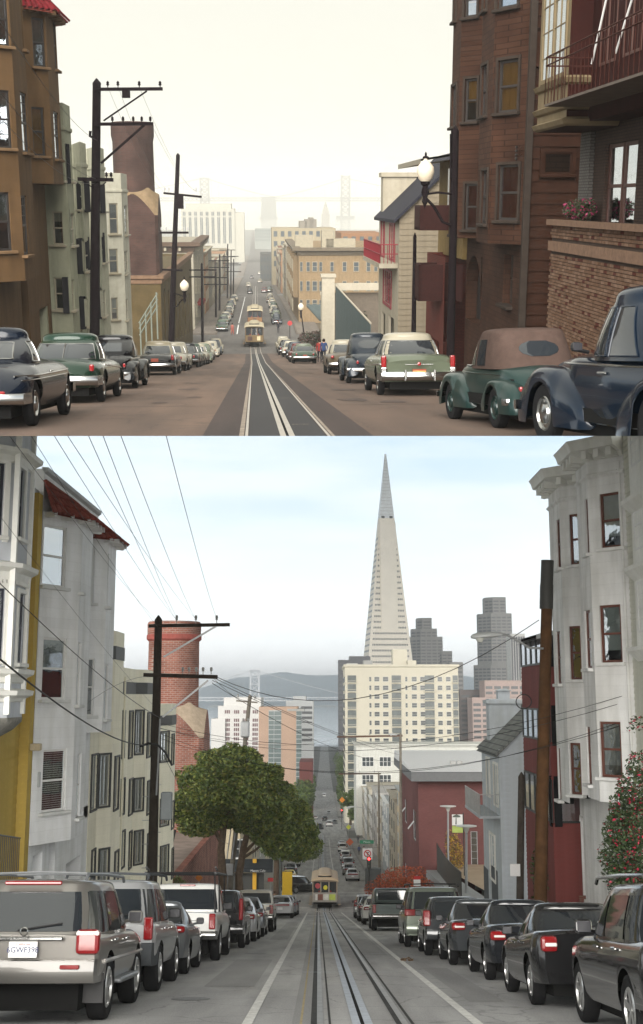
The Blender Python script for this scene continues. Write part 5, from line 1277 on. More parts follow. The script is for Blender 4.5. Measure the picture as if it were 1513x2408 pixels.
tower('dark glass tower behind the cream apartment tower on its left',1150,[(796,870,1552),(822,872,1543)],TD,4.,flat=True)
tower('grey-brown striped office block between cream tower and gabled house',900,[(1081,1135,1622)],mat('tower_brown',(.15,.13,.125),.7,var=.1),3.6,TGL,flat=True)
tower('pink stone office block behind the gabled house',850,[(1110,1240,1640),(1140,1240,1600)],TP,3.8,TGL,flat=True)
HW=mat('hall_white',(.62,.61,.59),.8,var=.06);
yh_=690.;hl=thing('white_hall','white stepped hall of justice with dark window stripes beyond the tree','building',(at(550,1700,y=yh_).x,yh_,-66))
for p0,p1,r,dy in((497,530,1690,0),(512,612,1660,2),(524,612,1640,6)):
 k=MB();k.span((at(p0,1700,y=yh_).x,yh_+dy,-66),(at(p1,1700,y=yh_).x,yh_+40,Z(550,r,yh_)));k.build('tier',HW,hl)
xa=at(512,1700,y=yh_).x
rects=[]
for p in(528,550,572,594):
 for dx in(0,4.5,9):
  u=at(p+dx,1700,y=yh_).x-xa
  for r0 in range(1690,1800,11):rects.append((u,u+.8,Z(p,r0+7.5,yh_),Z(p,r0,yh_)))
  rects.append((u,u+.8,Z(p,1678,yh_),Z(p,1670,yh_)))
simple_windows(hl,(xa,yh_+2),(xa+60,yh_+2),rects,mat('hall_window',(.14,.07,.075),.5,var=.2),None,.2)
PNK=mat('tan_panel',(.46,.32,.24),.8,var=.06,scale=.2)
yk=560.;X2=lambda p:at(p,1700,y=yk).x
pk=thing('panel_building','pinkish tan panel building with tall glass strip left of street','building',(X2(640),yk,-58))
k=MB();k.span((X2(609),yk,-60),(X2(700),yk+30,Z(640,1662,yk)));k.build('wall',PNK,pk)
k=MB();k.add([(X2(680),yk-.3,Z(690,1668,yk)),(X2(714),yk-.3,Z(700,1664,yk)),(X2(714),yk+20,Z(700,1664,yk)),(X2(680),yk+20,Z(690,1668,yk))],[(0,1,2,3)]);k.span((X2(676),yk-.5,Z(690,1672,yk)),(X2(716),yk+20,Z(690,1667,yk)));k.build('roof_fin',CONC2,pk)
GS=mat('glass_strip',(.13,.17,.17),.2,var=.2,scale=.2)
for a,b in((632,645),(645,662),(697,710)):
 r0=1672
 while r0<1860:k=MB();k.span((X2(a)+.1,yk-.25,Z(640,r0+10,yk)),(X2(b)-.1,yk+(.1 if b<690 else 6),Z(640,r0+.8,yk)));k.build('glass_panel',GS,pk);r0+=11
 k=MB();k.span((X2(a),yk-.12,-60),(X2(b),yk+.15,Z(640,1670,yk)));k.build('mullions',GREYJ,pk)
tower('grey balcony tower behind the tan panel building',760,[(676,738,1700),(673,738,1648),(690,720,1637)],mat('tower_grey',(.42,.43,.43),.7,var=.08),3.2,TGL,flat=True,turn=0)
tower('grey block seen over the white hall',800,[(542,606,1648),(548,600,1638)],mat('tower_grey',(.42,.43,.43)),3.2,TGL,flat=True)
tower('small dark red brick block at the street end',480,[(705,736,1792)],mat('tower_red',(.17,.06,.055),.8,var=.1),3.4,TGL,flat=True)
# -- drain pipes, meters and vents on the house walls
def pipe(parent,pts,r=.045,m=GREYJ,name='drain_pipe'):
 k=MB();k.tube([Vector(p)for p in pts],r,7);return k.build(name,m,parent,True)
pipe(wb,[(8.48,a0[1]+.1,ztr-.3),(8.48,a0[1]+.1,-6)],m=PLAST)
for a_ in(A1,A2):pipe(a_[0],[(-8.5,a_[1][1][1]+.15,a_[2]-.4),(-8.5,a_[1][1][1]+.15,a_[2]-13)],m=CREAM)
k=MB();k.rbox((-8.5,c0[1]+.35,-2.4),(.14,.3,.45),.02);k.build('meter_box',GREYJ,wh)
# -- LOWER STREET: cars
setframe('L')
def park(name,label,sp,x,y,rz=0.,dz=0.,group=None):
 g_=gl if FRAME=='L' else gu
 return car(name,label,sp,(x,y,g_(y)+dz),(slope(g_,y),0,rz),group)
GL_='cars parked nose downhill along the left kerb';GR_='cars parked nose downhill along the right kerb'
pTan=paint('champagne',(.20,.19,.175),.6,.35);pSil=paint('silver',(.45,.46,.47),.6,.3);pGry=paint('grey',(.13,.14,.15),.5,.3);pBlk=paint('black',(.010,.010,.011),.1,.2)
pWht=paint('white',(.62,.62,.60),.0,.3);pDkG=paint('dark_grey',(.045,.05,.055),.3,.25);pGrn=paint('sage',(.20,.23,.19),.5,.3);pPkG=paint('pickup_green',(.045,.065,.06),.2,.35);pYel=paint('yellow',(.62,.50,.12),.0,.3)
FLARE=mat('grey_plastic',(.055,.06,.065),.7,var=.15,scale=6)
park('parked_car','dark car whose front corner just enters at bottom left',modern_sedan(pDkG,4.3),-5.0,12.4,group=GL_)
h=2.25
lc=park('parked_suv','champagne silver SUV with roof rails, nearest car on the left',modern_suv(pTan,4.5,1.9,1.76,1.08,rack=(-2.0,1.0,.70,1.79,mat('rail_grey',(.2,.21,.22),.4,.5)),wheels=(-1.24,1.22,.40),tyre=.26,sill=.42,zrear=.5,bumpers=[(-1,.64,.28,.09,paint('champagne_dark',(.11,.105,.098),.5,.42),.62)],ends=[(.80,.99,.30,.30,.16,REDLENS,.05,'tail_light'),(.80,1.09,.29,.07,.17,WHITELENS,.02,'reversing_light'),(-0,.90,.36,.19,.03,PLATE_W,.004,'licence_plate'),(0,1.03,1.0,.05,.05,CHROME,.015,'tailgate_handle'),(.62,.70,.24,.05,.32,REDLENS,.01,'reflector')],rear=(.88,.1,.86),mirrors=(h-1.55,1.24,pTan,1.25),text=[('LAND CRUISER',-.12,1.032,.06,BLACK,.03,'badge'),('6GWF398',0,.895,.095,mat('plate_ink',(.02,.03,.12),.5),.02,'plate_number'),('California',0,.965,.045,REDLENS,.02,'plate_name')],mould=[(-1.75,1.55,.74,.74,pTan,.03)]),-3.80,17.6,group=GL_)
k=MB();
for s in(1,-1):k.rbox((s*.93,0,.45),(.2,1.6,.07),.02)
for s in(1,-1):b_=MB();b_.rbox((s*.93,0,.45),(.2,1.55,.07),.02);b_.build('running_board',mat('rail_grey'),lc,loc=(0,0,0))
for s in(1,-1):b_=MB();b_.box((s*.82,-1.72,.42),(.26,.02,.36));b_.build('mud_flap',BLACK,lc,loc=(0,0,0))
b_=MB();b_.rbox((0,-1.93,1.70),(.75,.06,.05),.015);b_.build('brake_light',REDLENS,lc,loc=(0,0,0))
b_=MB();b_.lathe([(.042,0),(.055,.01),(.042,.02)],Matrix.Translation((-.0,-2.25,1.115))@Matrix.Rotation(R(90),4,'X'),20);b_.build('emblem',CHROME,lc,True,loc=(0,0,0))
park('parked_suv','silver SUV with black plastic bumpers and roof rack, second on the left',modern_suv(pSil,4.2,1.85,1.80,1.10,rack=(-1.6,.9,.7,1.86,FLARE),wheels=(-1.18,1.15,.38),tyre=.26,sill=.42,zrear=.45,bumpers=[(-1,.62,.36,.13,FLARE,.6)],ends=[(.80,1.02,.15,.36,.14,REDLENS,.03,'tail_light'),(.80,1.12,.145,.14,.145,WHITELENS,.02,'reversing_light')],mirrors=(.55,1.22,BLACK,1.25)),-3.72,22.2,group=GL_)
park('parked_car','dark grey saloon between silver SUV and white pickup',modern_sedan(pGry,4.1,1.75,1.42,tl=(.66,.88,.34,.16)),-3.65,26.6,group=GL_)
def pickup(P,L=5.0,W=1.9,H=1.78,canopy=False,**k):
 h=L/2
 sp=dict(L=L,W=W,paint=P,cat='pickup',prof=[(-h,1.10,1.12,.93),(-h+.08,1.13,1.14,.98),(-h+1.7,1.13,1.14,1.),(.1,1.1,1.13,1.),(h-1.4,1.08,1.13,1.),(h-.4,1.0,1.08,.97),(h-.1,.9,.98,.92),(h,.78,.86,.86)],wheels=(-h+1.1,h-.95,.40),tyre=.25,sill=.48,zrear=.6,gh=(h-1.45,-h+1.85,h-2.05,-h+2.0,1.08,H-.08,W/2-.06,W/2-.17,6,.08),sidewin=[(-h+2.1,-h+2.75,-h+2.15,-h+2.75),(-h+2.85,h-1.85,-h+2.88,h-2.15)],rear=(.88,.15,.9),bow=(.02,.15,0,0),bumpers=[(-1,.62,.2,.14,CHROME,.2)],ends=[(.84,.93,.16,.36,.12,REDLENS,.03,'tail_light'),(0,.95,1.2,.01,.02,BLACK,.002,'tailgate_seam')],mirrors=(h-1.75,1.25,BLACK,1.3),soft=.1,sharp=30,seams=[[(-h+1.8,1.1),(-h+1.82,.5)]])
 sp.update(k);return sp
pk_=park('pickup_truck','white pickup truck with black ladder rack on the left',pickup(pWht,4.9,1.95,1.82),-3.55,31.9,group=GL_)
k=MB();
for y_ in(-2.1,-.9,.75):k.tube([(-.88,y_,1.12),(-.84,y_,2.05),(.84,y_,2.05),(.88,y_,1.12)],.03,6)
for s in(1,-1):k.tube([(s*.86,-2.2,2.05),(s*.86,1.3,2.05)],.03,6);k.tube([(s*.86,-2.15,2.18),(s*.86,-1.6,2.12)],.025,6)
k.build('ladder_rack',BLACK,pk_,loc=(0,0,0))
b_=MB();b_.rbox((0,-.45,1.77),(.4,.05,.05),.01);b_.build('brake_light',REDLENS,pk_,loc=(0,0,0))
park('parked_suv','black crossover with tall red tail lamps behind the white pickup',modern_suv(pBlk,4.2,1.82,1.68,1.02,ends=[(.80,1.12,.13,.62,.14,REDLENS,.04,'tail_light'),(0,.92,1.0,.05,.04,CHROME,.01,'tailgate_handle'),(0,.74,.34,.15,.02,PLATE_W,.004,'licence_plate')]),-3.3,38.6,group=GL_)
park('parked_car','pale silver saloon ahead of the black crossover',modern_sedan(pSil,4.2),-3.2,43.6,group=GL_)
park('parked_car','grey saloon before the champagne pickup on the left',modern_sedan(pGry,4.2),-3.15,48.2,group=GL_)
park('pickup_truck','champagne pickup truck last on the left before the kerb bulge',pickup(paint('champagne_light',(.42,.40,.35),.4,.3),4.7,1.86,1.72),-3.1,54.2,group=GL_)
wide_tail=[(0,.84,1.25,.14,.1,REDLENS,.03,'tail_light'),(0,.62,.34,.16,.03,PLATE_W,.004,'licence_plate')]
s0_=park('parked_car','silver saloon with full-width red tail lamp near the crossing',modern_sedan(pSil,4.4,ends=wide_tail),-2.95,83.5,group=GL_)
park('parked_car','blue-grey saloon ahead of the silver one with the wide lamp',modern_sedan(paint('bluegrey',(.20,.23,.27),.5,.3),4.4),-2.9,89.5,group=GL_)
park('parked_car','grey saloon first at the crossing on the left',modern_sedan(pGry,4.3),-2.85,95.5,group=GL_)
park('parked_suv','glossy black SUV cut off by the lower right corner',modern_suv(pBlk,4.5,1.88,1.70,1.08,wheels=(-1.3,1.32,.37),rack=(-1.7,.8,.7,1.74,CHROME),mirrors=(.62,1.18,pBlk,1.25)),4.22,14.75,group=GR_)
park('parked_car','black saloon with angular red tail lamp, nearest on the right',modern_sedan(pBlk,4.4,1.82,1.44,trunk=1.06,tl=(.70,.88,.24,.26),wheels=(-1.22,1.2,.34),rim=RIM),3.96,19.75,group=GR_)
park('parked_car','black saloon, second in the right kerb row',modern_sedan(paint('black_blue',(.014,.016,.02),.3,.22),4.3,1.78,1.46,trunk=1.02),3.95,25.0,group=GR_)
park('parked_car','dark grey saloon, third in the right kerb row',modern_sedan(pDkG,4.2,1.75,1.45,trunk=1.0,tl=(.68,.86,.32,.2)),3.75,29.9,group=GR_)
park('parked_car','small dark hatchback before the sage minivan',modern_suv(pDkG,3.8,1.7,1.5,.95,wheels=(-1.1,1.08,.31),sill=.28),3.52,34.2,group=GR_)
park('minivan','sage green minivan with red tail lamps on the right',modern_suv(pGrn,4.7,1.92,1.78,1.06,cat='minivan',wheels=(-1.35,1.4,.35),sill=.3,zrear=.36,rack=(-1.8,.9,.75,1.82,BLACK),ends=[(.80,1.02,.34,.2,.14,REDLENS,.04,'tail_light'),(0,.8,.34,.16,.02,PLATE_W,.004,'licence_plate')]),3.42,39.6,group=GR_)
pg_=park('pickup_truck','dark green pickup truck with canopy, tallest in the right row',pickup(pPkG,5.0,1.9,1.8),3.05,56.5,group=GR_)
k=MB();k.rbox((0,-1.55,1.47),(1.66,1.75,.66),.12);k.build('canopy',pPkG,pg_,True,loc=(0,0,0));k=MB();k.rbox((0,-2.42,1.5),(1.35,.04,.42),.02);k.build('canopy_window',DARKGLASS,pg_,loc=(0,0,0))
park('parked_car','white saloon hidden behind the dark green pickup',modern_sedan(pWht,4.3),2.9,66.5,group=GR_)
park('parked_car','dark saloon between the white and silver cars on the right',modern_sedan(pDkG,4.3),2.85,73.5,group=GR_)
park('parked_suv','silver estate car first at the crossing on the right',modern_suv(pSil,4.4,1.76,1.5,.95),2.85,82.5,group=GR_)
for o in[t for t,f in TOPS]:pass
index_kids(s0_)
suvp=park('suv','black SUV turning at the crossing beside the cable car',modern_suv(pBlk,4.6,1.88,1.72,1.05,ends=[(.78,1.02,.26,.2,.12,REDLENS,.04,'tail_light'),(0,.85,.34,.16,.02,PLATE_W,.004,'licence_plate')]),-2.6,131.,rz=R(-48))
park('taxi','yellow hatchback parked beyond the crossing on the left',modern_sedan(pYel,4.3,H=1.4),-4.3,150.,group=None)
vn=park('van','white panel van with rear doors on the left beyond the crossing',modern_suv(pWht,5.0,1.95,2.1,1.15,cat='van',sidewin=[(.6,1.1,.65,.95)],rear=(.8,.3,.85)),-4.6,186.)
park('parked_car','dark hatchback between yellow car and white van',modern_sedan(pDkG,4.2),-4.5,165.)
park('pickup_truck','white pickup truck ahead of the white van',pickup(pWht,4.9),-4.6,204.)
park('truck','black lorry parked under the tree crown on the left',modern_suv(pBlk,6.5,2.2,2.9,1.2,cat='truck'),-5.1,225.)
index_kids(suvp);index_kids(vn)
rr=[(3.5,152,pSil,0),(3.3,164,pTan,0),(3.45,178,pSil,1),(3.45,190,pDkG,0),(3.5,202,pWht,1),(3.55,213,pGry,0),(3.55,236,pWht,1),(3.6,248,pSil,0)]
for i,(x,y,p,t)in enumerate(rr):
 nm_={pSil:'silver',pTan:'tan',pDkG:'dark',pWht:'white',pGry:'grey'}[p]
 copy_thing(s0_ if not t else suvp,'%s %s, %s car past the crossing along the right kerb'%(nm_,'SUV' if t else 'saloon',ordn[i]),(x,y,gl(y)),(slope(gl,y),0,0),{(pSil if not t else pBlk):p},'cars along the right kerb past the crossing')
far=[(-1.0,320,pDkG,0,'dark car driving away past the second crossing'),(1.4,345,pWht,1,'white SUV coming up the far street'),(-3.5,360,pSil,0,'silver car far down on the left kerb'),(3.4,380,pGry,0,'grey car far down on the right kerb'),(0.2,430,pBlk,1,'dark SUV in the middle of the far street'),(-3.4,470,pWht,0,'white car on the distant left kerb'),(2.0,540,pSil,0,'silver car in the far flat street between trees'),(0,700,pWht,1,'pale van far down between the dark trees')]
for x,y,p,t,lb in far:copy_thing(s0_ if not t else suvp,lb,(x,y,gl(y)),(slope(gl,y),0,0 if y%20 else math.pi),{(pSil if not t else pBlk):p},None)
# -- cable cars
def cable_car(label,loc,rot,roofm,bodym,dashm,L=8.2,W=2.35,ads=(),sign=None):
 root=thing('cable_car',label,'cable car',loc,None,rot,local=True);h,w=L/2,W/2
 k=MB();k.span((-w*.9,-h+.15,.5),(w*.9,h-.15,.75));k.build('frame',UNDER,root,loc=(0,0,0))
 k=MB();k.span((-w*.55,-h+1.0,.12),(w*.55,h-1.0,.52));k.build('truck',UNDER,root,loc=(0,0,0))
 dk=MB();dk.rbox((0,-h+.12,1.1),(W*.96,.12,.85),.03);d_=dk.build('dash',dashm,root,loc=(0,0,0));d_['_local']=1
 for i,(x,wd,m)in enumerate(ads):a=MB();a.rbox((x,-h+.045,1.12),(wd,.03,.52),.008);a.build('advert_panel',m,d_,loc=(0,0,0))
 for s in(1,-1):
  k=MB();k.span((s*w*.95,-h+.3,.75),(s*w,h-.2,1.45));k.build('side_panel',bodym,root,loc=(0,0,0))
  for y in np.linspace(-h+.2,h-.2,9):k=MB();k.box((s*w*.955,y,1.95),(.07,.09,1.2));k.build('post',bodym,root,loc=(0,0,0))
  for y0,y1 in zip(np.linspace(-h+.2,h-.2,9)[2:-1],np.linspace(-h+.2,h-.2,9)[3:]):k=MB();k.box((s*w*.95,(y0+y1)/2,1.98),(.03,y1-y0-.1,1.0));k.build('window',DARKGLASS,root,loc=(0,0,0))
  k=MB();k.span((s*(w+.02),-h+.6,.38),(s*(w+.3),h-.6,.46));k.build('running_board',bodym,root,loc=(0,0,0))
 for x in(-w*.93,-w*.33,w*.33,w*.93):k=MB();k.box((x,-h+.14,2.0),(.09,.1,1.05));k.build('post',bodym,root,loc=(0,0,0))
 for x in(-w*.63,0,w*.63):k=MB();k.box((x,-h+.17,2.0),(w*.54,.03,.98));k.build('end_window',DARKGLASS,root,loc=(0,0,0))
 k=MB();k.span((-w,-h+.1,2.45),(w,h-.1,2.6));k.build('letterboard',bodym,root,loc=(0,0,0))
 k=MB();rows=[]
 for y,d in((-h-.12,-.12),(-h+.02,.0),(-h+.5,.03),(h-.5,.03),(h-.02,0),(h+.12,-.12)):
  rows.append([(w*1.06*c,y-(.14*(1-c*c)if y<0 else-.14*(1-c*c)),2.6+d+.22*math.sqrt(max(0,1-abs(c)**2.6)))for c in np.linspace(-1,1,15)])
 k.grid(rows);rows2=[[(p[0],p[1],p[2]-.07)for p in r]for r in rows];k.grid(rows2)
 for a,b in((rows[0],rows2[0]),(rows[-1],rows2[-1])):k.grid([a,b])
 k.grid([[r[0]for r in rows],[r[0]for r in rows2]]);k.grid([[r[-1]for r in rows],[r[-1]for r in rows2]]);k.build('roof',roofm,root,smooth=40,loc=(0,0,0))
 k=MB();rows=[]
 for y,e in((-h+.75,.0),(-h+.8,.75),(-h+1.25,1.),(h-1.25,1.),(h-.8,.75),(h-.75,.0)):
  rows.append([(w*.60*c,y-.35*(1-c*c)*(1 if y<0 else-1),2.72+.42*e*(max(0,1-abs(c)**3.2))**.5*.9)for c in np.linspace(-1,1,13)])
 k.grid(rows);k.build('clerestory',roofm,root,smooth=40,loc=(0,0,0))
 k=MB();k.grid([[(w*.58*c,-h+.72-.36*(1-c*c),2.8+z+.0)for c in np.linspace(-.92,.92,9)]for z in(.02,.16)]);k.build('clerestory_window',DARKGLASS,root,loc=(0,0,0))
 for s in(1,-1):k=MB();k.tube([(s*w*.8,-h+.02,1.5),(s*w*.8,-h+.02,2.4)],.03,6);k.build('grab_pole',CHROME,root,loc=(0,0,0))
 for x in(-w*.45,w*.45):k=MB();k.lathe([(.001,.03),(.07,.02),(.08,0)],Matrix.Translation((x,-h+.03,1.62))@Matrix.Rotation(R(90),4,'X'),12);k.build('tail_lamp',REDLENS,root,loc=(0,0,0))
 if sign:
  for(x,z,r,m)in sign:k=MB();k.lathe([(.001,.02),(r,.015),(r,0)],Matrix.Translation((x,-h+.12,z))@Matrix.Rotation(R(90),4,'X'),18);k.build('window_sign',m,root,loc=(0,0,0))
 return root
CCR=mat('cable_roof_tan',(.52,.40,.27),.6,var=.08);CCB=mat('cable_body_tan',(.30,.23,.16),.5,var=.1);CCD=mat('cable_dash',(.30,.28,.25),.5,var=.15)
ycc=116.
cable_car('brown and cream cable car at the crossing in the modern street',(.05,ycc,gl(ycc)+.02),(slope(gl,ycc)*.6,0,0),CCR,CCB,CCD,ads=((-.78,.2,mat('ad_white',(.6,.6,.58),.5)),(-.42,.46,mat('ad_brown',(.18,.06,.04),.5)),(.1,.5,mat('ad_cream',(.55,.55,.5),.5)),(.68,.56,mat('ad_lime',(.42,.5,.08),.5))),sign=((-.66,2.1,.24,mat('sign_red',(.4,.05,.06),.5)),(.05,1.95,.2,mat('sign_yellow',(.6,.55,.03),.5))))
# -- LOWER STREET: poles, wires, lamps, signs, trees, people
setframe('L')
POLEW=mat('pole_dark',(.035,.028,.022),.85,var=.3,scale=4,bump=.4,bscale=12)
POLEB=mat('pole_brown',(.085,.042,.018),.8,var=.35,scale=3,bump=.3,bscale=14)
POLEG=mat('pole_grey',(.20,.18,.15),.85,var=.3,scale=3)
GALV=mat('galvanised',(.40,.41,.42),.45,.6,var=.1)
INSU=mat('insulator',(.30,.30,.29),.3,var=.1);WIRE=mat('wire_black',(.012,.012,.013),.6,var=0)
def px_axis(px0,r0,px1,r1,y):return at(px0,r0,y=y),at(px1,r1,y=y)
def utility_pole(label,top,foot,r0,r1,m,name='utility_pole',cap=True):
 root=thing(name,label,'pole',foot);k=MB();k.tube([foot-Vector((0,0,.6)),foot.lerp(top,.5),top],[r1,(r0+r1)/2,r0],14)
 if cap:k.lathe([(r0*1.05,-.02),(r0*1.02,.05),(.02,.22)],Matrix.Translation(top),14)
 k.build('mast',m,root,smooth=40);return root
def insulators(parent,pts,h=.16):
 for p in pts:
  k=MB();k.lathe([(.015,-.05),(.015,h*.3),(.06,h*.35),(.035,h*.55),(.06,h*.65),(.045,h),(.001,h*1.05)],Matrix.Translation(p),10);k.build('insulator',INSU,parent,True)
def beam(parent,a,b,w,h,m,name='crossarm'):
 a,b=Vector(a),Vector(b);d=b-a;L=d.length;T=Matrix.Translation((a+b)/2)@d.to_track_quat('X','Z').to_matrix().to_4x4();k=MB();k.box((0,0,0),(L,w,h),0,0,T);return k.build(name,m,parent)
y1=at(362,2100,x=-6.4).y
tp,ft=at(373,1460,y=y1),at(357,2130,y=y1);ft.z=gl(y1)+.1
p1=utility_pole('dark wooden utility pole with two crossarms and grey box on the left',tp,ft,.145,.2,POLEW)
A=lambda px,r,dy=0.:at(px,r,y=y1+dy)
beam(p1,A(350,1472,-.17),A(541,1469,-.17),.11,.13,POLEW);beam(p1,A(338,1587,-.2),A(512,1592,-.2),.11,.15,POLEW)
beam(p1,A(385,1545,-.16),A(508,1473,-.16),.05,.07,GALV,'brace');beam(p1,A(383,1686,-.16),A(490,1600,-.16),.05,.07,GALV,'brace')
insulators(p1,[A(px,1463,-.17)for px in(416,461,510)],.26);insulators(p1,[A(px,1583,-.2)for px in(430,445,462,478,497)],.22)
k=MB();k.rbox(A(392,1895,-.1),(.42,.34,1.02),.05);k.build('transformer_box',mat('box_grey',(.25,.28,.29),.5,var=.1),p1)
k=MB();b0=A(377,1690,-.2);k.tube([b0,A(372,1800,-.22),A(368,1870,-.22)],.035,6);k.build('conduit',GALV,p1)
for i,r in enumerate(range(1845,2060,28)):
 k=MB();q=A(358-i*.4,r);k.tube([q+Vector((-.35 if i%2 else.35,0,0)),q],.012,5);k.build('step',GALV,p1)
k=MB();k.tube([A(330,1755,-.2),A(350,1748,-.25),A(372,1752,-.25)],.05,6);k.tube([A(372,1752,-.25),A(390,1770,-.3),A(405,1800,-.2)],.04,6);k.build('cable_bundle',WIRE,p1)
y2=at(545,2100,x=-6.2).y;A2_=lambda px,r,dy=0.:at(px,r,y=y2+dy)
tp,ft=A2_(588,1640),A2_(533,2150);ft.z=gl(y2)
p2=utility_pole('leaning grey utility pole with conduits and street light before the tree',tp,ft,.13,.19,POLEG)
beam(p2,A2_(526,1770,-.15),A2_(622,1777,-.15),.12,.15,POLEG);beam(p2,A2_(556,1648,-.15),A2_(606,1652,-.15),.1,.1,POLEG)
insulators(p2,[A2_(560,1643,-.15),A2_(600,1646,-.15),A2_(572,1700,-.2),A2_(584,1700,-.2)],.3)
k=MB();k.rbox(A2_(577,1715,-.1),(.6,.5,1.1),.1);k.build('transformer',GALV,p2)
for o_ in(-6,6):k=MB();k.tube([A2_(566+o_,1770,-.22),A2_(556+o_,1900,-.22),A2_(540+o_,2020,-.22)],.045,6);k.build('conduit',GALV,p2)
k=MB();k.rbox(A2_(540,2045,-.22),(.5,.3,.75),.05);k.build('meter_box',GALV,p2)
def cobra(parent,pts,head0,head1,m=GALV,r=.04):
 k=MB();k.tube(pts,r,8);k.build('lamp_arm',m,parent,True);a,b=Vector(head0),Vector(head1);d=(b-a);T=Matrix.Translation(a)@d.to_track_quat('X','Z').to_matrix().to_4x4();L=d.length;k=MB();rows=[]
 for q,s in((0,.3),(.12,.62),(.4,.95),(.75,1.),(.93,.8),(1.,.35)):
  rows.append([T@Vector((L*q,L*.19*s*math.cos(t),L*.13*s*math.sin(t)*(1.0 if math.sin(t)>0 else.5)))for t in np.linspace(0,2*math.pi,12,endpoint=False)])
 k.grid(rows,close=True);k.add(rows[0],[tuple(range(12))]);k.add(rows[-1],[tuple(range(12))]);hd=k.build('lamp_head',mat('lamp_grey',(.50,.52,.52),.45,var=.06),parent,smooth=60)
 k=MB();k.lathe([(.001,-L*.17),(L*.08,-L*.15),(L*.13,-L*.06),(L*.14,0)],Matrix.Translation(T@Vector((L*.72,0,-L*.02))),14);k.build('lens',mat('lamp_lens',(.55,.56,.52),.25,var=.05),parent,True)
cobra(p2,[A2_(568,1818),A2_(590,1808),A2_(612,1806)],A2_(610,1807),A2_(642,1812))
y3=at(1279,1900,x=6.55).y;A3=lambda px,r,dy=0.:at(px,r,y=y3+dy)
tp,ft=A3(1287,1400),A3(1264,2150);ft.z=gl(y3)+.1
p3=utility_pole('thick brown wooden pole with dark sleeve and street light on the right',tp,ft,.17,.2,POLEB,cap=False)
k=MB();d_=(tp-ft).normalized();k.tube([A3(1285,1432),A3(1286,1375)],.205,18);k.tube([A3(1286,1376),A3(1288,1318)],.195,18);k.build('sleeve',mat('sleeve_dark',(.035,.035,.032),.6,var=.15),p3,smooth=50)
cobra(p3,[A3(1278,1525,-.15),A3(1245,1523,-.2),A3(1215,1505,-.25),A3(1195,1494,-.25),A3(1180,1492,-.25)],A3(1182,1493,-.25),A3(1108,1499,-.25),r=.035)
k=MB();pts=[A3(1232+18*math.cos(t),1650+17*math.sin(t)+i*.0,-.2-.02*i)for i,t in enumerate(np.linspace(0,6*math.pi,60))];k.tube(pts,.014,5);k.build('cable_coil',WIRE,p3)
k=MB();k.box(A3(1278,2128,-.25),(.3,.08,.06));k.build('yellow_band',mat('yellow_band',(.6,.4,.03),.6),p3)
y4=at(1222,2000,x=7.0).y;A4=lambda px,r,dy=0.:at(px,r,y=y4+dy);ft=A4(1219,2130);ft.z=gl(y4)
p4=utility_pole('slim dark wooden pole by the grey gabled house',A4(1227,1830),ft,.12,.14,mat('pole_darkbrown',(.06,.05,.042),.85,var=.3,scale=5))
k=MB();k.rbox(A4(1212,2046,-.25),(.36,.03,.42),.01);k.build('notice',PLATE_W,p4)
for i,px in enumerate((1212,1234)):
 f_=at(px,2128,y=y4-1.2);f_.z=gl(y4-1.2)+.13;c_=thing('traffic_delineator',('left' if i==0 else 'right')+' orange striped post at the foot of the slim pole','traffic post',f_)
 k=MB();k.lathe([(.16,0),(.16,.05),(.07,.06),(.055,.95),(.0,.97)],Matrix.Translation(f_),12);k.build('post',mat('cone_orange',(.75,.12,.02),.5),c_,True)
 for z in(.35,.6):k=MB();k.lathe([(.07,z),(.068,z+.12)],Matrix.Translation(f_),12);k.build('stripe',WHITEW,c_)
def far_pole(label,px,r_top,r_foot,x,arm=None,rad=.14):
 y=at(px,r_foot,x=x).y;f_=at(px,r_foot,y=y);f_.z=gl(y);p=utility_pole(label,at(px-(2 if x>0 else 0),r_top,y=y),f_,rad*.8,rad,POLEG)
 if arm:beam(p,at(arm[0],arm[2],y=y),at(arm[1],arm[3],y=y),.16,.16,mat('arm_brown',(.13,.08,.06),.8));insulators(p,[at(arm[0]+(arm[1]-arm[0])*q,arm[2],y=y)+Vector((0,0,.1))for q in(.15,.5,.85)],.3)
 return p,y
fp1,yf1=far_pole('tall grey pole with long brown arm beside the red school',944,1728,2085,6.9,(793,947,1733,1730))
cobra(fp1,[at(944,1735,y=yf1),at(930,1728,y=yf1)],at(936,1729,y=yf1),at(914,1727,y=yf1))
fp2,yf2=far_pole('wooden pole with arm before the peach house',893,1820,2095,6.7,(797,896,1820,1819))
cobra(fp2,[at(893,1835,y=yf2),at(880,1912,y=yf2),at(855,1900,y=yf2),at(835,1897,y=yf2)],at(838,1897,y=yf2),at(815,1900,y=yf2))
ys=104.;f_=at(658,2118,y=ys);f_.z=gl(ys);sp1=thing('sign_pole','slim green steel pole left of the crossing','pole',f_);k=MB();k.tube([f_,at(659,1985,y=ys)],[.09,.06],8);k.build('mast',mat('steel_green',(.10,.12,.11),.6),sp1,True)
k=MB();k.tube([at(659,1985,y=ys),at(659,1955,y=ys)],[.06,.05],8);k.build('upper_mast',GALV,sp1,True)
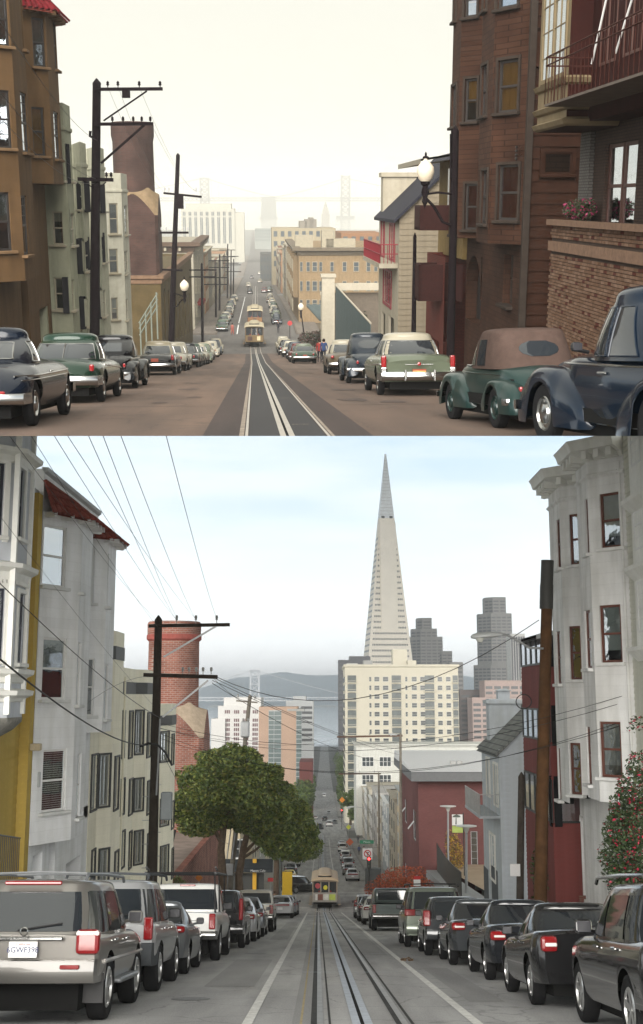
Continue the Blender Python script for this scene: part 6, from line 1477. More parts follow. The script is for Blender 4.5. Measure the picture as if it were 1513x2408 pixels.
# -- overhead wires
def wire(label,a,b,sag,r=.012,group='overhead wires of the modern street',n=14):
 a,b=Vector(a),Vector(b);pts=[a.lerp(b,i/n)-Vector((0,0,sag*4*(i/n)*(1-i/n)))for i in range(n+1)];k=MB();k.tube(pts,r*.62,4,cap=False);return reg(k.build('overhead_wire',WIRE),label,'wire',group)
fan=[(416,1458,120,1012,12.),(461,1456,151,1012,12.),(510,1455,388,1012,12.),(416,1460,203,1012,12.),(420,1460,238,1012,12.),(461,1458,280,1012,12.),(372,1462,13,1012,14.),(372,1475,66,1012,14.)]
for i,(px,r,qx,qr,yq)in enumerate(fan):
 wire('%s from left of the thin wires fanning up from the left pole'%ordn[sorted(range(8),key=lambda j:fan[j][2]).index(i)],A(px,r,-.17),at(qx,qr,y=yq),.12,.007)
wire('thick black cable sagging from left edge to the big left pole',at(-12,1540,y=16.),A(345,1752,-.2),.32,.030)
wire('black cable from left edge above the thick one to the left pole',at(-10,1362,y=18.),A(380,1690,-.2),.2,.018)
wire('thin grey line from upper left crossing the white house windows',at(-10,1200,y=20.),A(362,1660,-.2),.1,.007)
for i,(r,m_)in enumerate(((1592,.5),(1600,.3),(1607,.9))):
 wire('%s twisted line running from left crossarm down to the school'%['upper','middle','lower'][i],A(500,r,-.2),at(944,1762+i*14,y=yf1),m_,.02)
wire('twisted line swinging from the left crossarm to the brown pole lamp',A(505,1590,-.2),A3(1268,1458,-.1),1.6,.02)
for i,(r0,r1,sg)in enumerate(((1712,1632,.5),(1722,1648,.5),(1745,1690,.9),(1748,1700,.7))):
 wire('%s of the lines from the left pole to the white bay building'%ordn[i],A(376,1700+i*12,-.2),at(1480,r1,y=at(1480,r1,x=8.5).y),sg+.6,.012)
wire('span wire carrying the green street sign over the crossing',at(659,1960,y=ys),at(893,1992,y=yf2-20),.6,.02)
wire('loop of wire between left pole and leaning pole',A(385,1775,-.2),A2_(540,1985),.7,.016)
wire('line from left pole crossarm to leaning pole top',A(500,1592,-.2),A2_(586,1648),.25,.016)
wire('long thin line from left edge to the far pole arm',A(372,1712),at(800,1733,y=yf1),.7,.012)
wire('wire from white house bracket to the left pole crossarm',at(92,1762,x=-8.5),A(352,1590,-.2),-.5,.009)
wire('wire drooping from peach house pole toward school',at(893,1830,y=yf2),at(1000,2060,y=s0),.2,.02)
# -- school yard: disc lamps, banner, iron fence, stair wall
for i,(px,rt,rf_,yl)in enumerate(((1054,1897,2095,92.),(1097,1944,2130,72.))):
 f_=at(px,rf_,y=yl);hd_=at(px,rt,y=yl);f_.z=min(f_.z,gl(yl)+1);L1=thing('yard_lamp',('farther' if i==0 else 'nearer')+' disc-topped steel yard lamp beside the iron fence','lamp',f_)
 k=MB();k.tube([f_,hd_],[.09,.07],10);k.build('post',GALV,L1,True);k=MB();k.lathe([(.08,-.35),(.14,-.2),(.2,-.05),(.62,.02),(.62,.06),(.001,.1)],Matrix.Translation(hd_),20);k.build('disc',mat('lamp_disc',(.62,.62,.58),.4),L1,True)
yb_=88.;bn=thing('banner','school banner with tree silhouette above a lime green panel','banner',at(1075,1955,y=yb_));a_,b_=at(1064,1958,y=yb_),at(1088,1914,y=yb_)
k=MB();k.box(((a_.x+b_.x)/2,yb_,a_.z+(b_.z-a_.z)*.68),(b_.x-a_.x,.04,(b_.z-a_.z)*.58));k.build('picture_panel',PLATE_W,bn)
k=MB();k.box(((a_.x+b_.x)/2,yb_,a_.z+(b_.z-a_.z)*.18),(b_.x-a_.x,.04,(b_.z-a_.z)*.36));k.build('lime_panel',mat('lime',(.40,.50,.12),.6),bn)
k=MB();c_=Vector((a_.x+.28,yb_-.03,a_.z+(b_.z-a_.z)*.45));k.tube([c_,c_+Vector((.02,0,.45))],[.05,.03],6);k.lathe([(.001,.2),(.25,.1),(.3,0),(.001,-.02)],Matrix.Translation(c_+Vector((.05,0,.5)))@Matrix.Scale(.12,4,(0,1,0)),12);k.build('tree_print',mat('print_grey',(.12,.14,.12),.8),bn)
k=MB();k.tube([(b_.x+.05,yb_,a_.z-3),(b_.x+.05,yb_,b_.z+.1)],.04,6);k.build('bracket_pole',BLKF,bn)
fa,fb=at(1086,2130,y=64.),at(1029,2060,y=104.)
fn=thing('iron_fence','tall black iron fence sloping along the school yard','fence',fa);N_=74
for i in range(N_):
 q=i/(N_-1);p=fa.lerp(fb,q);tpz=at(1086+(1029-1086)*q,2050+(1982-2050)*q,y=p.y).z;k=MB();k.box((p.x,p.y,(p.z-.3+tpz)/2),(.03,.2,tpz-p.z+.3));k.build('bar',BLKF,fn)
k=MB();k.tube([fa+Vector((0,0,.1)),fb+Vector((0,0,.1))],.04,5);k.build('rail',BLKF,fn)
k=MB();w0_,w1_=at(1075,2140,y=66.),at(990,2050,y=118.);rows=[[(w0_.x+.1,w0_.y,gl(w0_.y)-1),(w0_.x+.1,w0_.y,fa.z)],[(w1_.x,w1_.y,gl(w1_.y)-1),(w1_.x,w1_.y,Z(1000,2035,118.))]];k.grid(rows);k.grid([[r[1],(r[1][0]+1.6,r[1][1],r[1][2])]for r in rows]);k.grid([[(rows[0][0]),(rows[0][0][0]+1.6,*rows[0][0][1:])],[rows[0][1],(rows[0][1][0]+1.6,*rows[0][1][1:])]]);reg(k.build('ramp_wall',mat('ramp_concrete',(.36,.37,.38),.85,var=.12,streak=.15)),'grey concrete ramp wall below the iron fence','wall')
k=MB();yd=80.
rows_=[(9.5,66,gl(66)+1.0),(9.5,116,gl(100)+3)]
k.add([(9.9,66,fa.z-.2),(32,66,fa.z-.2),(32,117,fb.z-.3),(9.9,117,fb.z-.3)],[(0,1,2,3)]);struct('school_yard',k,mat('yard_tan',(.42,.33,.24),.9,var=.15,scale=.5))
for i in range(3):
 k=MB();yy=92+i*4;k.rbox((13.5,yy,Z(1110,2098-i*17,yy)),(3.2,.8,.7),.04);pl_=reg(k.build('planter',CONC2),'%s low concrete planter in the school yard'%['nearest','middle','farthest'][i],'planter','planters in the school yard')
 # -- signs and signals
def sign_post(label,px,r_top,r_foot,y,panels,name='street_sign',cat='sign',postm=GALV,r=.035):
 f_=at(px,r_foot,y=y);f_.z=min(f_.z,gl(y)+.15);root=thing(name,label,cat,f_);k=MB();k.tube([f_,at(px,r_top,y=y)],r,6);k.build('post',postm,root,True)
 for(px0,px1,r0,r1,m,shape)in panels:
  a,b=at(px0,r1,y=y),at(px1,r0,y=y);c=(a+b)/2;w,h=abs(b.x-a.x),abs(b.z-a.z);k=MB()
  if shape=='rect':k.rbox((c.x,y-.06,c.z),(w,.03,h),.01)
  elif shape=='diamond':k.box((0,0,0),(w*.7,.03,w*.7),0,0,Matrix.Translation((c.x,y-.06,c.z))@Matrix.Rotation(R(45),4,'Y'))
  elif shape=='disc':k.lathe([(.001,.02),(w/2,.015),(w/2,-.01)],Matrix.Translation((c.x,y-.07,c.z))@Matrix.Rotation(R(90),4,'X'),18)
  elif shape=='ring':k.lathe([(w/2*.75,.03),(w/2,.03),(w/2,.02),(w/2*.75,.02)],Matrix.Translation((c.x,y-.08,c.z))@Matrix.Rotation(R(90),4,'X'),18)
  elif shape=='bar':k.box((0,0,0),(w,.02,h*.16),0,0,Matrix.Translation((c.x,y-.11,c.z))@Matrix.Rotation(R(45),4,'Y'))
  elif shape=='arrow':k.box((c.x,y-.085,c.z-h*.1),(w*.14,.02,h*.45));k.box((c.x+w*.12,y-.085,c.z+h*.16),(w*.4,.02,h*.12))
  k.build('panel',m,root)
 return root
SGR=mat('sign_green',(.02,.22,.11),.5,var=.05);SRED=mat('sign_redpaint',(.5,.03,.03),.5,var=.05);SORG=mat('sign_orange',(.75,.25,.02),.5);SYG=mat('sign_yellowgreen',(.6,.65,.05),.5)
sign_post('white no-turn sign with red ring on the right corner',864,1995,2085,125.,[(853,876,1994,2021,PLATE_W,'rect'),(856,873,1998,2016,SRED,'ring'),(859,870,2000,2014,BLACK,'arrow'),(857,872,1999,2015,SRED,'bar')])
sign_post('red and white parking sign before the orange shrub',981,2058,2130,84.,[(973,989,2060,2068,SRED,'rect'),(973,989,2068,2083,PLATE_W,'rect')])
sign_post('yellow-green diamond sign on the far right pavement',820,1935,1985,262.,[(814,826,1938,1952,SYG,'diamond')])
sign_post('orange diamond road works sign far down the right side',805,1868,1930,330.,[(798,812,1872,1890,SORG,'diamond')])
sign_post('orange diamond sign standing by the kerb on the right',822,1975,2010,236.,[(814,832,1970,1990,mat('sign_orange_dull',(.55,.12,.04),.6),'diamond')])
sign_post('small red street sign at left kerb beside walking woman',636,2068,2125,112.,[(630,643,2064,2073,SRED,'rect')])
sign_post('hazard diamond of four colours at the brick annex',468,2052,2100,at(468,2070,x=-8.3).y,[(459,478,2053,2074,SORG,'diamond')])
st=thing('street_name_sign','green street name sign hanging over the crossing','sign',at(863,1980,y=yf2-22));c_=at(863,1980,y=yf2-22);k=MB();k.rbox(c_,(1.45,.05,.36),.02);k.build('panel',SGR,st)
text_part('lettering','Mason',.27,WHITEW,st,Vector((0,-.03,0)),(R(90),0,0))
SIGB=mat('signal_body',(.02,.022,.02),.5);LAMPR=mat('signal_red',(1.,.03,.03),.4,emit=4.,var=0)
def signal(label,px,r0,y,lit=0,n=3):
 c=at(px,r0,y=y);f_=Vector((c.x,y,gl(y)));root=thing('traffic_signal',label,'traffic light',f_);k=MB();k.tube([f_,c-Vector((0,0,.1))],.06,8);k.build('post',SIGB,root,True)
 k=MB();k.rbox(c-Vector((0,0,.1)),(.42,.3,1.15),.05);k.build('housing',SIGB,root)
 for i in range(n):k=MB();k.lathe([(.001,.05),(.1,.03),(.12,0)],Matrix.Translation(c+Vector((0,-.16,.28-i*.36)))@Matrix.Rotation(R(90),4,'X'),14);k.build('lamp',LAMPR if i==lit else mat('lens_off',(.04,.05,.04),.3),root,True)
signal('traffic signal showing red on the left side',663,2012,134.);signal('traffic signal showing red at the right corner',868,2026,122.);signal('traffic signal far down the right side showing red',804,1908,318.)
k=MB();yy=118.;c_=at(676,2074,y=yy);k.rbox(c_,(.95,.4,1.9),.05);k.span((c_.x-.5,yy-.2,c_.z-1.2),(c_.x+.5,yy+.2,c_.z-.9));reg(k.build('newspaper_box',mat('news_yellow',(.78,.50,.02),.45,var=.06)),'bright yellow news rack at the left corner of the crossing','news rack')
k=MB();yy=123.;c_=at(878,2068,y=yy);k.rbox(c_+Vector((0,0,.0)),(1.6,.9,2.2),.05);reg(k.build('bus_shelter',mat('shelter_dark',(.06,.07,.07),.5)),'dark glass shelter on the right corner behind the shrub','shelter')
# -- people
WOOL=mat('coat_tan',(.22,.15,.085),.9,var=.1);DKC=mat('cloth_dark',(.03,.03,.04),.9);REDC=mat('cloth_red',(.35,.04,.04),.9);BLUC=mat('cloth_blue',(.05,.08,.22),.9);HAIRB=mat('hair_brown',(.07,.035,.02),.7)
person('woman in tan coat walking at the left corner',(at(645,2140,y=106).x,106,gl(106)+.1),R(200),WOOL,mat('legs_skin',(.40,.24,.17),.7),HAIRB,1.66,True)
person('person in dark clothes on the far left pavement',(-7.4,186,gl(186)+.13),R(10),DKC,DKC,HAIRB,1.75)
person('person in red jacket on the right pavement',(7.0,215,gl(215)+.13),R(0),REDC,DKC,HAIRB,1.75)
person('person in blue beside the one in red on the right pavement',(6.3,220,gl(220)+.13),R(0),BLUC,DKC,HAIRB,1.7)
person('dark figure at the far right corner under the orange sign',(7.3,262,gl(262)+.13),R(180),DKC,DKC,HAIRB,1.75)
# -- trees and shrubs
G1,G2,G3=leafmat('leaf_green',(.15,.20,.045)),leafmat('leaf_dark',(.075,.115,.03)),leafmat('leaf_light',(.24,.27,.06))
BARK=mat('bark',(.12,.085,.06),.9,var=.4,scale=5,bump=.5,bscale=10)
def tree(label,foot,trunks,clumps,count,size,mats,bark=BARK,name='street_tree',group=None):
 root=thing(name,label,'tree',foot,group);k=MB()
 for path,rs in trunks:k.tube(path,rs,9)
 k.build('trunk',bark,root,smooth=60);k=MB();leaves(k,clumps,count,size,len(mats));k.build('crown',mats,root);return root
random.seed(21)
yt1=78.;T1=lambda px,r,dy=0.:at(px,r,y=yt1+dy)
f1,f2=T1(522,2120),T1(566,2125);f1 .z=gl(yt1);f2 .z=gl(yt1)
trk=[([f1,T1(524,2060),T1(520,2000),T1(528,1935),T1(545,1880)],[.36,.27,.24,.2,.1]),([T1(522,1985),T1(500,1940),T1(470,1905)],[.16,.1,.05]),([f2,T1(562,2060,1),T1(573,1995,1),T1(590,1930,1),T1(625,1870,1)],[.3,.25,.22,.16,.08]),([T1(570,2010,1),T1(605,1975,1),T1(650,1945,1)],[.13,.09,.05]),([T1(568,2020,1),T1(600,2000,1),T1(640,1965,2)],[.1,.08,.04]),([T1(580,1965,1),T1(575,1920,0),T1(585,1870,0)],[.14,.1,.05])]
cl_=[]
for px,r,rad,dy in((445,1890,42,0),(470,1840,50,1),(520,1800,55,0),(570,1790,48,2),(500,1870,55,-1),(560,1860,62,0),(610,1830,52,1),(650,1870,50,2),(630,1910,58,0),(690,1910,45,3),(670,1960,50,2),(710,1965,38,4),(730,1985,24,4),(700,2000,36,3),(655,1990,36,1),(455,1940,36,0),(590,1890,50,-1),(430,1910,26,0),(545,1765,26,1),(640,1820,30,2),(540,1915,46,1),(585,1930,44,1),(625,1960,40,1),(495,1925,40,0),(420,1880,22,0),(700,1935,40,3)):
 c=T1(px,r,dy);q=rad/FPX*yt1;cl_.append((c.x,c.y,c.z,q*1.02,q*1.1,q*.72))
for _ in range(70):
 b_=random.choice(cl_[:26]);v=Vector((random.gauss(0,1),random.gauss(0,1),random.gauss(.25,.8))).normalized();cl_.append((b_[0]+v.x*b_[3],b_[1]+v.y*b_[4],b_[2]+v.z*b_[5],random.uniform(.35,.75),random.uniform(.35,.75),random.uniform(.2,.4)))
tree('big round-crowned street tree with two trunks left of the crossing',f1,trk,cl_,66000,.13,[G1,G2,G3,leafmat('leaf_yellow',(.22,.21,.05))])
yq=128.;q_=at(688,2080,y=yq);tree('slim tree with trunk wrapped beside the parked cars beyond the crossing',Vector((q_.x,yq,gl(yq))),[([Vector((at(650,2075,y=yq).x,yq,gl(yq))),at(652,2000,y=yq),at(662,1955,y=yq)],[.35,.28,.14])],[(*at(px,r,y=yq+d),rd,rd,rd*.8)for px,r,rd,d in((660,1980,2.4,0),(690,1985,2.2,2),(720,1990,1.8,3),(735,2000,1.2,3),(640,1960,2.2,1))],9000,.16,[G2,G1,G2])
O1,O2,O3=leafmat('leaf_orange',(.48,.09,.025)),leafmat('leaf_rust',(.28,.055,.022)),leafmat('leaf_olive',(.12,.09,.03))
yo=92.;T2=lambda px,r,dy=0.:at(px,r,y=yo+dy);f_=T2(945,2135);f_.z=gl(yo)
tree('orange autumn shrub on the right before the school',f_,[([f_,T2(950,2090),T2(960,2065)],[.1,.06,.03]),([f_,T2(930,2095),T2(905,2080)],[.08,.05,.02]),([f_,T2(970,2090),T2(1000,2080)],[.07,.05,.02])],[(*T2(px,r,d),rd,rd,rd*.62)for px,r,rd,d in((890,2090,1.1,0),(920,2075,1.3,0),(955,2062,1.3,1),(940,2095,1.5,-1),(980,2085,1.3,0),(1005,2088,.9,0),(905,2100,1.1,0),(965,2105,1.2,0),(985,2050,.7,2),(925,2050,.6,1))],9000,.075,[O1,O2,O1,O3],name='autumn_shrub')
yv=96.;f_=at(1070,2040,y=yv);f_.z=gl(yv)+2;tree('small yellow-leaved tree between the yard lamps',f_,[([f_,at(1068,2000,y=yv)],[.07,.03])],[(*at(px,r,y=yv),rd,rd,rd)for px,r,rd in((1066,1985,.7),(1072,2010,.8),(1062,1965,.5),(1076,2028,.6))],1600,.085,[leafmat('leaf_gold',(.42,.26,.03)),leafmat('leaf_olive'),leafmat('leaf_gold')],name='yellow_tree')
M1,M2=leafmat('flower_crimson',(.33,.015,.045)),leafmat('leaf_vine',(.025,.045,.014));yv2=24.5;T3=lambda px,r,dy=0.:at(px,r,y=yv2+dy)
f_=T3(1490,2130);f_.z=gl(yv2)+.1
tree('dark climbing bougainvillea with crimson flowers at the right edge',f_,[([f_,T3(1492,2000),T3(1485,1900),T3(1500,1800)],[.06,.05,.04,.02])],[(*T3(px,r,d),rd,rd,rd)for px,r,rd,d in((1500,1860,.45,0),(1480,1900,.42,0),(1465,1955,.42,-.2),(1500,1940,.55,0),(1450,2010,.38,0),(1485,2020,.5,0),(1510,2070,.5,0),(1475,2080,.42,0),(1440,1965,.2,0),(1505,1800,.3,0),(1450,2060,.28,0),(1500,1700,.18,0),(1485,1715,.1,0))],11000,.042,[M2,M2,leafmat('leaf_vine2',(.04,.065,.02)),M1],name='bougainvillea')
k=MB();yh3=at(1310,2090,x=8.2).y;leaves(k,[(8.0,yh3+d,gl(yh3)+z,.5,1.0,.9)for d in(0,1.4)for z in(.8,2.2)],3500,.06,2);reg(k.build('hedge',[G2,M2]),'dark hedge between brown pole and white bay building','hedge')
k=MB();yy=at(430,2080,x=-8.0).y;leaves(k,[(-8.2,yy,gl(yy)+1.2,.7,1.2,.7),(-8.5,yy+1,gl(yy)+1.8,.6,1.,.6)],2600,.08,3);reg(k.build('bush',[G1,G2,leafmat('leaf_olive')]),'green bush beside the brick annex wall','bush')
FT=((-9,520,12),(10,470,17),(-10,600,13),(11,545,20),(-9,690,14),(12,640,24),(-11,820,16),(13,760,22),(12,900,22),(-14,960,18),(-7.6,345,10),(7.8,360,10),(-7.8,410,13),(7.9,425,14),(-8,465,14))
for i,(x,y,h)in enumerate(FT):
 rk=sorted(q[1]for q in FT if q[0]*x>0).index(y)
 f_=Vector((x,y,gl(y)));tree('%s dark tree from the near end along the %s of the far street'%(ordn[rk],'left' if x<0 else 'right'),f_,[([f_,f_+Vector((0,0,h*.4))],[.4,.25])],[(x+random.uniform(-2,2),y+random.uniform(-5,5),f_.z+h*q,h*.2,h*.24,h*.2)for q in(.35,.5,.62,.75,.86)],1600,.55,[G2,G2,G1],group='dark trees lining the far street')
k=MB();c_=at(958,2262,z=gl(33)+.03)if False else Vector((2.05,30.5,gl(30.5)+.02));leaves(k,[(c_.x,c_.y,c_.z,.16,.16,.03)],40,.05,1);reg(k.build('fallen_leaves',leafmat('leaf_brown',(.10,.06,.03))),'brown leaves lying on the right lane line','leaves')
# -- UPPER STREET: buildings
setframe('U')
TAN=mat('tan_stucco',(0.0975,0.057,0.0265),.85,var=.15,scale=1.2,bump=.2,bscale=30,streak=.25,lines=.34)
TANS=mat('tan_sill',(0.13,0.08,0.0425),.85,var=.2)
DARKJ=mat('dark_sash',(0.0175,0.014,0.0125),.6,var=.2)
PALE=mat('pale_green_stucco',(0.234,0.2385,0.171),.88,var=.16,scale=1.1,bump=.2,bscale=30,streak=.25)
CREAMJ=mat('cream_joinery',(0.21,0.185,0.13),.6,var=.15)
OBL=mat('orange_blind',(0.18,0.085,0.0175),.85,var=.15,scale=2);RBL=mat('red_curtain',(0.05,0.006,0.006),.9,var=.3,scale=6);GBL=mat('grey_curtain',(0.06,0.06,0.05),.9,var=.3,scale=6)
TILEU=mat('crimson_tile',(0.09,0.0036,0.0066),.7,var=.35,scale=5)
xf,xb=-8.6,-7.7
# -- tan bay house
b1=P(45,400,xb);b2=P(75,400,xb);b4=P(122,330,xb);b5=P(145,330,xb)
b0=(xf,b1[1]-.95);b3=(xf,b2[1]+.9);b3b=(xf,max(b3[1]+.05,b4[1]-1.0));b6=(xf,b5[1]+.9)
pts=[(-12.5,b0[1]),b0,b1,b2,b3,b3b,b4,b5,b6,(-12.5,b6[1])]
o=dict(fm=DARKJ,sill=TANS,fw=.07);zt=Z(110,22,b4[1]);zb=Z(110,432,b4[1]);zbn=Z(40,660,b1[1])
wins=[]
for i,(r0,r1)in enumerate(((-20,108),(212,348),(452,590))):
 wins+=[(1,hole(b0,b1,-8,26,r0,r1),dict(o,blind=GBL,blind_drop=.5)),(2,hole(b1,b2,51,66,r0+8,r1+10),dict(o,muntin=(3,3,'top')))]
wf=[]
for i,(r0,r1)in enumerate(((42,157),(252,366))):
 wf+=[(1,hole(b3b,b4,77,106,r0,r1),dict(o,blind=OBL if i else GBL,blind_drop=1.)),(2,hole(b4,b5,128,140,r0+12,r1+8),dict(o,muntin=(3,4,'top')))]
th=bldg('bay_house','tan stucco bay house with crimson tiled eaves in the old street',pts[:5],zbn,zt+.4,TAN,wins,cat='house')
k=MB()
fseg=[b3b,b4,b5,b6]
for i in range(3):panel(k,fseg[i],fseg[i+1],zb,zt,[h for s,h,_ in wf if s==i+1])
k.add([(*p,zb)for p in fseg],[(0,1,2,3)]);k.build('far_bay',TAN,th)
for s,h,op in wf:window(th,fseg[s-1],fseg[s],h,**op)
k=MB();arch_=[(4.8,6.1,zbn-4,zb-1.1),(8.2,10.3,zbn-4.5,zbn-1.6)]
panel(k,(xf-.02,b0[1]),(xf-.02,b6[1]),-12,zt+.5,arch_,.7);panel(k,(-12.5,b0[1]),(xf-.02,b0[1]),-12,zt+.5);panel(k,(xf-.02,b6[1]),(-12.5,b6[1]),-12,zt+.5);k.build('wall',TAN,th)
for a in arch_:k=MB();k.box((xf-.66,b0[1]+(a[0]+a[1])/2,(a[2]+a[3])/2),(.05,a[1]-a[0],a[3]-a[2]));k.build('door',mat('door_maroon',(0.045,0.01,0.0075),.6),th)
tile_roof(th,[b3b,b4,b5,b6],[(xf,b3b[1]+.05),(xf,b4[1]+.1),(xf,b5[1]-.1),(xf,b6[1]-.05)],zt+.1,zt+1.3,TILEU,over=.5)
for a,b in zip(fseg[:-1],fseg[1:]):rafter_ends(th,a,b,zt-.12,TANS)
# -- pale stucco blocks stepping down
def paleblock(label,f0,f1,f2,r_top,rows,m=PALE,zbot=-22,bl=None):
 C,D=P(f1,560,-7.75),P(f2,560,-7.75);B=(xf,max(P(f0,560,xf)[1],C[1]-1.1));D=(D[0],max(D[1],C[1]+.7));E_=(xf,D[1]+.8);pl_=[(-12.5,B[1]),B,C,D,E_,(-12.5,E_[1])]
 wins=[];op=dict(fm=CREAMJ,sill=CREAMJ,fw=.06)
 for r0,r1 in rows:
  wins.append((1,hole(B,C,f0+(f1-f0)*.12,f0+(f1-f0)*.68,r0,r1),dict(op,blind=CREAMJ if random.random()<.4 else GBL,blind_drop=random.choice((.3,.5,.7)))));wins.append((2,hole(C,D,f1+(f2-f1)*.25,f1+(f2-f1)*.8,r0+4,r1+2),op))
 z1_=Z(f2,r_top,D[1]);b=bldg('apartment_block',label,pl_,zbot,z1_,m,wins)
 k=MB();cornice(k,[B,C,D,E_],z1_-1.0,[(0,-.1),(.06,-.05),(.06,.08),(0,.1)]);k.build('string_course',m,b);return E_[1]
random.seed(9)
paleblock('pale green stucco block next to the tan bay house',118,163,179,250,((345,425),(497,575),(653,728)))
paleblock('narrow pale block just before the first dark pole',178,198,212,338,((432,492),(562,635),(700,768)),mat('pale_stucco2',(.29,.285,.21),.88,var=.16,streak=.25))
paleblock('narrow pale block just behind the first dark pole',214,236,253,350,((440,495),(552,615),(678,742)),mat('pale_stucco3',(.31,.305,.235),.88,var=.14,streak=.2))
pe_=paleblock('whitish stucco block beside the round brick chimney',253,290,304,410,((478,550),(585,642),(700,752)),mat('pale_stucco4',(.36,.345,.28),.88,var=.12,streak=.2))
k=MB();yq_=P(112,560,xf)[1];k.span((-12.4,b6[1]+.05,-14),(xf-.05,P(163,560,-7.75)[1]-1.15,Z(130,300,yq_)));fl_=reg(k.build('recessed_wall',PALE),'recessed pale wall between tan house and green stucco block','wall')
# -- power house and chimney
BRU=brickmat('brick_olive',(0.076,0.0515,0.0197),(0.0912,0.0618,0.0236),(0.076,0.0566,0.0263),var=.35)
BRC=brickmat('brick_chimney',(0.0525,0.0262,0.021),(0.0665,0.0332,0.0262),(0.0525,0.0385,0.0315),w=.45,h=.16,msize=.02,var=.5)
CONU=mat('concrete_warm',(0.17,0.12,0.07),.85,var=.25,streak=.2)
xw=-8.7;yw0=P(379,700,xw)[1];yw1=P(452,700,xw)[1];zw=Z(379,655,yw0)
pw_=thing('power_house','olive brick power house with tall arched windows in the old street','building',(xw,yw0,gu(yw0)))
ah=[]
u=3.
while u<yw1-yw0-4:ah.append((u,u+2.0,gu(yw0+u)+1.6,min(zw-1.2,gu(yw0+u)+6.6)));u+=5.4
k=MB();panel(k,(xw,yw0),(xw,yw1),-30,zw,ah,.3);panel(k,(-22,yw0),(xw,yw0),-30,zw);panel(k,(xw,yw1),(-22,yw1),-30,zw);k.add([(-22,yw0,zw-.3),(xw,yw0,zw-.3),(xw,yw1,zw-.3),(-22,yw1,zw-.3)],[(0,1,2,3)]);k.build('wall',BRU,pw_)
for h in ah:
 window(pw_,(xw,yw0),(xw,yw1),h,fm=mat('olive_sash',(0.05,0.045,0.025),.7),depth=.3,style='casement',muntin=(2,5,'all'))
 k=MB();r_=1.0;arc=[(xw+.03,yw0+h[0]+1+r_*math.cos(t),h[3]-r_*.8+r_*.9*math.sin(t))for t in np.linspace(0,math.pi,9)];k.grid([arc,[(xw+.03,p[1],h[3]+.15)for p in arc]]);k.build('window_arch',BRU,pw_)
k=MB();cornice(k,[(-22,yw0),(xw,yw0),(xw,yw1)],zw,[(0,-.5),(.12,-.45),(.14,-.1),(.3,0),(.3,.25),(-.3,.28)]);k.build('coping',mat('brick_coping',(0.13,0.08,0.05),.85,var=.3),pw_)
yc=yw0+5;cxx=at(315,400,y=yc).x;rc=46/FPX*yc
cu_=thing('chimney','huge round dark brick chimney rising over the old street','chimney',(cxx,yc,gu(yc)))
ztc,zsh=Z(315,288,yc),Z(315,456,yc);T=Matrix.Translation((cxx,yc,0))
k=MB();k.lathe([(rc*1.0,zsh-.4),(rc*.985,ztc-1.7),(rc*1.04,ztc-1.2),(rc*1.04,ztc-.25),(rc,ztc),(rc*.8,ztc),(rc*.8,ztc-2)],T,36);k.build('shaft',BRC,cu_,smooth=40)
chimney_base(cu_,cxx,yc,rc,at(374,560,y=yc-1.8).x-cxx,-28,Z(340,515,yc),zsh,BRC,CONU)
k=MB();ys_=yw0-2;a_=at(330,760,y=ys_);b_=at(368,690,y=ys_)
sr=thing('stair_rail','pale green stair railing sloping beside the power house','railing',a_)
for q in(0,.33,.66,1.):p=a_.lerp(b_,q);k=MB();k.box((p.x,ys_,p.z-2),(.12,.12,4.2+0));k.build('post',mat('rail_green',(0.11,0.125,0.1),.6),sr)
for dz in(0,.5,1.1):k=MB();k.tube([a_+Vector((-.1,0,-dz)),b_+Vector((.1,0,-dz))],.07,4);k.build('rail',mat('rail_green'),sr)
# -- corner building beyond the crossing, left
WU=mat('white_boards_old',(0.23,0.21,0.165),.85,var=.14,streak=.2)
yd=183.;xd=at(456,640,y=yd).x;zd=Z(420,574,yd)
cbu=bldg('corner_building','white corner building with heavy dark cornice past the old crossing',[(xd-25,yd),(xd,yd),(xd-.2,yd+40),(xd-25,yd+40)],-32,zd,WU)
rects=[]
for r0,r1 in((610,640),(668,700),(722,750)):
 for px in(398,418,437):q=at(px,r1,y=yd);rects.append((q.x-(xd-25),q.x-(xd-25)+.8,q.z,Z(px,r0,yd)))
simple_windows(cbu,(xd-25,yd),(xd,yd),rects,FARGLASS,CREAMJ,.08)
rects=[]
for r0,r1 in((600,632),(655,690),(716,745)):
 for u in(3,7,13,20,28):q=at(462,r1,y=yd+u);rects.append((u,u+1.5,at(462,r1,y=yd+u).z,Z(462,r0,yd+u)))
simple_windows(cbu,(xd,yd),(xd-.2,yd+40),rects,FARGLASS,CREAMJ,.08)
k=MB();cornice(k,[(xd-25,yd),(xd,yd),(xd-.2,yd+40)],zd,[(0,-1.3),(.15,-1.1),(.25,-.5),(1.1,-.3),(1.15,.25),(-.4,.3)]);k.build('cornice',mat('cornice_brown',(0.075,0.05,0.035),.8),cbu)
d_=0
while d_<40:k=MB();k.box((xd+.45-.005*d_,yd+1+d_,zd-.75),(.8,.35,.5));k.build('bracket',CREAMJ,cbu);d_+=2.2
d_=0
while d_<24:k=MB();k.box((xd-24+d_,yd-.45,zd-.75),(.35,.8,.5));k.build('bracket',CREAMJ,cbu);d_+=2.2
k=MB();k.box((xd+.4,yd+14,gu(yd+14)+3.4),(1.0,9,.5));k.build('shop_awning',mat('awning_red',(0.15,0.015,0.0125),.8),cbu)
palu=[(.24,.14,.08),(.21,.19,.14),(.26,.23,.17),(.14,.07,.045),(.28,.25,.20),(.18,.15,.10),(.23,.21,.17)]
y=yd+42;random.seed(13)
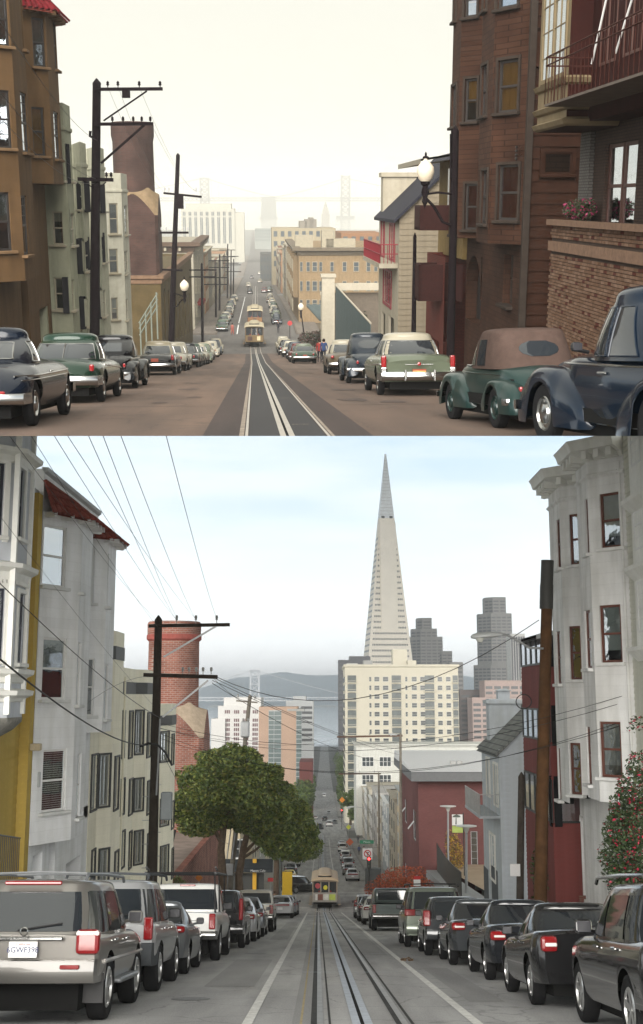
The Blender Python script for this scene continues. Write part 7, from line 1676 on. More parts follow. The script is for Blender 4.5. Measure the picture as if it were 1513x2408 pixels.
for i in range(11):
 L_=random.uniform(14,22)
 if 312<y<336:y=337
 if 545<y<580:y=580
 terrace('l',y,y+L_-.4,random.uniform(9,13),mat('old_l%d'%i,palu[i%7],.85,var=.15,streak=.15),ordn[i]+' old house down the left side of the haze-filled street',3,4,x=9.6,trim=CREAMJ if i%2==0 else None,group='old houses down the left side');y+=L_
yrow=P(703,700,7.0)[1]
# -- tan corner building on the right with bays
TB=mat('ochre_plaster',(0.19,0.135,0.0775),.85,var=.12,streak=.2)
xr2=at(890,640,y=yrow).x+6;ztb=Z(760,588,yrow)
tb=bldg('corner_building','ochre corner apartment building with dark cornice past the old crossing',[(xr2,yrow+48),(7.0,yrow+48),(7.0,yrow),(xr2,yrow)],-36,ztb,TB,cat='building')
rects=[]
for r0,r1 in((616,638),(661,684),(705,722)):
 for px,w in((706,6),(721,8),(735,11),(751,7),(777,8),(806,9),(832,12),(862,9),(880,8)):
  q=at(px,r1,y=yrow);rects.append((q.x-7.0,q.x-7.0+w/FPX*yrow,q.z,Z(px,r0,yrow)))
simple_windows(tb,(7.0,yrow),(xr2,yrow),rects,FARGLASS,CREAMJ,.1)
for i in range(5):
 y0_=yrow+3+i*9;k=MB();k.prism([(7.0,y0_+5.6),(6.2,y0_+4.6),(6.2,y0_+1.0),(7.0,y0_)],gu(y0_)+4,ztb-1);k.build('bay',TB,tb)
 for fl_i in range(3):zz_=ztb-3.6-fl_i*3.3;simple_windows(tb,(6.2,y0_+4.6),(6.2,y0_+1.0),[(.3,1.5,zz_,zz_+1.9),(2.0,3.3,zz_,zz_+1.9)],FARGLASS,CREAMJ,.08)
k=MB();cornice(k,[(7.0,yrow+48),(7.0,yrow),(xr2,yrow)],ztb,[(0,-.9),(.15,-.8),(.3,-.3),(1.0,-.1),(1.05,.35),(-.4,.4)]);k.build('cornice',mat('cornice_grey',(0.11,0.09,0.065),.8),tb)
for i,(px,w,hh)in enumerate(((715,3,2.2),(770,2,3.),(800,5,1.6))):c_=at(px,588,y=yrow+8);k=MB();k.box((c_.x,yrow+8,ztb+hh/2),(w,3,hh));k.build('roof_shed',CREAMJ,tb)
y=yrow+50
for i in range(9):
 L_=random.uniform(15,22)
 if 312<y<336:y=337
 if 545<y<580:y=580
 terrace('r',y,y+L_-.4,random.uniform(10,14),mat('old_r%d'%i,palu[(i+3)%7],.85,var=.15,streak=.15),ordn[i]+' old house down the right side of the haze-filled street',3,4,x=7.2,trim=CREAMJ if i%2 else None,group='old houses down the right side');y+=L_
 # -- blocks over the roofs
def slab(label,y,px0,px1,r_top,m,rows,cols,dark=FARGLASS,z0=-50,deep=25,wr=(.25,.55),name='building',ch=None):
 x0,x1=at(px0,560,y=y).x,at(px1,560,y=y).x;zt=Z((px0+px1)/2,r_top,y);b=bldg(name,label,[(x0,y+deep),(x0,y),(x1,y),(x1,y+deep)],z0,zt,m)
 fh=3.4;rects=[((x1-x0)*(j+.5-wr[0])/cols,(x1-x0)*(j+.5+wr[0])/cols,zt-fh*(i+1)+.6,zt-fh*(i+1)+.6+fh*wr[1])for i in range(rows)for j in range(cols)]
 simple_windows(b,(x0,y),(x1,y),rects,dark,None,.12);return b,x0,x1,zt
CRB=mat('cream_block',(0.23,0.195,0.13),.85,var=.1,streak=.15)
cbk,x0,x1,ztk=slab('cream hotel block with roof sheds behind the ochre corner building',420,640,790,537,CRB,4,9)
for px0,px1,r in((705,722,520),(718,745,516),(728,738,512)):k=MB();k.span((at(px0,530,y=424).x,424,ztk-1),(at(px1,530,y=424).x,434,Z(720,r,424)));k.build('roof_shed',mat('shed_grey',(0.15,0.135,0.11),.85),cbk)
slab('orange brick block with small windows right of the cream hotel',330,803,900,548,mat('orange_block',(0.17,0.085,0.04),.85,var=.15),2,5)
slab('long low grey building on the far waterfront',1300,600,642,538,mat('grey_block',(0.17,0.18,0.165),.8),4,8)
slab('second grey waterfront building on the right',1400,795,890,560,mat('grey_block'),3,14)
slab('dark tall terrace end on the right of the far street',480,612,640,598,mat('dark_block',(0.06,0.06,0.055),.8),5,4)
yh_=860.;HU=mat('hall_cream',(0.275,0.265,0.225),.8,var=.06);hl=thing('white_hall','white deco hall with tall dark window stripes down the old street','building',(at(500,560,y=yh_).x,yh_,-50))
for p0,p1,r,dy in((428,553,491,0),(438,545,479,4),(553,575,500,1)):k=MB();k.span((at(p0,560,y=yh_).x,yh_+dy,-52),(at(p1,560,y=yh_).x,yh_+40,Z(500,r,yh_)));k.build('tier',HU,hl)
xa=at(428,560,y=yh_).x;rects=[];STRP=mat('stripe_glass',(0.05,0.06,0.06),.4,var=.2)
for i in range(9):
 for j in range(2):
  u=at(432+i*13.4+j*3.6,560,y=yh_).x-xa;rects.append((u,u+.75,Z(500,572,yh_),Z(500,511,yh_)));rects.append((u,u+.75,Z(500,507,yh_),Z(500,498,yh_)))
simple_windows(hl,(xa,yh_),(xa+45,yh_),rects,STRP,None,.2)
yt_=2350.;ft_=thing('clock_tower','slender clock tower at the far waterfront below the bridge','tower',(at(766,540,y=yt_).x,yt_,-54));cx2=at(766,510,y=yt_).x;k=MB()
for r0,r1,w in((545,503,7.4),(503,493,5.5),(493,487,3.8)):k.span((cx2-w,yt_-w,Z(766,r0,yt_)),(cx2+w,yt_+w,Z(766,r1,yt_)))
k.build('shaft',mat('tower_stone',(0.2,0.19,0.165),.85),ft_);k=MB();k.lathe([(3.2,Z(766,487,yt_)),(2.,Z(766,481,yt_)),(.3,Z(766,474,yt_))],Matrix.Translation((cx2,yt_,0)),8);k.build('spire',mat('tower_stone'),ft_)
# -- right side near: brown shingled building with bays
BRS=brickmat('brown_shingle',(0.0461,0.0199,0.0115),(0.0619,0.0285,0.0166),(0.0216,0.0099,0.0071),w=.42,h=.17,var=.5,msize=.009)
WEATH=mat('weathered_trim',(0.035,0.0262,0.021),.85,var=.25)
BRB=mat('brown_boards',(0.0337,0.013,0.0069),.8,var=.25,streak=.25)
xq,xr=7.5,8.4
n0=P(1247,330,xr);n1=P(1155,330,xq);n2=P(1127,330,xq);m1_=P(1078,330,xq);m2_=P(1060,330,xq)
n0=(xr,min(n0[1],n1[1]-.5));n3=(xr,n2[1]+.85);m0_=(xr,max(n3[1]+.05,m1_[1]-1.));m3_=(xr,m2_[1]+.9)
pts=[(13,m3_[1]),m3_,m2_,m1_,m0_,n3,n2,n1,n0,(13,n0[1])]
zb3=Z(1190,572,n1[1]);zt3=11.
ob=dict(fm=mat('weathered_sash',(0.035,0.03,0.0275),.7),sill=WEATH,fw=.08,trim=WEATH,trimw=.09);wins=[]
for i,(r0,r1,bl)in enumerate(((-90,18,None),(140,264,OBL),(387,518,RBL))):
 wins+=[(7,hole(n1,n0,1172,1220,r0,r1),dict(ob,blind=bl,blind_drop=1.)if bl else ob),(6,hole(n2,n1,1133,1147,r0+14,r1+8),ob),(3,hole(m1_,m0_,1094,1123,r0+45,r1+22),dict(ob,blind=[OBL,OBL,RBL][i],blind_drop=[.6,.55,1.][i])),(2,hole(m2_,m1_,1063,1074,r0+62,r1+34),ob)]
bs=bldg('shingled_building','dark brown shingled apartment building with bays and orange blinds',pts,zb3,zt3,BRS,wins)
k=MB();pw0,pw1=(xr+.02,m3_[1]),(xr+.02,n0[1])
dr=hole(pw0,pw1,1098,1133,600,728);nw=hole(pw0,pw1,1184,1206,598,718);dr=(dr[0],dr[1],dr[2]-.5,dr[3])
panel(k,pw0,pw1,-12,zb3+.3,[dr,nw],.5);panel(k,(13,m3_[1]),pw0,-12,zt3);panel(k,pw1,(13,n0[1]),-12,zt3);k.build('wall',BRS,bs)
window(bs,pw0,pw1,nw,fm=WEATH,depth=.5,sill=WEATH)
k=MB();dw=dr[1]-dr[0];arc=[(xr-.01,m3_[1]-(dr[0]+dw/2+dw/2*math.cos(t)),dr[3]-dw/2+dw/2*math.sin(t))for t in np.linspace(0,math.pi,11)];k.grid([arc,[(p[0],p[1],dr[3]+.03)for p in arc]]);k.grid([arc,[(p[0]+.5,p[1],p[2])for p in arc]]);k.build('door_arch',BRS,bs)
k=MB();k.box((xr+.48,m3_[1]-(dr[0]+dr[1])/2,(dr[2]+dr[3])/2),(.05,dw,dr[3]-dr[2]));k.build('door',DARKJ,bs)
k=MB();k.add([(*p,zb3)for p in(n3,n2,n1,n0)],[(0,1,2,3)]);k.add([(*p,zb3)for p in(m3_,m2_,m1_,m0_)],[(0,1,2,3)]);k.build('bay_soffit',WEATH,bs)
k=MB();k.box((xr-.05,n0[1]-.05,0),(.2,.2,24));k.build('corner_board',WEATH,bs)
pxw=[hole((xr,n0[1]),(13,n0[1]),1278,1345,358,410),hole((xr,n0[1]),(13,n0[1]),1268,1290,85,150)]
boards(bs,(xr,n0[1]-.01),(13,n0[1]-.01),-5.5,10,.34,BRB,holes=[(h[0]-.12,h[1]+.12,h[2]-.12,h[3]+.12)for h in pxw],thick=.05)
for h in pxw:window(bs,(xr,n0[1]-.02),(13,n0[1]-.02),h,fm=BRB,depth=.02,style='plain',trim=BRB,sill=BRB)
for i in range(4):k=MB();k.lathe([(.001,.06),(.04,.03),(.04,0)],Matrix.Translation((xr-.35,n0[1]+.3,Z(1228,345+i*9,n0[1])))@Matrix.Rotation(R(90),4,'X'),8);k.build('insulator',DARKJ,bs)
# -- nearest right building: brick base, upper storeys with oriel and fire escape
xg=7.55;g1=P(1291,650,xg)[1];g0_=17.5;zl=Z(1296,522,g1)
BRK=[mat('brick_%d'%i,c,.85,var=.25,scale=7)for i,c in enumerate(((.125,.074,.048),(.105,.06,.038),(.15,.094,.064),(.06,.018,.012)))]
MORT=mat('mortar',(0.05,0.035,0.0275),.9,var=.2)
rbld=thing('brick_building','brick building with cream oriel, fire escape and window boxes at right','building',(xg,g1,gu(g1)))
k=MB();k.span((xg+.03,g0_-4,-7),(12.5,g1-.02,zl));k.build('backing',MORT,rbld)
bw_,bh_=.235,.078;bmesh_=[]
for m_ in BRK:
 q=MB();q.rbox((0,0,0),(.05,bw_-.016,bh_-.015),.006);bmesh_.append(q.mesh('brick',m_))
rest=MB();cnt=0;r=0;z=zl-.12
cand=[]
while z>-5.2:
 y=g1-.1-(bw_/2 if r%2 else 0)
 while y>g0_-1:
  if z>gu(y)+.1:cand.append((y,z))
  y-=bw_
 z-=bh_;r+=1
random.seed(2);cand.sort(key=lambda c:(c[0]>21.5 or c[1]<-2.4 or c[1]>-.5,random.random()))
band_z=Z(1310,577,g1)
for(y,z)in cand:
 mi=random.choices(range(4),weights=[5,4,3,1.2])[0];jx=random.uniform(-.006,.006)
 if abs(z-band_z)<.16:continue
 if cnt<300:put('brick',bmesh_[mi],rbld,loc=Vector((xg+.02+jx,y,z))-rbld.location);cnt+=1
 else:rest.box((xg+.02+jx,y,z),(.05,bw_-.016,bh_-.015),0,mi)
rest.build('brickwork',BRK,rbld)['kind']='stuff'
k=MB();k.box((xg,(g0_+g1)/2-1,band_z),(.12,g1-g0_+2,.24));k.build('string_course',BRK[2],rbld)
k=MB();k.box((xg-.02,(g0_+g1)/2-1,zl),(.22,g1-g0_+2,.14));k.build('ledge',BRK[2],rbld)
xu=8.35;zor=Z(1300,312,g1)
DRED=mat('dark_red_stucco',(0.0257,0.0059,0.0046),.85,var=.2,streak=.25)
uw=hole((xu,g1),(xu,g0_-3),1418,1492,335,538)
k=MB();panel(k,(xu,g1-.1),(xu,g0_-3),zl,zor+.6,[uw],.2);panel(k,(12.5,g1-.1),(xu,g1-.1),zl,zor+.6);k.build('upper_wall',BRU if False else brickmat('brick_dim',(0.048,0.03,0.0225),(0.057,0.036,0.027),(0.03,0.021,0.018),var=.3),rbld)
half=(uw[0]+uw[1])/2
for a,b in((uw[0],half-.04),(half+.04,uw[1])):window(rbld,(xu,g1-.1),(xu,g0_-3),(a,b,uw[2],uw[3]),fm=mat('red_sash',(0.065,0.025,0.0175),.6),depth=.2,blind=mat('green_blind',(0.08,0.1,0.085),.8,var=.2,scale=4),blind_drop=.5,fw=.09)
qy0=P(1395,430,xu)[1];qy1=P(1372,430,xu)[1];WBR=brickmat('white_brick',(0.105,0.098,0.091),(0.119,0.112,0.1015),(0.056,0.049,0.0455),var=.2);k=MB();k.span((xu-.12,qy0,zl),(xu+.05,qy1,zor));k.build('quoin',WBR,rbld)
k=MB();k.span((xu-.5,P(1500,550,xu)[1],Z(1440,572,P(1440,550,xu)[1])),(xu-.02,P(1395,550,xu)[1],Z(1440,545,P(1440,550,xu)[1])));k.build('window_box',mat('box_brown',(0.08,0.0425,0.0225),.8,var=.2),rbld)
xo=7.1;oy1=g1+.1;oy0=P(1336,200,xo)[1];CRO=mat('cream_oriel',(0.168,0.1287,0.075),.75,var=.12,streak=.2)
fo=hole((12,oy0),(xo,oy0),1302,1330,-40,212)if False else None
k=MB();wo_=[(.18,oy1-oy0-.2,zor+1.05,9)]
panel(k,(xo,oy1),(xo,oy0),zor,10,[],.1);k.build('oriel_wall',CRO,rbld)
k=MB();panel(k,(xo,oy0),(12.5,oy0),zor,10,[(.55,1.25,zor+1.0,8),(2.2,2.9,zor+1.0,8)]if False else[],.1);panel(k,(12.5,oy1),(xo,oy1),zor,10);k.add([(xo,oy0,zor),(xo,oy1,zor),(12.5,oy1,zor),(12.5,oy0,zor)],[(0,1,2,3)]);k.build('oriel_side',DRED,rbld)
for zz_ in(zor+.1,zor+.45,zor+1.0):k=MB();cornice(k,[(xo+.2,oy1),(xo,oy1),(xo,oy0),(xo+1.2,oy0)][1:],zz_,[(0,-.1),(.08,-.06),(.14,.04),(.0,.1)]);k.build('moulding',CRO,rbld)
window(rbld,(xo,oy1),(xo,oy0),(.25,(oy1-oy0)-.25,zor+1.1,zor+5.2),fm=CRO,depth=-.02,style='casement',muntin=(4,7,'all'),fw=.1)
k=MB();k.span((xo+.5,g0_-4,zor+.1),(12.5,oy0,10));k.build('recessed_wall',DRED,rbld)
for y_ in(oy0-1.3,oy0-3.0):window(rbld,(xo+.5,oy0),(xo+.5,g0_-4),(oy0-y_-.6,oy0-y_+.6,zor+1.2,zor+5.5),fm=mat('red_sash'),depth=.02,style='casement',muntin=(4,6,'all'))
IRON=mat('iron_rust',(0.045,0.015,0.011),.7,.3,var=.3,scale=6)
fe=thing('fire_escape','rusty iron fire escape balcony with white ladders on the brick building','fire escape',(xo,oy0-2,zor+.4));fx0,fx1=xo-.55,xo+.48;fy1,fy0=oy0-.15,g0_-2.6;fz0=Z(1345,246,fy1)
k=MB();k.span((fx0,fy0,fz0-.05),(fx1,fy1,fz0));k.build('platform',mat('iron_pale',(0.11,0.09,0.075),.7,.2),fe)
N_=44
for i in range(N_):y=fy0+(fy1-fy0)*i/(N_-1);k=MB();k.tube([(fx0,y,fz0),(fx0,y,fz0+1.0)],.010,4);k.build('baluster',IRON,fe)
for i in range(5):x=fx0+.2*i;k=MB();k.tube([(x,fy1,fz0),(x,fy1,fz0+1.0)],.010,4);k.build('baluster',IRON,fe)
for dz in(.82,1.0):k=MB();k.tube([(fx1,fy1,fz0+dz),(fx0,fy1,fz0+dz),(fx0,fy0,fz0+dz)],.018,5);k.build('rail',IRON,fe)
for i,(pa,ra,pb,rb)in enumerate(((1392,150,1428,-10),(1448,125,1492,-20))):
 for dx in(0.,.32):a,b=at(pa,ra,x=fx0+.2+dx),at(pb,rb,x=fx0+.2+dx);k=MB();k.tube([a,b],.02,5);k.build('ladder_rail',WHITEW if dx==0 else IRON,fe)
random.seed(4);fb_=P(1322,500,xg+.4);k=MB();leaves(k,[(xg+.45,g1-.25-i*.28,zl+.32+random.uniform(-.05,.12),.24,.24,.24)for i in range(6)],2400,.045,3);reg(k.build('potted_plants',[leafmat('leaf_dim',(.03,.04,.016)),leafmat('leaf_dim2',(.045,.055,.02)),leafmat('flower_pink',(.32,.03,.10))]),'dark trailing plants with pink flowers on the brick ledge','plants')
# -- low red brick house with timber balconies
RBU=brickmat('brick_pinkred',(0.105,0.0244,0.0179),(0.126,0.0325,0.0228),(0.07,0.0228,0.0179),var=.25);TIMB=mat('dark_timber',(0.028,0.0086,0.0073),.75,var=.25,scale=6)
y0_=m3_[1]+.3;y1_=P(1003,700,7.6)[1];mh=thing('balcony_house','small red brick house with dark timber balconies beside the lamp','house',(7.6,y0_,gu(y0_)))
k=MB();zmt=Z(1030,372,y0_+2);zgr=[(1.2,4.2,gu(y1_)-1,gu(y1_)+1.6)]
panel(k,(7.6,y1_),(7.6,y0_),-14,Z(1030,600,y0_+2),[(1.0,(y1_-y0_)-1.0,gu(y1_)-1,gu(y1_)+1.9)],.5);panel(k,(13,y1_),(7.6,y1_),-14,Z(1030,600,y0_+2));k.build('base_wall',RBU,mh)
k=MB();k.span((8.3,y0_,Z(1030,605,y0_+2)),(13,y1_+1.5,zmt));k.build('upper_wall',mat('ochre_wall',(0.18,0.125,0.05),.8,var=.2),mh)
k=MB();k.box((8.05,(y0_+y1_)/2,gu(y1_)+.4),(.05,y1_-y0_-1.9,3));k.build('garage_door',mat('garage_red',(0.065,0.015,0.01),.7),mh)
for r0,r1,pe in((482,536,975),(610,688,973)):
 za,zb_=Z(1000,r0,y1_),Z(1000,r1,y1_);ye=P(pe,510,6.6)[1];k=MB();k.span((6.6,y0_+.4,zb_),(6.75,ye,za));k.span((6.6,y0_+.4,zb_),(8.4,ye,zb_+.12));k.span((6.6,ye-.15,zb_),(8.4,ye,za));k.span((6.6,y0_+.4,zb_),(8.4,y0_+.55,za));k.build('balcony',TIMB,mh)
k=MB();k.add([(6.5,y0_-.2,zmt-.1),(6.5,y1_+2.2,zmt-.1),(13,y1_+2.2,zmt+.9),(13,y0_-.2,zmt+.9)],[(0,1,2,3)]);k.add([(6.5,y0_-.2,zmt-.3),(6.5,y1_+2.2,zmt-.3),(13,y1_+2.2,zmt+.7),(13,y0_-.2,zmt+.7)],[(0,1,2,3)]);k.grid([[(6.5,y0_-.2,zmt-.3),(6.5,y1_+2.2,zmt-.3)],[(6.5,y0_-.2,zmt-.1),(6.5,y1_+2.2,zmt-.1)]]);k.build('roof',CREAMJ,mh)
for yy in(y0_+1.5,y0_+3.2):k=MB();k.box((8.27,yy,Z(1030,450,y0_+2)),(.06,1.2,1.9));k.build('window',FARGLASS,mh)
# -- cream gabled house with red shutters
WHS=mat('white_old_stucco',(0.3,0.27,0.21),.85,var=.1,streak=.15);BEI=mat('beige_boards',(0.18,0.15,0.1075),.8,var=.12,streak=.15);REDS=mat('red_shutter',(0.18,0.015,0.0225),.6,var=.15)
gx=7.6;h0=P(938,640,gx)[1];h1=P(891,640,gx)[1];ze=Z(938,505,h0);gx2=14.5;xm=(gx+gx2)/2;zrg=ze+(xm-gx)*.95
gh3=thing('gabled_house','cream gabled house with dark roof, red shutters and red iron balcony','house',(gx,h0,gu(h0)))
fw_=[hole((gx,h1),(gx,h0),a,b,r0,r1)for a,b,r0,r1 in((898,905,520,600),(918,928,528,608),(903,921,638,715))]
ga_=[hole((gx,h1),(gx,h0),a,b,r0,790)for a,b,r0 in((897,906,735),(914,927,745))]
k=MB();panel(k,(gx,h1),(gx,h0),-18,ze,fw_+ga_,.15)
for yy in(h0,h1):k.add([(gx,yy,-18),(gx2,yy,-18),(gx2,yy,ze),(xm,yy,zrg),(gx,yy,ze)],[(0,1,2,3,4)])
k.build('wall',WHS,gh3)
for h in fw_:window(gh3,(gx,h1),(gx,h0),h,fm=REDS,style='casement',depth=.15,trim=REDS,trimw=.14,muntin=(2,4,'all'))
for h in ga_:k=MB();k.box((gx+.4,h1-(h[0]+h[1])/2,(h[2]+h[3])/2),(.05,h[1]-h[0],h[3]-h[2]));k.build('garage_door',DARKJ,gh3)
boards(gh3,(gx,h0-.01),(gx2,h0-.01),-14,ze,.30,BEI,thick=.035);z=ze
while z<zrg-.3:o_=(z+.30-ze)/.95;boards(gh3,(gx+o_,h0-.01),(gx2-o_,h0-.01),z,z+.30,.30,BEI,thick=.035);z+=.30
SLT=mat('slate_navy',(0.0175,0.0175,0.025),.7,var=.3,scale=3)
k=MB();k.add([(gx-.3,h0-.3,ze-.25),(gx-.3,h1+.3,ze-.25),(xm,h1+.3,zrg+.06),(xm,h0-.3,zrg+.06),(gx2+.3,h1+.3,ze-.25),(gx2+.3,h0-.3,ze-.25)],[(0,1,2,3),(3,2,4,5)]);k.grid([[(gx-.3,h0-.3,ze-.42),(xm,h0-.3,zrg-.1)],[(gx-.3,h0-.3,ze-.25),(xm,h0-.3,zrg+.06)]]);k.grid([[(gx-.3,h0-.3,ze-.42),(gx-.3,h1+.3,ze-.42)],[(gx-.3,h0-.3,ze-.25),(gx-.3,h1+.3,ze-.25)]]);k.build('roof',SLT,gh3)
ct=Z(911,416,h1);k=MB();k.box((gx+1.05,h1-.9,(ct+ze)/2-.5),(2.0,1.2,ct-ze+1.4));k.box((gx+1.05,h1-.9,ct+.1),(2.25,1.45,.25));k.build('chimney',WHS,gh3)
zb2=Z(915,610,(h0+h1)/2);k=MB();k.span((gx-1.,h0+.5,zb2-.25),(gx,h1-.2,zb2));k.build('balcony_floor',WHS,gh3);k=MB()
for i in range(28):y=h0+.5+(h1-h0-.7)*i/27;k.tube([(gx-.95,y,zb2),(gx-.95,y,zb2+1.0)],.018,4)
for i in range(5):k.tube([(gx-.95+.2*i,h0+.5,zb2),(gx-.95+.2*i,h0+.5,zb2+1.0)],.018,4)
for dz in(.5,1.0):k.tube([(gx,h0+.5,zb2+dz),(gx-.95,h0+.5,zb2+dz),(gx-.95,h1-.2,zb2+dz)],.03,5)
k.build('balcony_railing',REDS,gh3)
# -- garden wall, posts, blue-green screen
WPOST=mat('white_post',(0.31,0.28,0.22),.85,var=.1);yg0=h1+1;yg1=133.
gw=thing('garden_gate','white masonry gateway with tall posts beside the sloping fence','gate',(7.4,yg1,gu(yg1)))
for px,r0,yy,w in((772,648,118.,1.25),(765,690,128.,.9)):c_=at(px,r0,y=yy);k=MB();k.box((c_.x,yy,(c_.z+gu(yy))/2-1),(w,w,c_.z-gu(yy)+2));k.box((c_.x,yy,c_.z),(w*1.2,w*1.2,.3));k.build('post',WPOST,gw)
a_,b_=at(775,668,y=118.),at(888,668,y=118.);k=MB();k.span((a_.x,117.8,a_.z-.6),(b_.x+4,118.2,a_.z+.1));k.build('beam',WPOST,gw);k=MB();k.span((a_.x,118.6,gu(118)),(b_.x+4,118.8,a_.z-.9));k.build('back_wall',mat('taupe_wall',(0.11,0.09,0.07),.9,var=.15),gw)
fc=thing('screen_fence','blue-grey corrugated screen fence sloping down to the gateway','fence',(7.3,100,gu(100)));BGR=mat('screen_blue',(0.065,0.085,0.085),.7,var=.15,streak=.2);N_=44
fa,fb2=at(872,790,y=86.),at(790,690,y=116.);fat,fbt=at(862,762,y=86.),at(788,672,y=116.)
for i in range(N_):q=(i+.5)/N_;y=86+30*q;x=fa.x+(fb2 .x-fa.x)*q;zt_=fat.z+(fbt.z-fat.z)*q;k=MB();k.box((x,y,(gu(y)-.5+zt_)/2),(.06,30/N_-.03,zt_-gu(y)+.5));k.build('panel',BGR,fc)
k=MB();k.tube([Vector((fa.x,86,fat.z+.05)),Vector((fb2 .x,116,fbt.z+.05))],.08,6);k.build('rail',WPOST,fc)
k=MB();a1,a2_=at(722,735,y=150.),at(778,760,y=132.);k.add([at(720,716,y=150.),at(760,716,y=150.),at(776,745,y=128.),at(752,752,y=128.)],[(0,1,2,3)]);k.add([at(720,719,y=150.),at(760,719,y=150.),at(776,748,y=128.),at(752,755,y=128.)],[(0,1,2,3)]);reg(k.build('canopy_roof',BGR),'blue-grey corrugated canopy roof behind the gateway','roof')
# -- UPPER STREET: cars, cable cars, poles, lamps, people
setframe('U')
GLU='old cars parked along the left kerb';GRU='old cars parked along the right kerb'
qNavy=paint('navy_old',(0.0037,0.0068,0.0139),.1,.22);qGrn=paint('bottle_green',(0.0062,0.0231,0.0139),.15,.22);qBlk=paint('black_old',(0.0018,0.0022,0.0034),.05,.2);qMint=paint('mint_old',(0.0809,0.0963,0.0654),.1,.25);qCrm=paint('cream_old',(0.22,0.1925,0.132),.0,.3)
qTeal=paint('teal_old',(0.0068,0.0231,0.021),.1,.3);qBlue=paint('deep_blue',(0.003,0.0086,0.0185),.1,.2);qSlate=paint('slate_blue',(0.0139,0.0191,0.0262),.1,.25);qTan=paint('tan_old',(0.0616,0.0462,0.0278),.05,.3);qRed=paint('red_old',(0.0616,0.0062,0.0055),.05,.3);qWht=paint('ivory_old',(0.253,0.231,0.176),.0,.3);qSage=paint('sage_old',(0.0308,0.0523,0.0338),.1,.25)
CLOTH=mat('hood_cloth',(.060,.040,.033),.95,var=.2,scale=8)
def tail(y,z,x=.72):return None
def merc(P,L=5.3,**k):
 h=L/2
 return fifties(P,L,1.92,1.60,prof=[(-h,.46,.52,.66),(-h+.2,.66,.74,.84),(-h+.6,.84,.94,.95),(-h+1.3,.97,1.06,1.),(0,1.0,1.09,1.),(h-1.6,1.0,1.1,1.),(h-.8,.98,1.07,.97),(h-.2,.9,1.0,.9),(h,.70,.8,.8)],gh=(h-1.95,-h+1.0,h-2.55,-h+2.05,.98,1.42,.77,.58,2.3,.18),rear=(.7,.2,.80),curve=1.6,wheels=(-h+1.15,h-1.0,.36),ends=[(.5,.56,.3,.06,.12,REDLENS,.02,'tail_light')],mould=[(-h+.5,h-.3,.80,.86,CHROME,.018),(-h+.5,h-1.2,.74,.78,CHROME,.010)],**k)
park('parked_car','dark navy rounded saloon, nearest car on the old left kerb',merc(qNavy),-4.45,20.2,group=GLU)
park('parked_car','bottle green saloon with big chrome bumper, second on the old left kerb',fifties(qGrn,5.4,1.98,1.62,wheels=(-1.5,1.65,.36),rear=(.86,.12,.8),split=True,mould=[(-1.2,1.9,.86,.74,CHROME,.016)],bumpers=[(-1,.52,.22,.12,CHROME,.5),(1,.52,.2,.1,CHROME,.4)],ends=[(.80,.80,.11,.16,.14,REDLENS,.04,'tail_light')]),-4.5,28.7,group=GLU)
park('parked_car','black pre-war style coupe with separate wings on the old left kerb',forties(qBlk,4.9,1.78,1.68,rear=(.5,.3,.8)),-4.55,38.0,group=GLU)
park('parked_car','black saloon with cream roof and red plate on the old left kerb',fifties(qBlk,5.3,1.9,1.6,roof=qCrm,ends=[(.80,.82,.12,.26,.12,REDLENS,.04,'tail_light'),(-.0,.70,.34,.15,.03,mat('old_plate'),.004,'licence_plate')]),-4.7,56.5,group=GLU)
proto=park('parked_car','ivory saloon behind the cream-roofed black one on the old left kerb',fifties(qWht,5.0),-4.8,66.,group=GLU)
index_kids(proto)
proto2=park('parked_car','ivory pre-war saloon tucked behind the ivory saloon on the left kerb',forties(qWht,4.7,1.76,1.64),-4.9,71.5,group=GLU);index_kids(proto2)
random.seed(17)
def oldcopy(label,x,y,p,roof=None,rz=0.,grp=None):
 y+=random.uniform(-.7,.7);return copy_thing(proto2 if random.random()<.35 else proto,label,(x+random.uniform(-.15,.15),y,gu(y)),(slope(gu,y),0,rz+random.uniform(-.025,.025)),{qWht:p},grp)
for i,(y,p,nm)in enumerate(((78,qBlk,'black'),(85,qSage,'sage green'),(92.5,qWht,'ivory'),(101,qMint,'mint'),(109,qCrm,'cream'),(118,qWht,'ivory'),(127,qSlate,'slate blue'),(136,qCrm,'cream'))):
 oldcopy('%s old car, %s after the first ivory one on the left kerb'%(nm,ordn[i]),-4.85+.004*(y-78),y,p,grp=GLU)
for i,(y,p,nm)in enumerate(((181,qSage,'sage green'),(191,qMint,'mint'),(201.5,qWht,'ivory'),(212,qTan,'tan'),(223,qWht,'ivory'),(234,qMint,'mint'),(246,qSlate,'slate'),(258,qCrm,'cream'),(270,qBlk,'black'),(284,qWht,'ivory'))):
 oldcopy('%s old car, %s past the crossing on the left kerb'%(nm,ordn[i]),-5.2,y,p,grp='old cars past the crossing on the left')
for i,(y,p,nm)in enumerate(((192,qSlate,'slate blue'),(203,qMint,'mint'),(214,qBlk,'black'),(225,qWht,'ivory'),(237,qSage,'sage green'),(249,qWht,'ivory'),(262,qCrm,'cream'),(276,qTan,'tan'),(291,qWht,'ivory'))):
 oldcopy('%s old car, %s past the crossing on the right kerb'%(nm,ordn[i]),3.4,y,p,grp='old cars past the crossing on the right')
for x,y,p,lb in((-1.8,335,qBlk,'dark car crossing at the second junction on the left'),(2.4,345,qRed,'red car at the second junction on the right'),(3.9,352,qSage,'green car beside the red one at the second junction'),(-2.5,400,qWht,'ivory car far down the left lane'),(1.5,450,qCrm,'cream car far down the right lane'),(-2,520,qBlk,'black car in the bright far street'),(1.8,600,qWht,'ivory car in the bright far street')):
 oldcopy(lb,x,y,p)
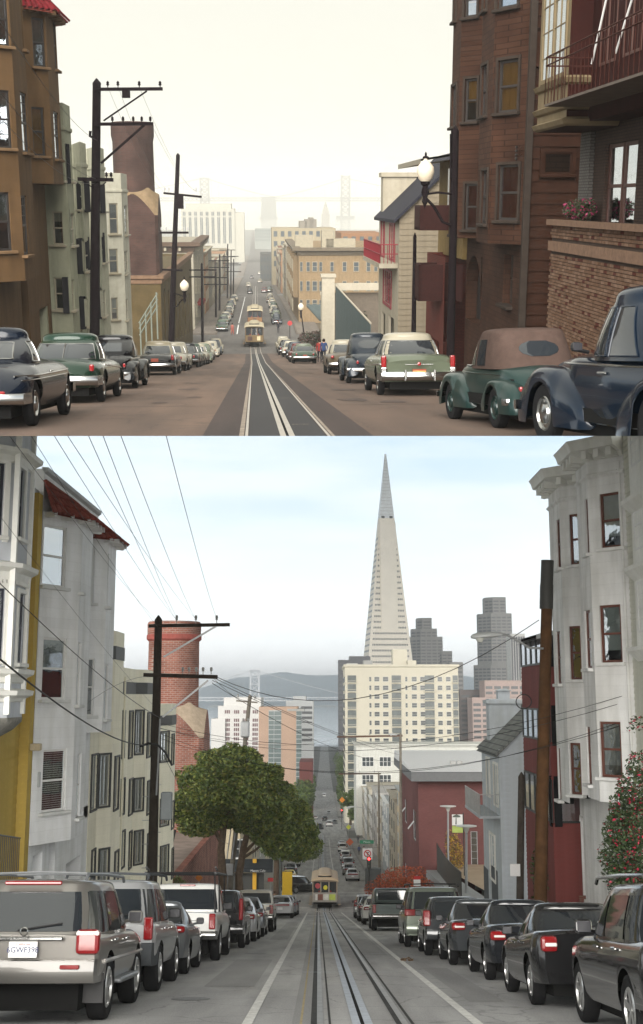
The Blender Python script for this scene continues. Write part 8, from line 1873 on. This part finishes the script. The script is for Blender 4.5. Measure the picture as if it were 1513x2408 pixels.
def coupe46(P):
 L=4.9;h=L/2
 return forties(P,L,1.86,1.80,prof=[(-h,.50,.56,.42),(-h+.3,.80,.88,.66),(-h+.9,1.0,1.1,.82),(-.2,1.08,1.15,.90),(h-1.6,1.08,1.15,.84),(h-.8,1.02,1.12,.62),(h-.2,.95,1.04,.46),(h,.74,.82,.36)],gh=(h-1.75,-h+.85,h-2.25,-h+1.7,1.06,1.72,.84,.66,2.7,.18),sidewin=[(-h+1.5,-h+2.12,-h+1.85,-h+2.12),(-h+2.22,h-1.98,-h+2.22,h-2.4)],winz=(.08,.9),winchrome=qBlue,wheels=(-h+1.05,h-.95,.38),mould=[(-h+.9,h-1.1,1.0,1.02,CHROME,.016)],mirrors=(h-1.85,1.22,BLACK,.8),bumpers=[(1,.46,.13,.06,CHROME,.1)],ends=[],wings=[(-h,-h+2.0,.92,.93-.25,.24,-h+1.05,.5),(h-2.1,h+.02,.98,.93-.27,.25,h-.95,.6)])
park('parked_car','glossy deep blue rounded coupe, nearest car on the old right kerb',coupe46(qBlue),4.72,13.15,rz=R(9),group=GRU)
def morris(P):
 L=3.85;h=L/2
 return forties(P,L,1.55,1.50,roof=CLOTH,prof=[(-h,.48,.54,.44),(-h+.25,.72,.80,.64),(-h+.7,.88,.96,.78),(-.1,.92,1.0,.86),(h-1.4,.92,1.0,.82),(h-.6,.86,.96,.60),(h-.15,.78,.88,.48),(h,.6,.68,.40)],gh=(h-1.35,-h+.62,h-1.75,-h+.95,.88,1.40,.66,.58,3.4,.10),sidewin=[(-h+1.35,-h+1.75,-h+1.4,-h+1.75),(-h+1.85,h-1.55,-h+1.87,h-1.85)],winz=(.1,.86),rear=(.5,.36,.8),oval=True,curve=1.3,wheels=(-h+.80,h-.72,.31),track=.62,wings=[(-h-.02,-h+1.5,.74,.775-.23,.21,-h+.80,.5),(h-1.75,h+.02,.80,.775-.24,.22,h-.72,.66)],bumpers=[(-1,.42,.10,.05,CHROME,.08),(1,.42,.1,.05,CHROME,.08)],ends=[(.50,.58,.07,.12,.1,REDLENS,.03,'tail_light')],mould=[(-h+.8,h-.9,.80,.82,qTeal,.012)],rim=qTeal)
park('parked_car','teal green open tourer with brown cloth hood on the old right kerb',morris(qTeal),4.1,18.3,rz=R(7),group=GRU)
ch_=park('parked_car','mint two-tone saloon with ivory roof and red tail lamps',fifties(qMint,5.4,1.94,1.62,roof=qWht,prof=[(-2.7,.80,.86,.90),(-2.55,.98,1.02,.97),(-2.0,1.02,1.06,1.),(0,1.0,1.05,1.),(1.2,1.0,1.05,1.),(2.0,.96,1.0,.97),(2.55,.86,.92,.9),(2.7,.72,.78,.8)],rear=(.88,.08,.84),gh=(1.05,-1.55,.4,-.95,.98,1.46,.82,.64,2.7,.15),sidewin=[(-1.0,-.4,-.75,-.36),(-.33,.65,-.28,.25)],ends=[(.86,.86,.13,.30,.2,REDLENS,.04,'tail_light'),(.86,.66,.15,.12,.2,CHROME,.03,'lamp_bezel'),(0,.80,.10,.10,.05,REDLENS,'round','emblem'),(0,.79,.7,.02,.03,CHROME,.005,'boot_trim'),(0,.60,.34,.15,.05,mat('old_plate'),.004,'licence_plate')],bumpers=[(-1,.50,.22,.14,CHROME,.55),(1,.5,.2,.1,CHROME,.4)],text=[('SJ79989',0,.60,.10,mat('plate_gold',(.75,.45,.12),.5),.035,'plate_number')],mould=[(-2.4,2.2,.80,.72,CHROME,.016)]),4.0,31.2,group=GRU)
for s in(1,-1):k=MB();k.rbox((s*.36,-2.86,.52),(.07,.10,.28),.02);k.build('overrider',CHROME,ch_,loc=(0,0,0))
park('parked_car','slate blue humped pre-war saloon with oval rear window',forties(qSlate,4.9,1.8,1.74,oval=True,rear=(.6,.34,.84)),3.9,41.5,group=GRU)
park('parked_car','tan saloon with ivory roof and round red tail lamp',fifties(qTan,5.2,1.9,1.6,roof=qWht,ends=[(.74,.80,.16,.16,.16,REDLENS,'round','tail_light'),(0,.66,.32,.14,.03,mat('old_plate'),.004,'licence_plate')]),4.15,55.,group=GRU)
park('parked_car','sage green saloon with wide rear window in the right row',fifties(qSage,5.1,1.95,1.58,roof=qMint,rear=(.9,.1,.84),fin=.1),3.75,93.5,group=GRU)
for i,(y,p,nm)in enumerate(((101.5,qRed,'red'),(109,qSlate,'slate blue'),(117,qWht,'ivory'),(125.5,qBlk,'black'),(134,qCrm,'cream'),(142,qWht,'ivory'))):
 oldcopy('%s old car, %s after the sage green one on the right kerb'%(nm,ordn[i]),3.65-.012*(y-100),y,p,grp=GRU)
CR1=mat('cable_roof_ivory',(.30,.26,.18),.7,var=.1);CB1=mat('cable_body_ochre',(.085,.05,.02),.6,var=.15);CD1=mat('cable_dash_ochre',(.13,.085,.032),.6,var=.15)
yc1=152.;cable_car('front cable car of two, ivory roof and ochre dash, at the old crossing',(-.3,yc1,gu(yc1)+.02),(slope(gu,yc1),0,0),CR1,CB1,CD1,ads=((-.55,.6,mat('ad_dark',(.05,.02,.015),.6)),(.55,.42,mat('ad_round',(.5,.42,.25),.6))))
yc2=190.;cable_car('second cable car following behind on the same track',(-.25,yc2,gu(yc2)+.02),(slope(gu,yc2),0,0),CR1,mat('cable_body_brown',(.05,.022,.012),.6),mat('cable_dash_orange',(.15,.07,.022),.6),ads=((0.,.5,mat('ad_dark')),))
PDK=mat('pole_black',(.008,.005,.006),.95,spec=.1,var=.3,scale=4,bump=.4,bscale=12)
yA=at(220,700,x=-6.6).y;V=lambda px,r,dy=0.,y=None:at(px,r,y=(y or yA)+dy)
tp,ft=V(228,198),V(217,800);ft.z=gu(yA)+.1
pa=utility_pole('tall black utility pole with three crossarms on the old left pavement',tp,ft,.16,.21,PDK)
beam(pa,V(222,210,-.2),V(383,209,-.2),.12,.12,PDK);beam(pa,V(222,292,-.2),V(361,291,-.2),.12,.12,PDK);beam(pa,V(183,421,-.2),V(267,423,-.2),.12,.14,PDK)
beam(pa,V(244,284,-.18),V(346,214,-.18),.06,.06,PDK,'brace');beam(pa,V(238,384,-.18),V(340,294,-.18),.06,.09,PDK,'brace');beam(pa,V(200,426,-.18),V(216,440,-.18),.04,.04,PDK,'brace');beam(pa,V(250,428,-.18),V(236,440,-.18),.04,.04,PDK,'brace')
for row,xs_ in((204,(254,278,328,377)),(287,(265,290,314,334,354)),(418,(251,262))):
 for q in xs_:k=MB();k.lathe([(.015,-.08),(.02,.04),(.07,.07),(.04,.11),(.06,.15),(.02,.21),(.001,.22)],Matrix.Translation(V(q,row,-.2)),8);k.build('insulator',PDK,pa)
k=MB();k.tube([V(222,325,-.1),V(212,320,-.1),V(213,308,-.1)],.06,6);k.build('bracket',PDK,pa);k=MB();k.box(V(297,219,-.2),(.3,.2,.35));k.build('cutout',PDK,pa)
yB=at(405,720,x=-6.5).y;V2=lambda px,r,dy=0.:V(px,r,dy,yB);tp,ft=V2(419,367),V2(399,810);ft.z=gu(yB)
pb=utility_pole('leaning black pole with globe lamp, second on the old left pavement',tp,ft,.15,.26,PDK)
beam(pb,V2(385,454,-.25),V2(475,463,-.25),.16,.16,PDK);beam(pb,V2(376,547,-.25),V2(444,547,-.25),.16,.16,PDK);beam(pb,V2(381,634,-.25),V2(430,636,-.25),.14,.14,PDK)
insulators(pb,[V2(q,451,-.25)for q in(388,398,462,473)],.3);insulators(pb,[V2(q,544,-.25)for q in(380,392,434,442)],.3)
k=MB();k.box(V2(424,475,-.2),(.5,.4,1.0));k.build('transformer',PDK,pb)
def globe_lamp(label,px,r_globe,y,arm_to=None,foot=None,R_=.26):
 c=at(px,r_globe,y=y);root=thing('street_lamp',label,'street lamp',foot or(c-Vector((0,0,1))));k=MB();k.lathe([(.001,R_*1.75),(.05,R_*1.6),(.07,R_*1.3),(R_*.5,R_*1.1),(R_*.95,R_*.55),(R_,0),(R_*.8,-R_*.7),(R_*.5,-R_*1.0),(R_*.45,-R_*1.1)],Matrix.Translation(c),18);k.build('globe',mat('globe_glass',(.60,.52,.40),.3,var=.06),root,True)
 k=MB();k.lathe([(.001,R_*2.25),(.04,R_*2.0),(.03,R_*1.8),(.11,R_*1.65),(.09,R_*1.5)],Matrix.Translation(c),12);k.lathe([(R_*.55,-R_*1.0),(R_*.5,-R_*1.3),(R_*.3,-R_*1.5),(R_*.45,-R_*2.2),(R_*.25,-R_*2.8),(R_*.35,-R_*3.2),(R_*.1,-R_*3.7),(.001,-R_*4.1)],Matrix.Translation(c),12);k.build('holder',PDK,root,True)
 if arm_to is not None:k=MB();b=c-Vector((0,0,R_*2.4));k.tube([b,b.lerp(arm_to,.5)+Vector((0,0,.05)),arm_to],.04,6);k.tube([b-Vector((0,0,.1)),b.lerp(arm_to,.35)-Vector((0,0,.4)),b.lerp(arm_to,.7)-Vector((0,0,.9)),arm_to-Vector((0,0,1.0))],.05,6);k.build('arm',PDK,root,True)
 if foot is not None:k=MB();k.tube([foot,c-Vector((0,0,R_))],[.12,.06],8);k.build('post',PDK,root,True)
 return root
globe_lamp('white globe lamp on a bracket of the leaning pole',434,673,yB-.6,V2(408,690,-.3),R_=.34)
yC=at(1066,600,x=6.6).y;V3=lambda px,r,dy=0.:V(px,r,dy,yC);ft=V3(1061,800);ft.z=gu(yC)
pc=utility_pole('black pole in front of the brown shingled building',V3(1071,312),ft,.12,.14,PDK)
k=MB();k.tube([V3(1060,315,-.1),V3(1060,420,-.1)],.03,5);k.build('conduit',PDK,pc)
globe_lamp('ornate cream globe lamp on an iron bracket by the brown building',1001,405,yC-.3,V3(1062,456,-.15),R_=.29)
yD=at(975,700,x=6.6).y;ft=at(974,780,y=yD);ft.z=gu(yD);utility_pole('short black pole before the cream gabled house',at(976,560,y=yD),ft,.07,.12,PDK)
for i,(px,rt,x_)in enumerate(((474,622,-7.2),(507,640,-7.2),(516,600,-7.3),(535,575,-7.6),(543,590,-7.8),(549,610,-7.8))):
 y=min(300.,at(px,690,x=x_).y);ft=at(px,700,y=y);ft.z=gu(y);p=utility_pole('%s of the black poles along the left pavement past the power house'%ordn[i],at(px+1,rt,y=y),ft,.14,.2,PDK)
 for r_ in(16,36):c=at(px,rt+r_*.8,y=y);beam(p,c-Vector((2.0,.2,0)),c+Vector((2.0,-.2,0)),.18,.18,PDK)
yl=168.;ft=at(716,795,y=yl);ft.z=gu(yl);globe_lamp('twin post globe lamp at the right corner of the old crossing',708,722,yl,None,ft,.42)
ft=at(682,790,y=164.);ft.z=gu(164);sg_=thing('stop_sign','small red sign on the right corner of the old crossing','sign',ft);k=MB();k.tube([ft,at(682,762,y=164.)],.05,6);k.build('post',PDK,sg_);k=MB();k.lathe([(.001,.03),(.36,.02),(.36,0)],Matrix.Translation(at(682,760,y=163.9))@Matrix.Rotation(R(90),4,'X'),8);k.build('panel',mat('old_red',(.35,.03,.03),.6),sg_)
for i,(a,b,sg)in enumerate((((0,40,20.),(228,330),.3),((0,210,22.),(226,420),.3),((0,270,22.),(226,430),.4))):wire('%s dark wire across the tan bay house'%['upper','middle','lower'][i],at(a[0]-6,a[1],y=a[2]),V(*b),sg,.012,'overhead wires of the old street')
for i,(p,q)in enumerate(((254,388),(278,398),(328,462),(354,473))):wire('%s from left of the faint wires between the two old poles'%ordn[i],V(p,204 if i<3 else 287,-.2),V2(q,451,-.25),.7,.010,'overhead wires of the old street')
for i,(r0,r1)in enumerate(((345,545),(353,560),(362,575))):wire('%s thin line from the shingled wall to the ochre building'%['upper','middle','lower'][i],at(1226,r0,y=n0[1]+.2),at(760-20*i,r1+30,y=yrow),1.5,.010,'overhead wires of the old street')
PNKC=mat('cloth_pink',(.30,.10,.08),.9);DC=mat('cloth_black',(.012,.013,.02),.9);HR=mat('hair_dark',(.02,.012,.01),.8)
yy=173.;person('figure in pink coat stepping off the left kerb at the old crossing',(at(547,782,y=yy).x,yy,gu(yy)),R(30),PNKC,PNKC,HR,1.7,True)
yy=176.;person('man in dark suit at the right corner of the old crossing',(at(655,780,y=yy).x,yy,gu(yy)),R(170),DC,DC,HR,1.78)
yy=88.;person('person in red shirt behind the parked cars on the right',(at(752,815,y=yy).x,yy,gu(yy)+.12),R(180),mat('cloth_redold',(.22,.03,.025),.9),DC,HR,1.72)
yy=87.;person('person in blue behind the parked cars on the right',(at(762,815,y=yy).x,yy,gu(yy)+.12),R(160),mat('cloth_blueold',(.03,.05,.12),.9),DC,HR,1.75)
random.seed(31);OG=[leafmat('old_leaf',(.030,.038,.014)),leafmat('old_leaf2',(.018,.024,.010)),leafmat('old_leaf3',(.05,.052,.02))];BKU=mat('bark_old',(.03,.02,.015),.9)
for i,(px,r,y,h)in enumerate(((825,720,112.,3.4),(838,745,106.,2.6),(858,745,100.,2.8))):
 f_=at(px,r+45,y=y);f_.z=gu(y)+1.2;tree('%s thin young conifer in the garden behind the screen fence'%['left','middle','right'][i],f_,[([f_,f_+Vector((0,0,h))],[.08,.02])],[(f_.x,y,f_.z+h*q,.75*(1.15-q),.75*(1.15-q),.35)for q in(.3,.5,.7,.88,1.)],700,.14,OG,BKU,'young_conifer')
y=140.;f_=at(735,785,y=y);f_.z=gu(y);tree('dark reddish bush below the canopy roof',f_,[([f_,f_+Vector((0,0,1))],[.1,.04])],[(f_.x+dx,y+dx,f_.z+1.3,1.1,1.1,1.0)for dx in(-.7,.5,1.4)],2200,.13,[OG[1],leafmat('old_rust',(.06,.018,.014)),OG[0]],BKU,'bush')
# -- the air
def haze(frame,pts_bottom,ztop_fn,dens,col):
 pass
def hazebox(name_frame,verts,faces,dens,col):
 setframe(name_frame)
 k=MB();k.add(verts,faces)
 m=bpy.data.materials.new('haze_'+name_frame);m.use_nodes=True;t=m.node_tree;n=t.nodes
 n.remove(n['Principled BSDF']);v=n.new('ShaderNodeVolumePrincipled');v.inputs['Density'].default_value=dens;v.inputs['Color'].default_value=tuple(col)+(1,);v.inputs['Anisotropy'].default_value=.1
 t.links.new(v.outputs[0],n['Material Output'].inputs['Volume'])
 o=k.build('haze',m);reg(o,kind='stuff');return o
BOXF=[(3,2,1,0),(4,5,6,7),(0,1,5,4),(1,2,6,5),(2,3,7,6),(3,0,4,7)]
if True:
 hz=[]
 x,y0,y1,z0,z1=5200,-120,12600,-90,225
 hz.append(hazebox('L',[(-x,y0,z0),(x,y0,z0),(x,y1,z0),(-x,y1,z0),(-x,y0,z1),(x,y0,z1),(x,y1,z1),(-x,y1,z1)],BOXF,DENS_L,(.86,.93,1.0)))
 x,y0,y1,z0,z1=3000,-120,8200,-75,120
 hz.append(hazebox('U',[(-x,y0,z0),(x,y0,z0),(x,y1,z0),(-x,y1,z0),(-x,y0,z1),(x,y0,z1),(x,y1,z1),(-x,y1,z1)],BOXF,DENS_U,(1.0,.98,.90)))
 # -- set the upper block in place; trim both blocks where they meet
MU4=MU.to_4x4()
for o,f in TOPS:
 if f=='U':o.matrix_basis=MU4@o.matrix_basis
bpy.context.view_layer.update()
FR={}
for o,f in TOPS:
 for q in[o]+list(o.children_recursive):FR[q.name]=f
t=(YPR-SEAM)/FPX
pdir=(CAMR@Vector((0,1,t))).normalized();pn=(CAMR@Vector((0,-t,1))).normalized()
dead=[];cutc=0
for o in list(bpy.data.objects):
 if o.type!='MESH' or o.name not in FR or o.name.startswith('haze'):continue
 MW=o.matrix_world;f=FR[o.name];sg=1 if f=='L' else-1
 ds=[pn.dot(MW@Vector(c))*sg for c in o.bound_box]
 if max(ds)<=0:continue
 if min(ds)>=0:dead.append(o);continue
 me=o.data.copy()if o.data.users>1 else o.data
 bm=bmesh.new();bm.from_mesh(me);inv=MW.inverted()
 no=(MW.to_3x3().transposed()@pn)*sg
 bmesh.ops.bisect_plane(bm,geom=bm.verts[:]+bm.edges[:]+bm.faces[:],dist=1e-5,plane_co=inv@Vector((0,0,0)),plane_no=no,clear_outer=True,clear_inner=False)
 if not bm.faces:dead.append(o);bm.free();continue
 bm.to_mesh(me);bm.free();o.data=me;cutc+=1
def kill(o):
 for c in list(o.children):kill(c)
 bpy.data.objects.remove(o,do_unlink=True)
dn={o.name for o in dead}
for nme in dn:
 o=bpy.data.objects.get(nme)
 if o is None:continue
 if all(c.name in dn for c in o.children_recursive):kill(o)
 else:
  for c in list(o.children):
   mw=c.matrix_world.copy();c.parent=o.parent;c.matrix_parent_inverse=Matrix();c.matrix_world=mw
  bpy.data.objects.remove(o,do_unlink=True)
for o in list(bpy.data.objects):
 if o.type=='EMPTY' and not o.children:bpy.data.objects.remove(o,do_unlink=True)
for o in bpy.data.objects:
 if '_local' in o:del o['_local']
print('cut',cutc,'objects',len(bpy.data.objects),'tris',sum(len(p.vertices)-2 for me in bpy.data.meshes for p in me.polygons))
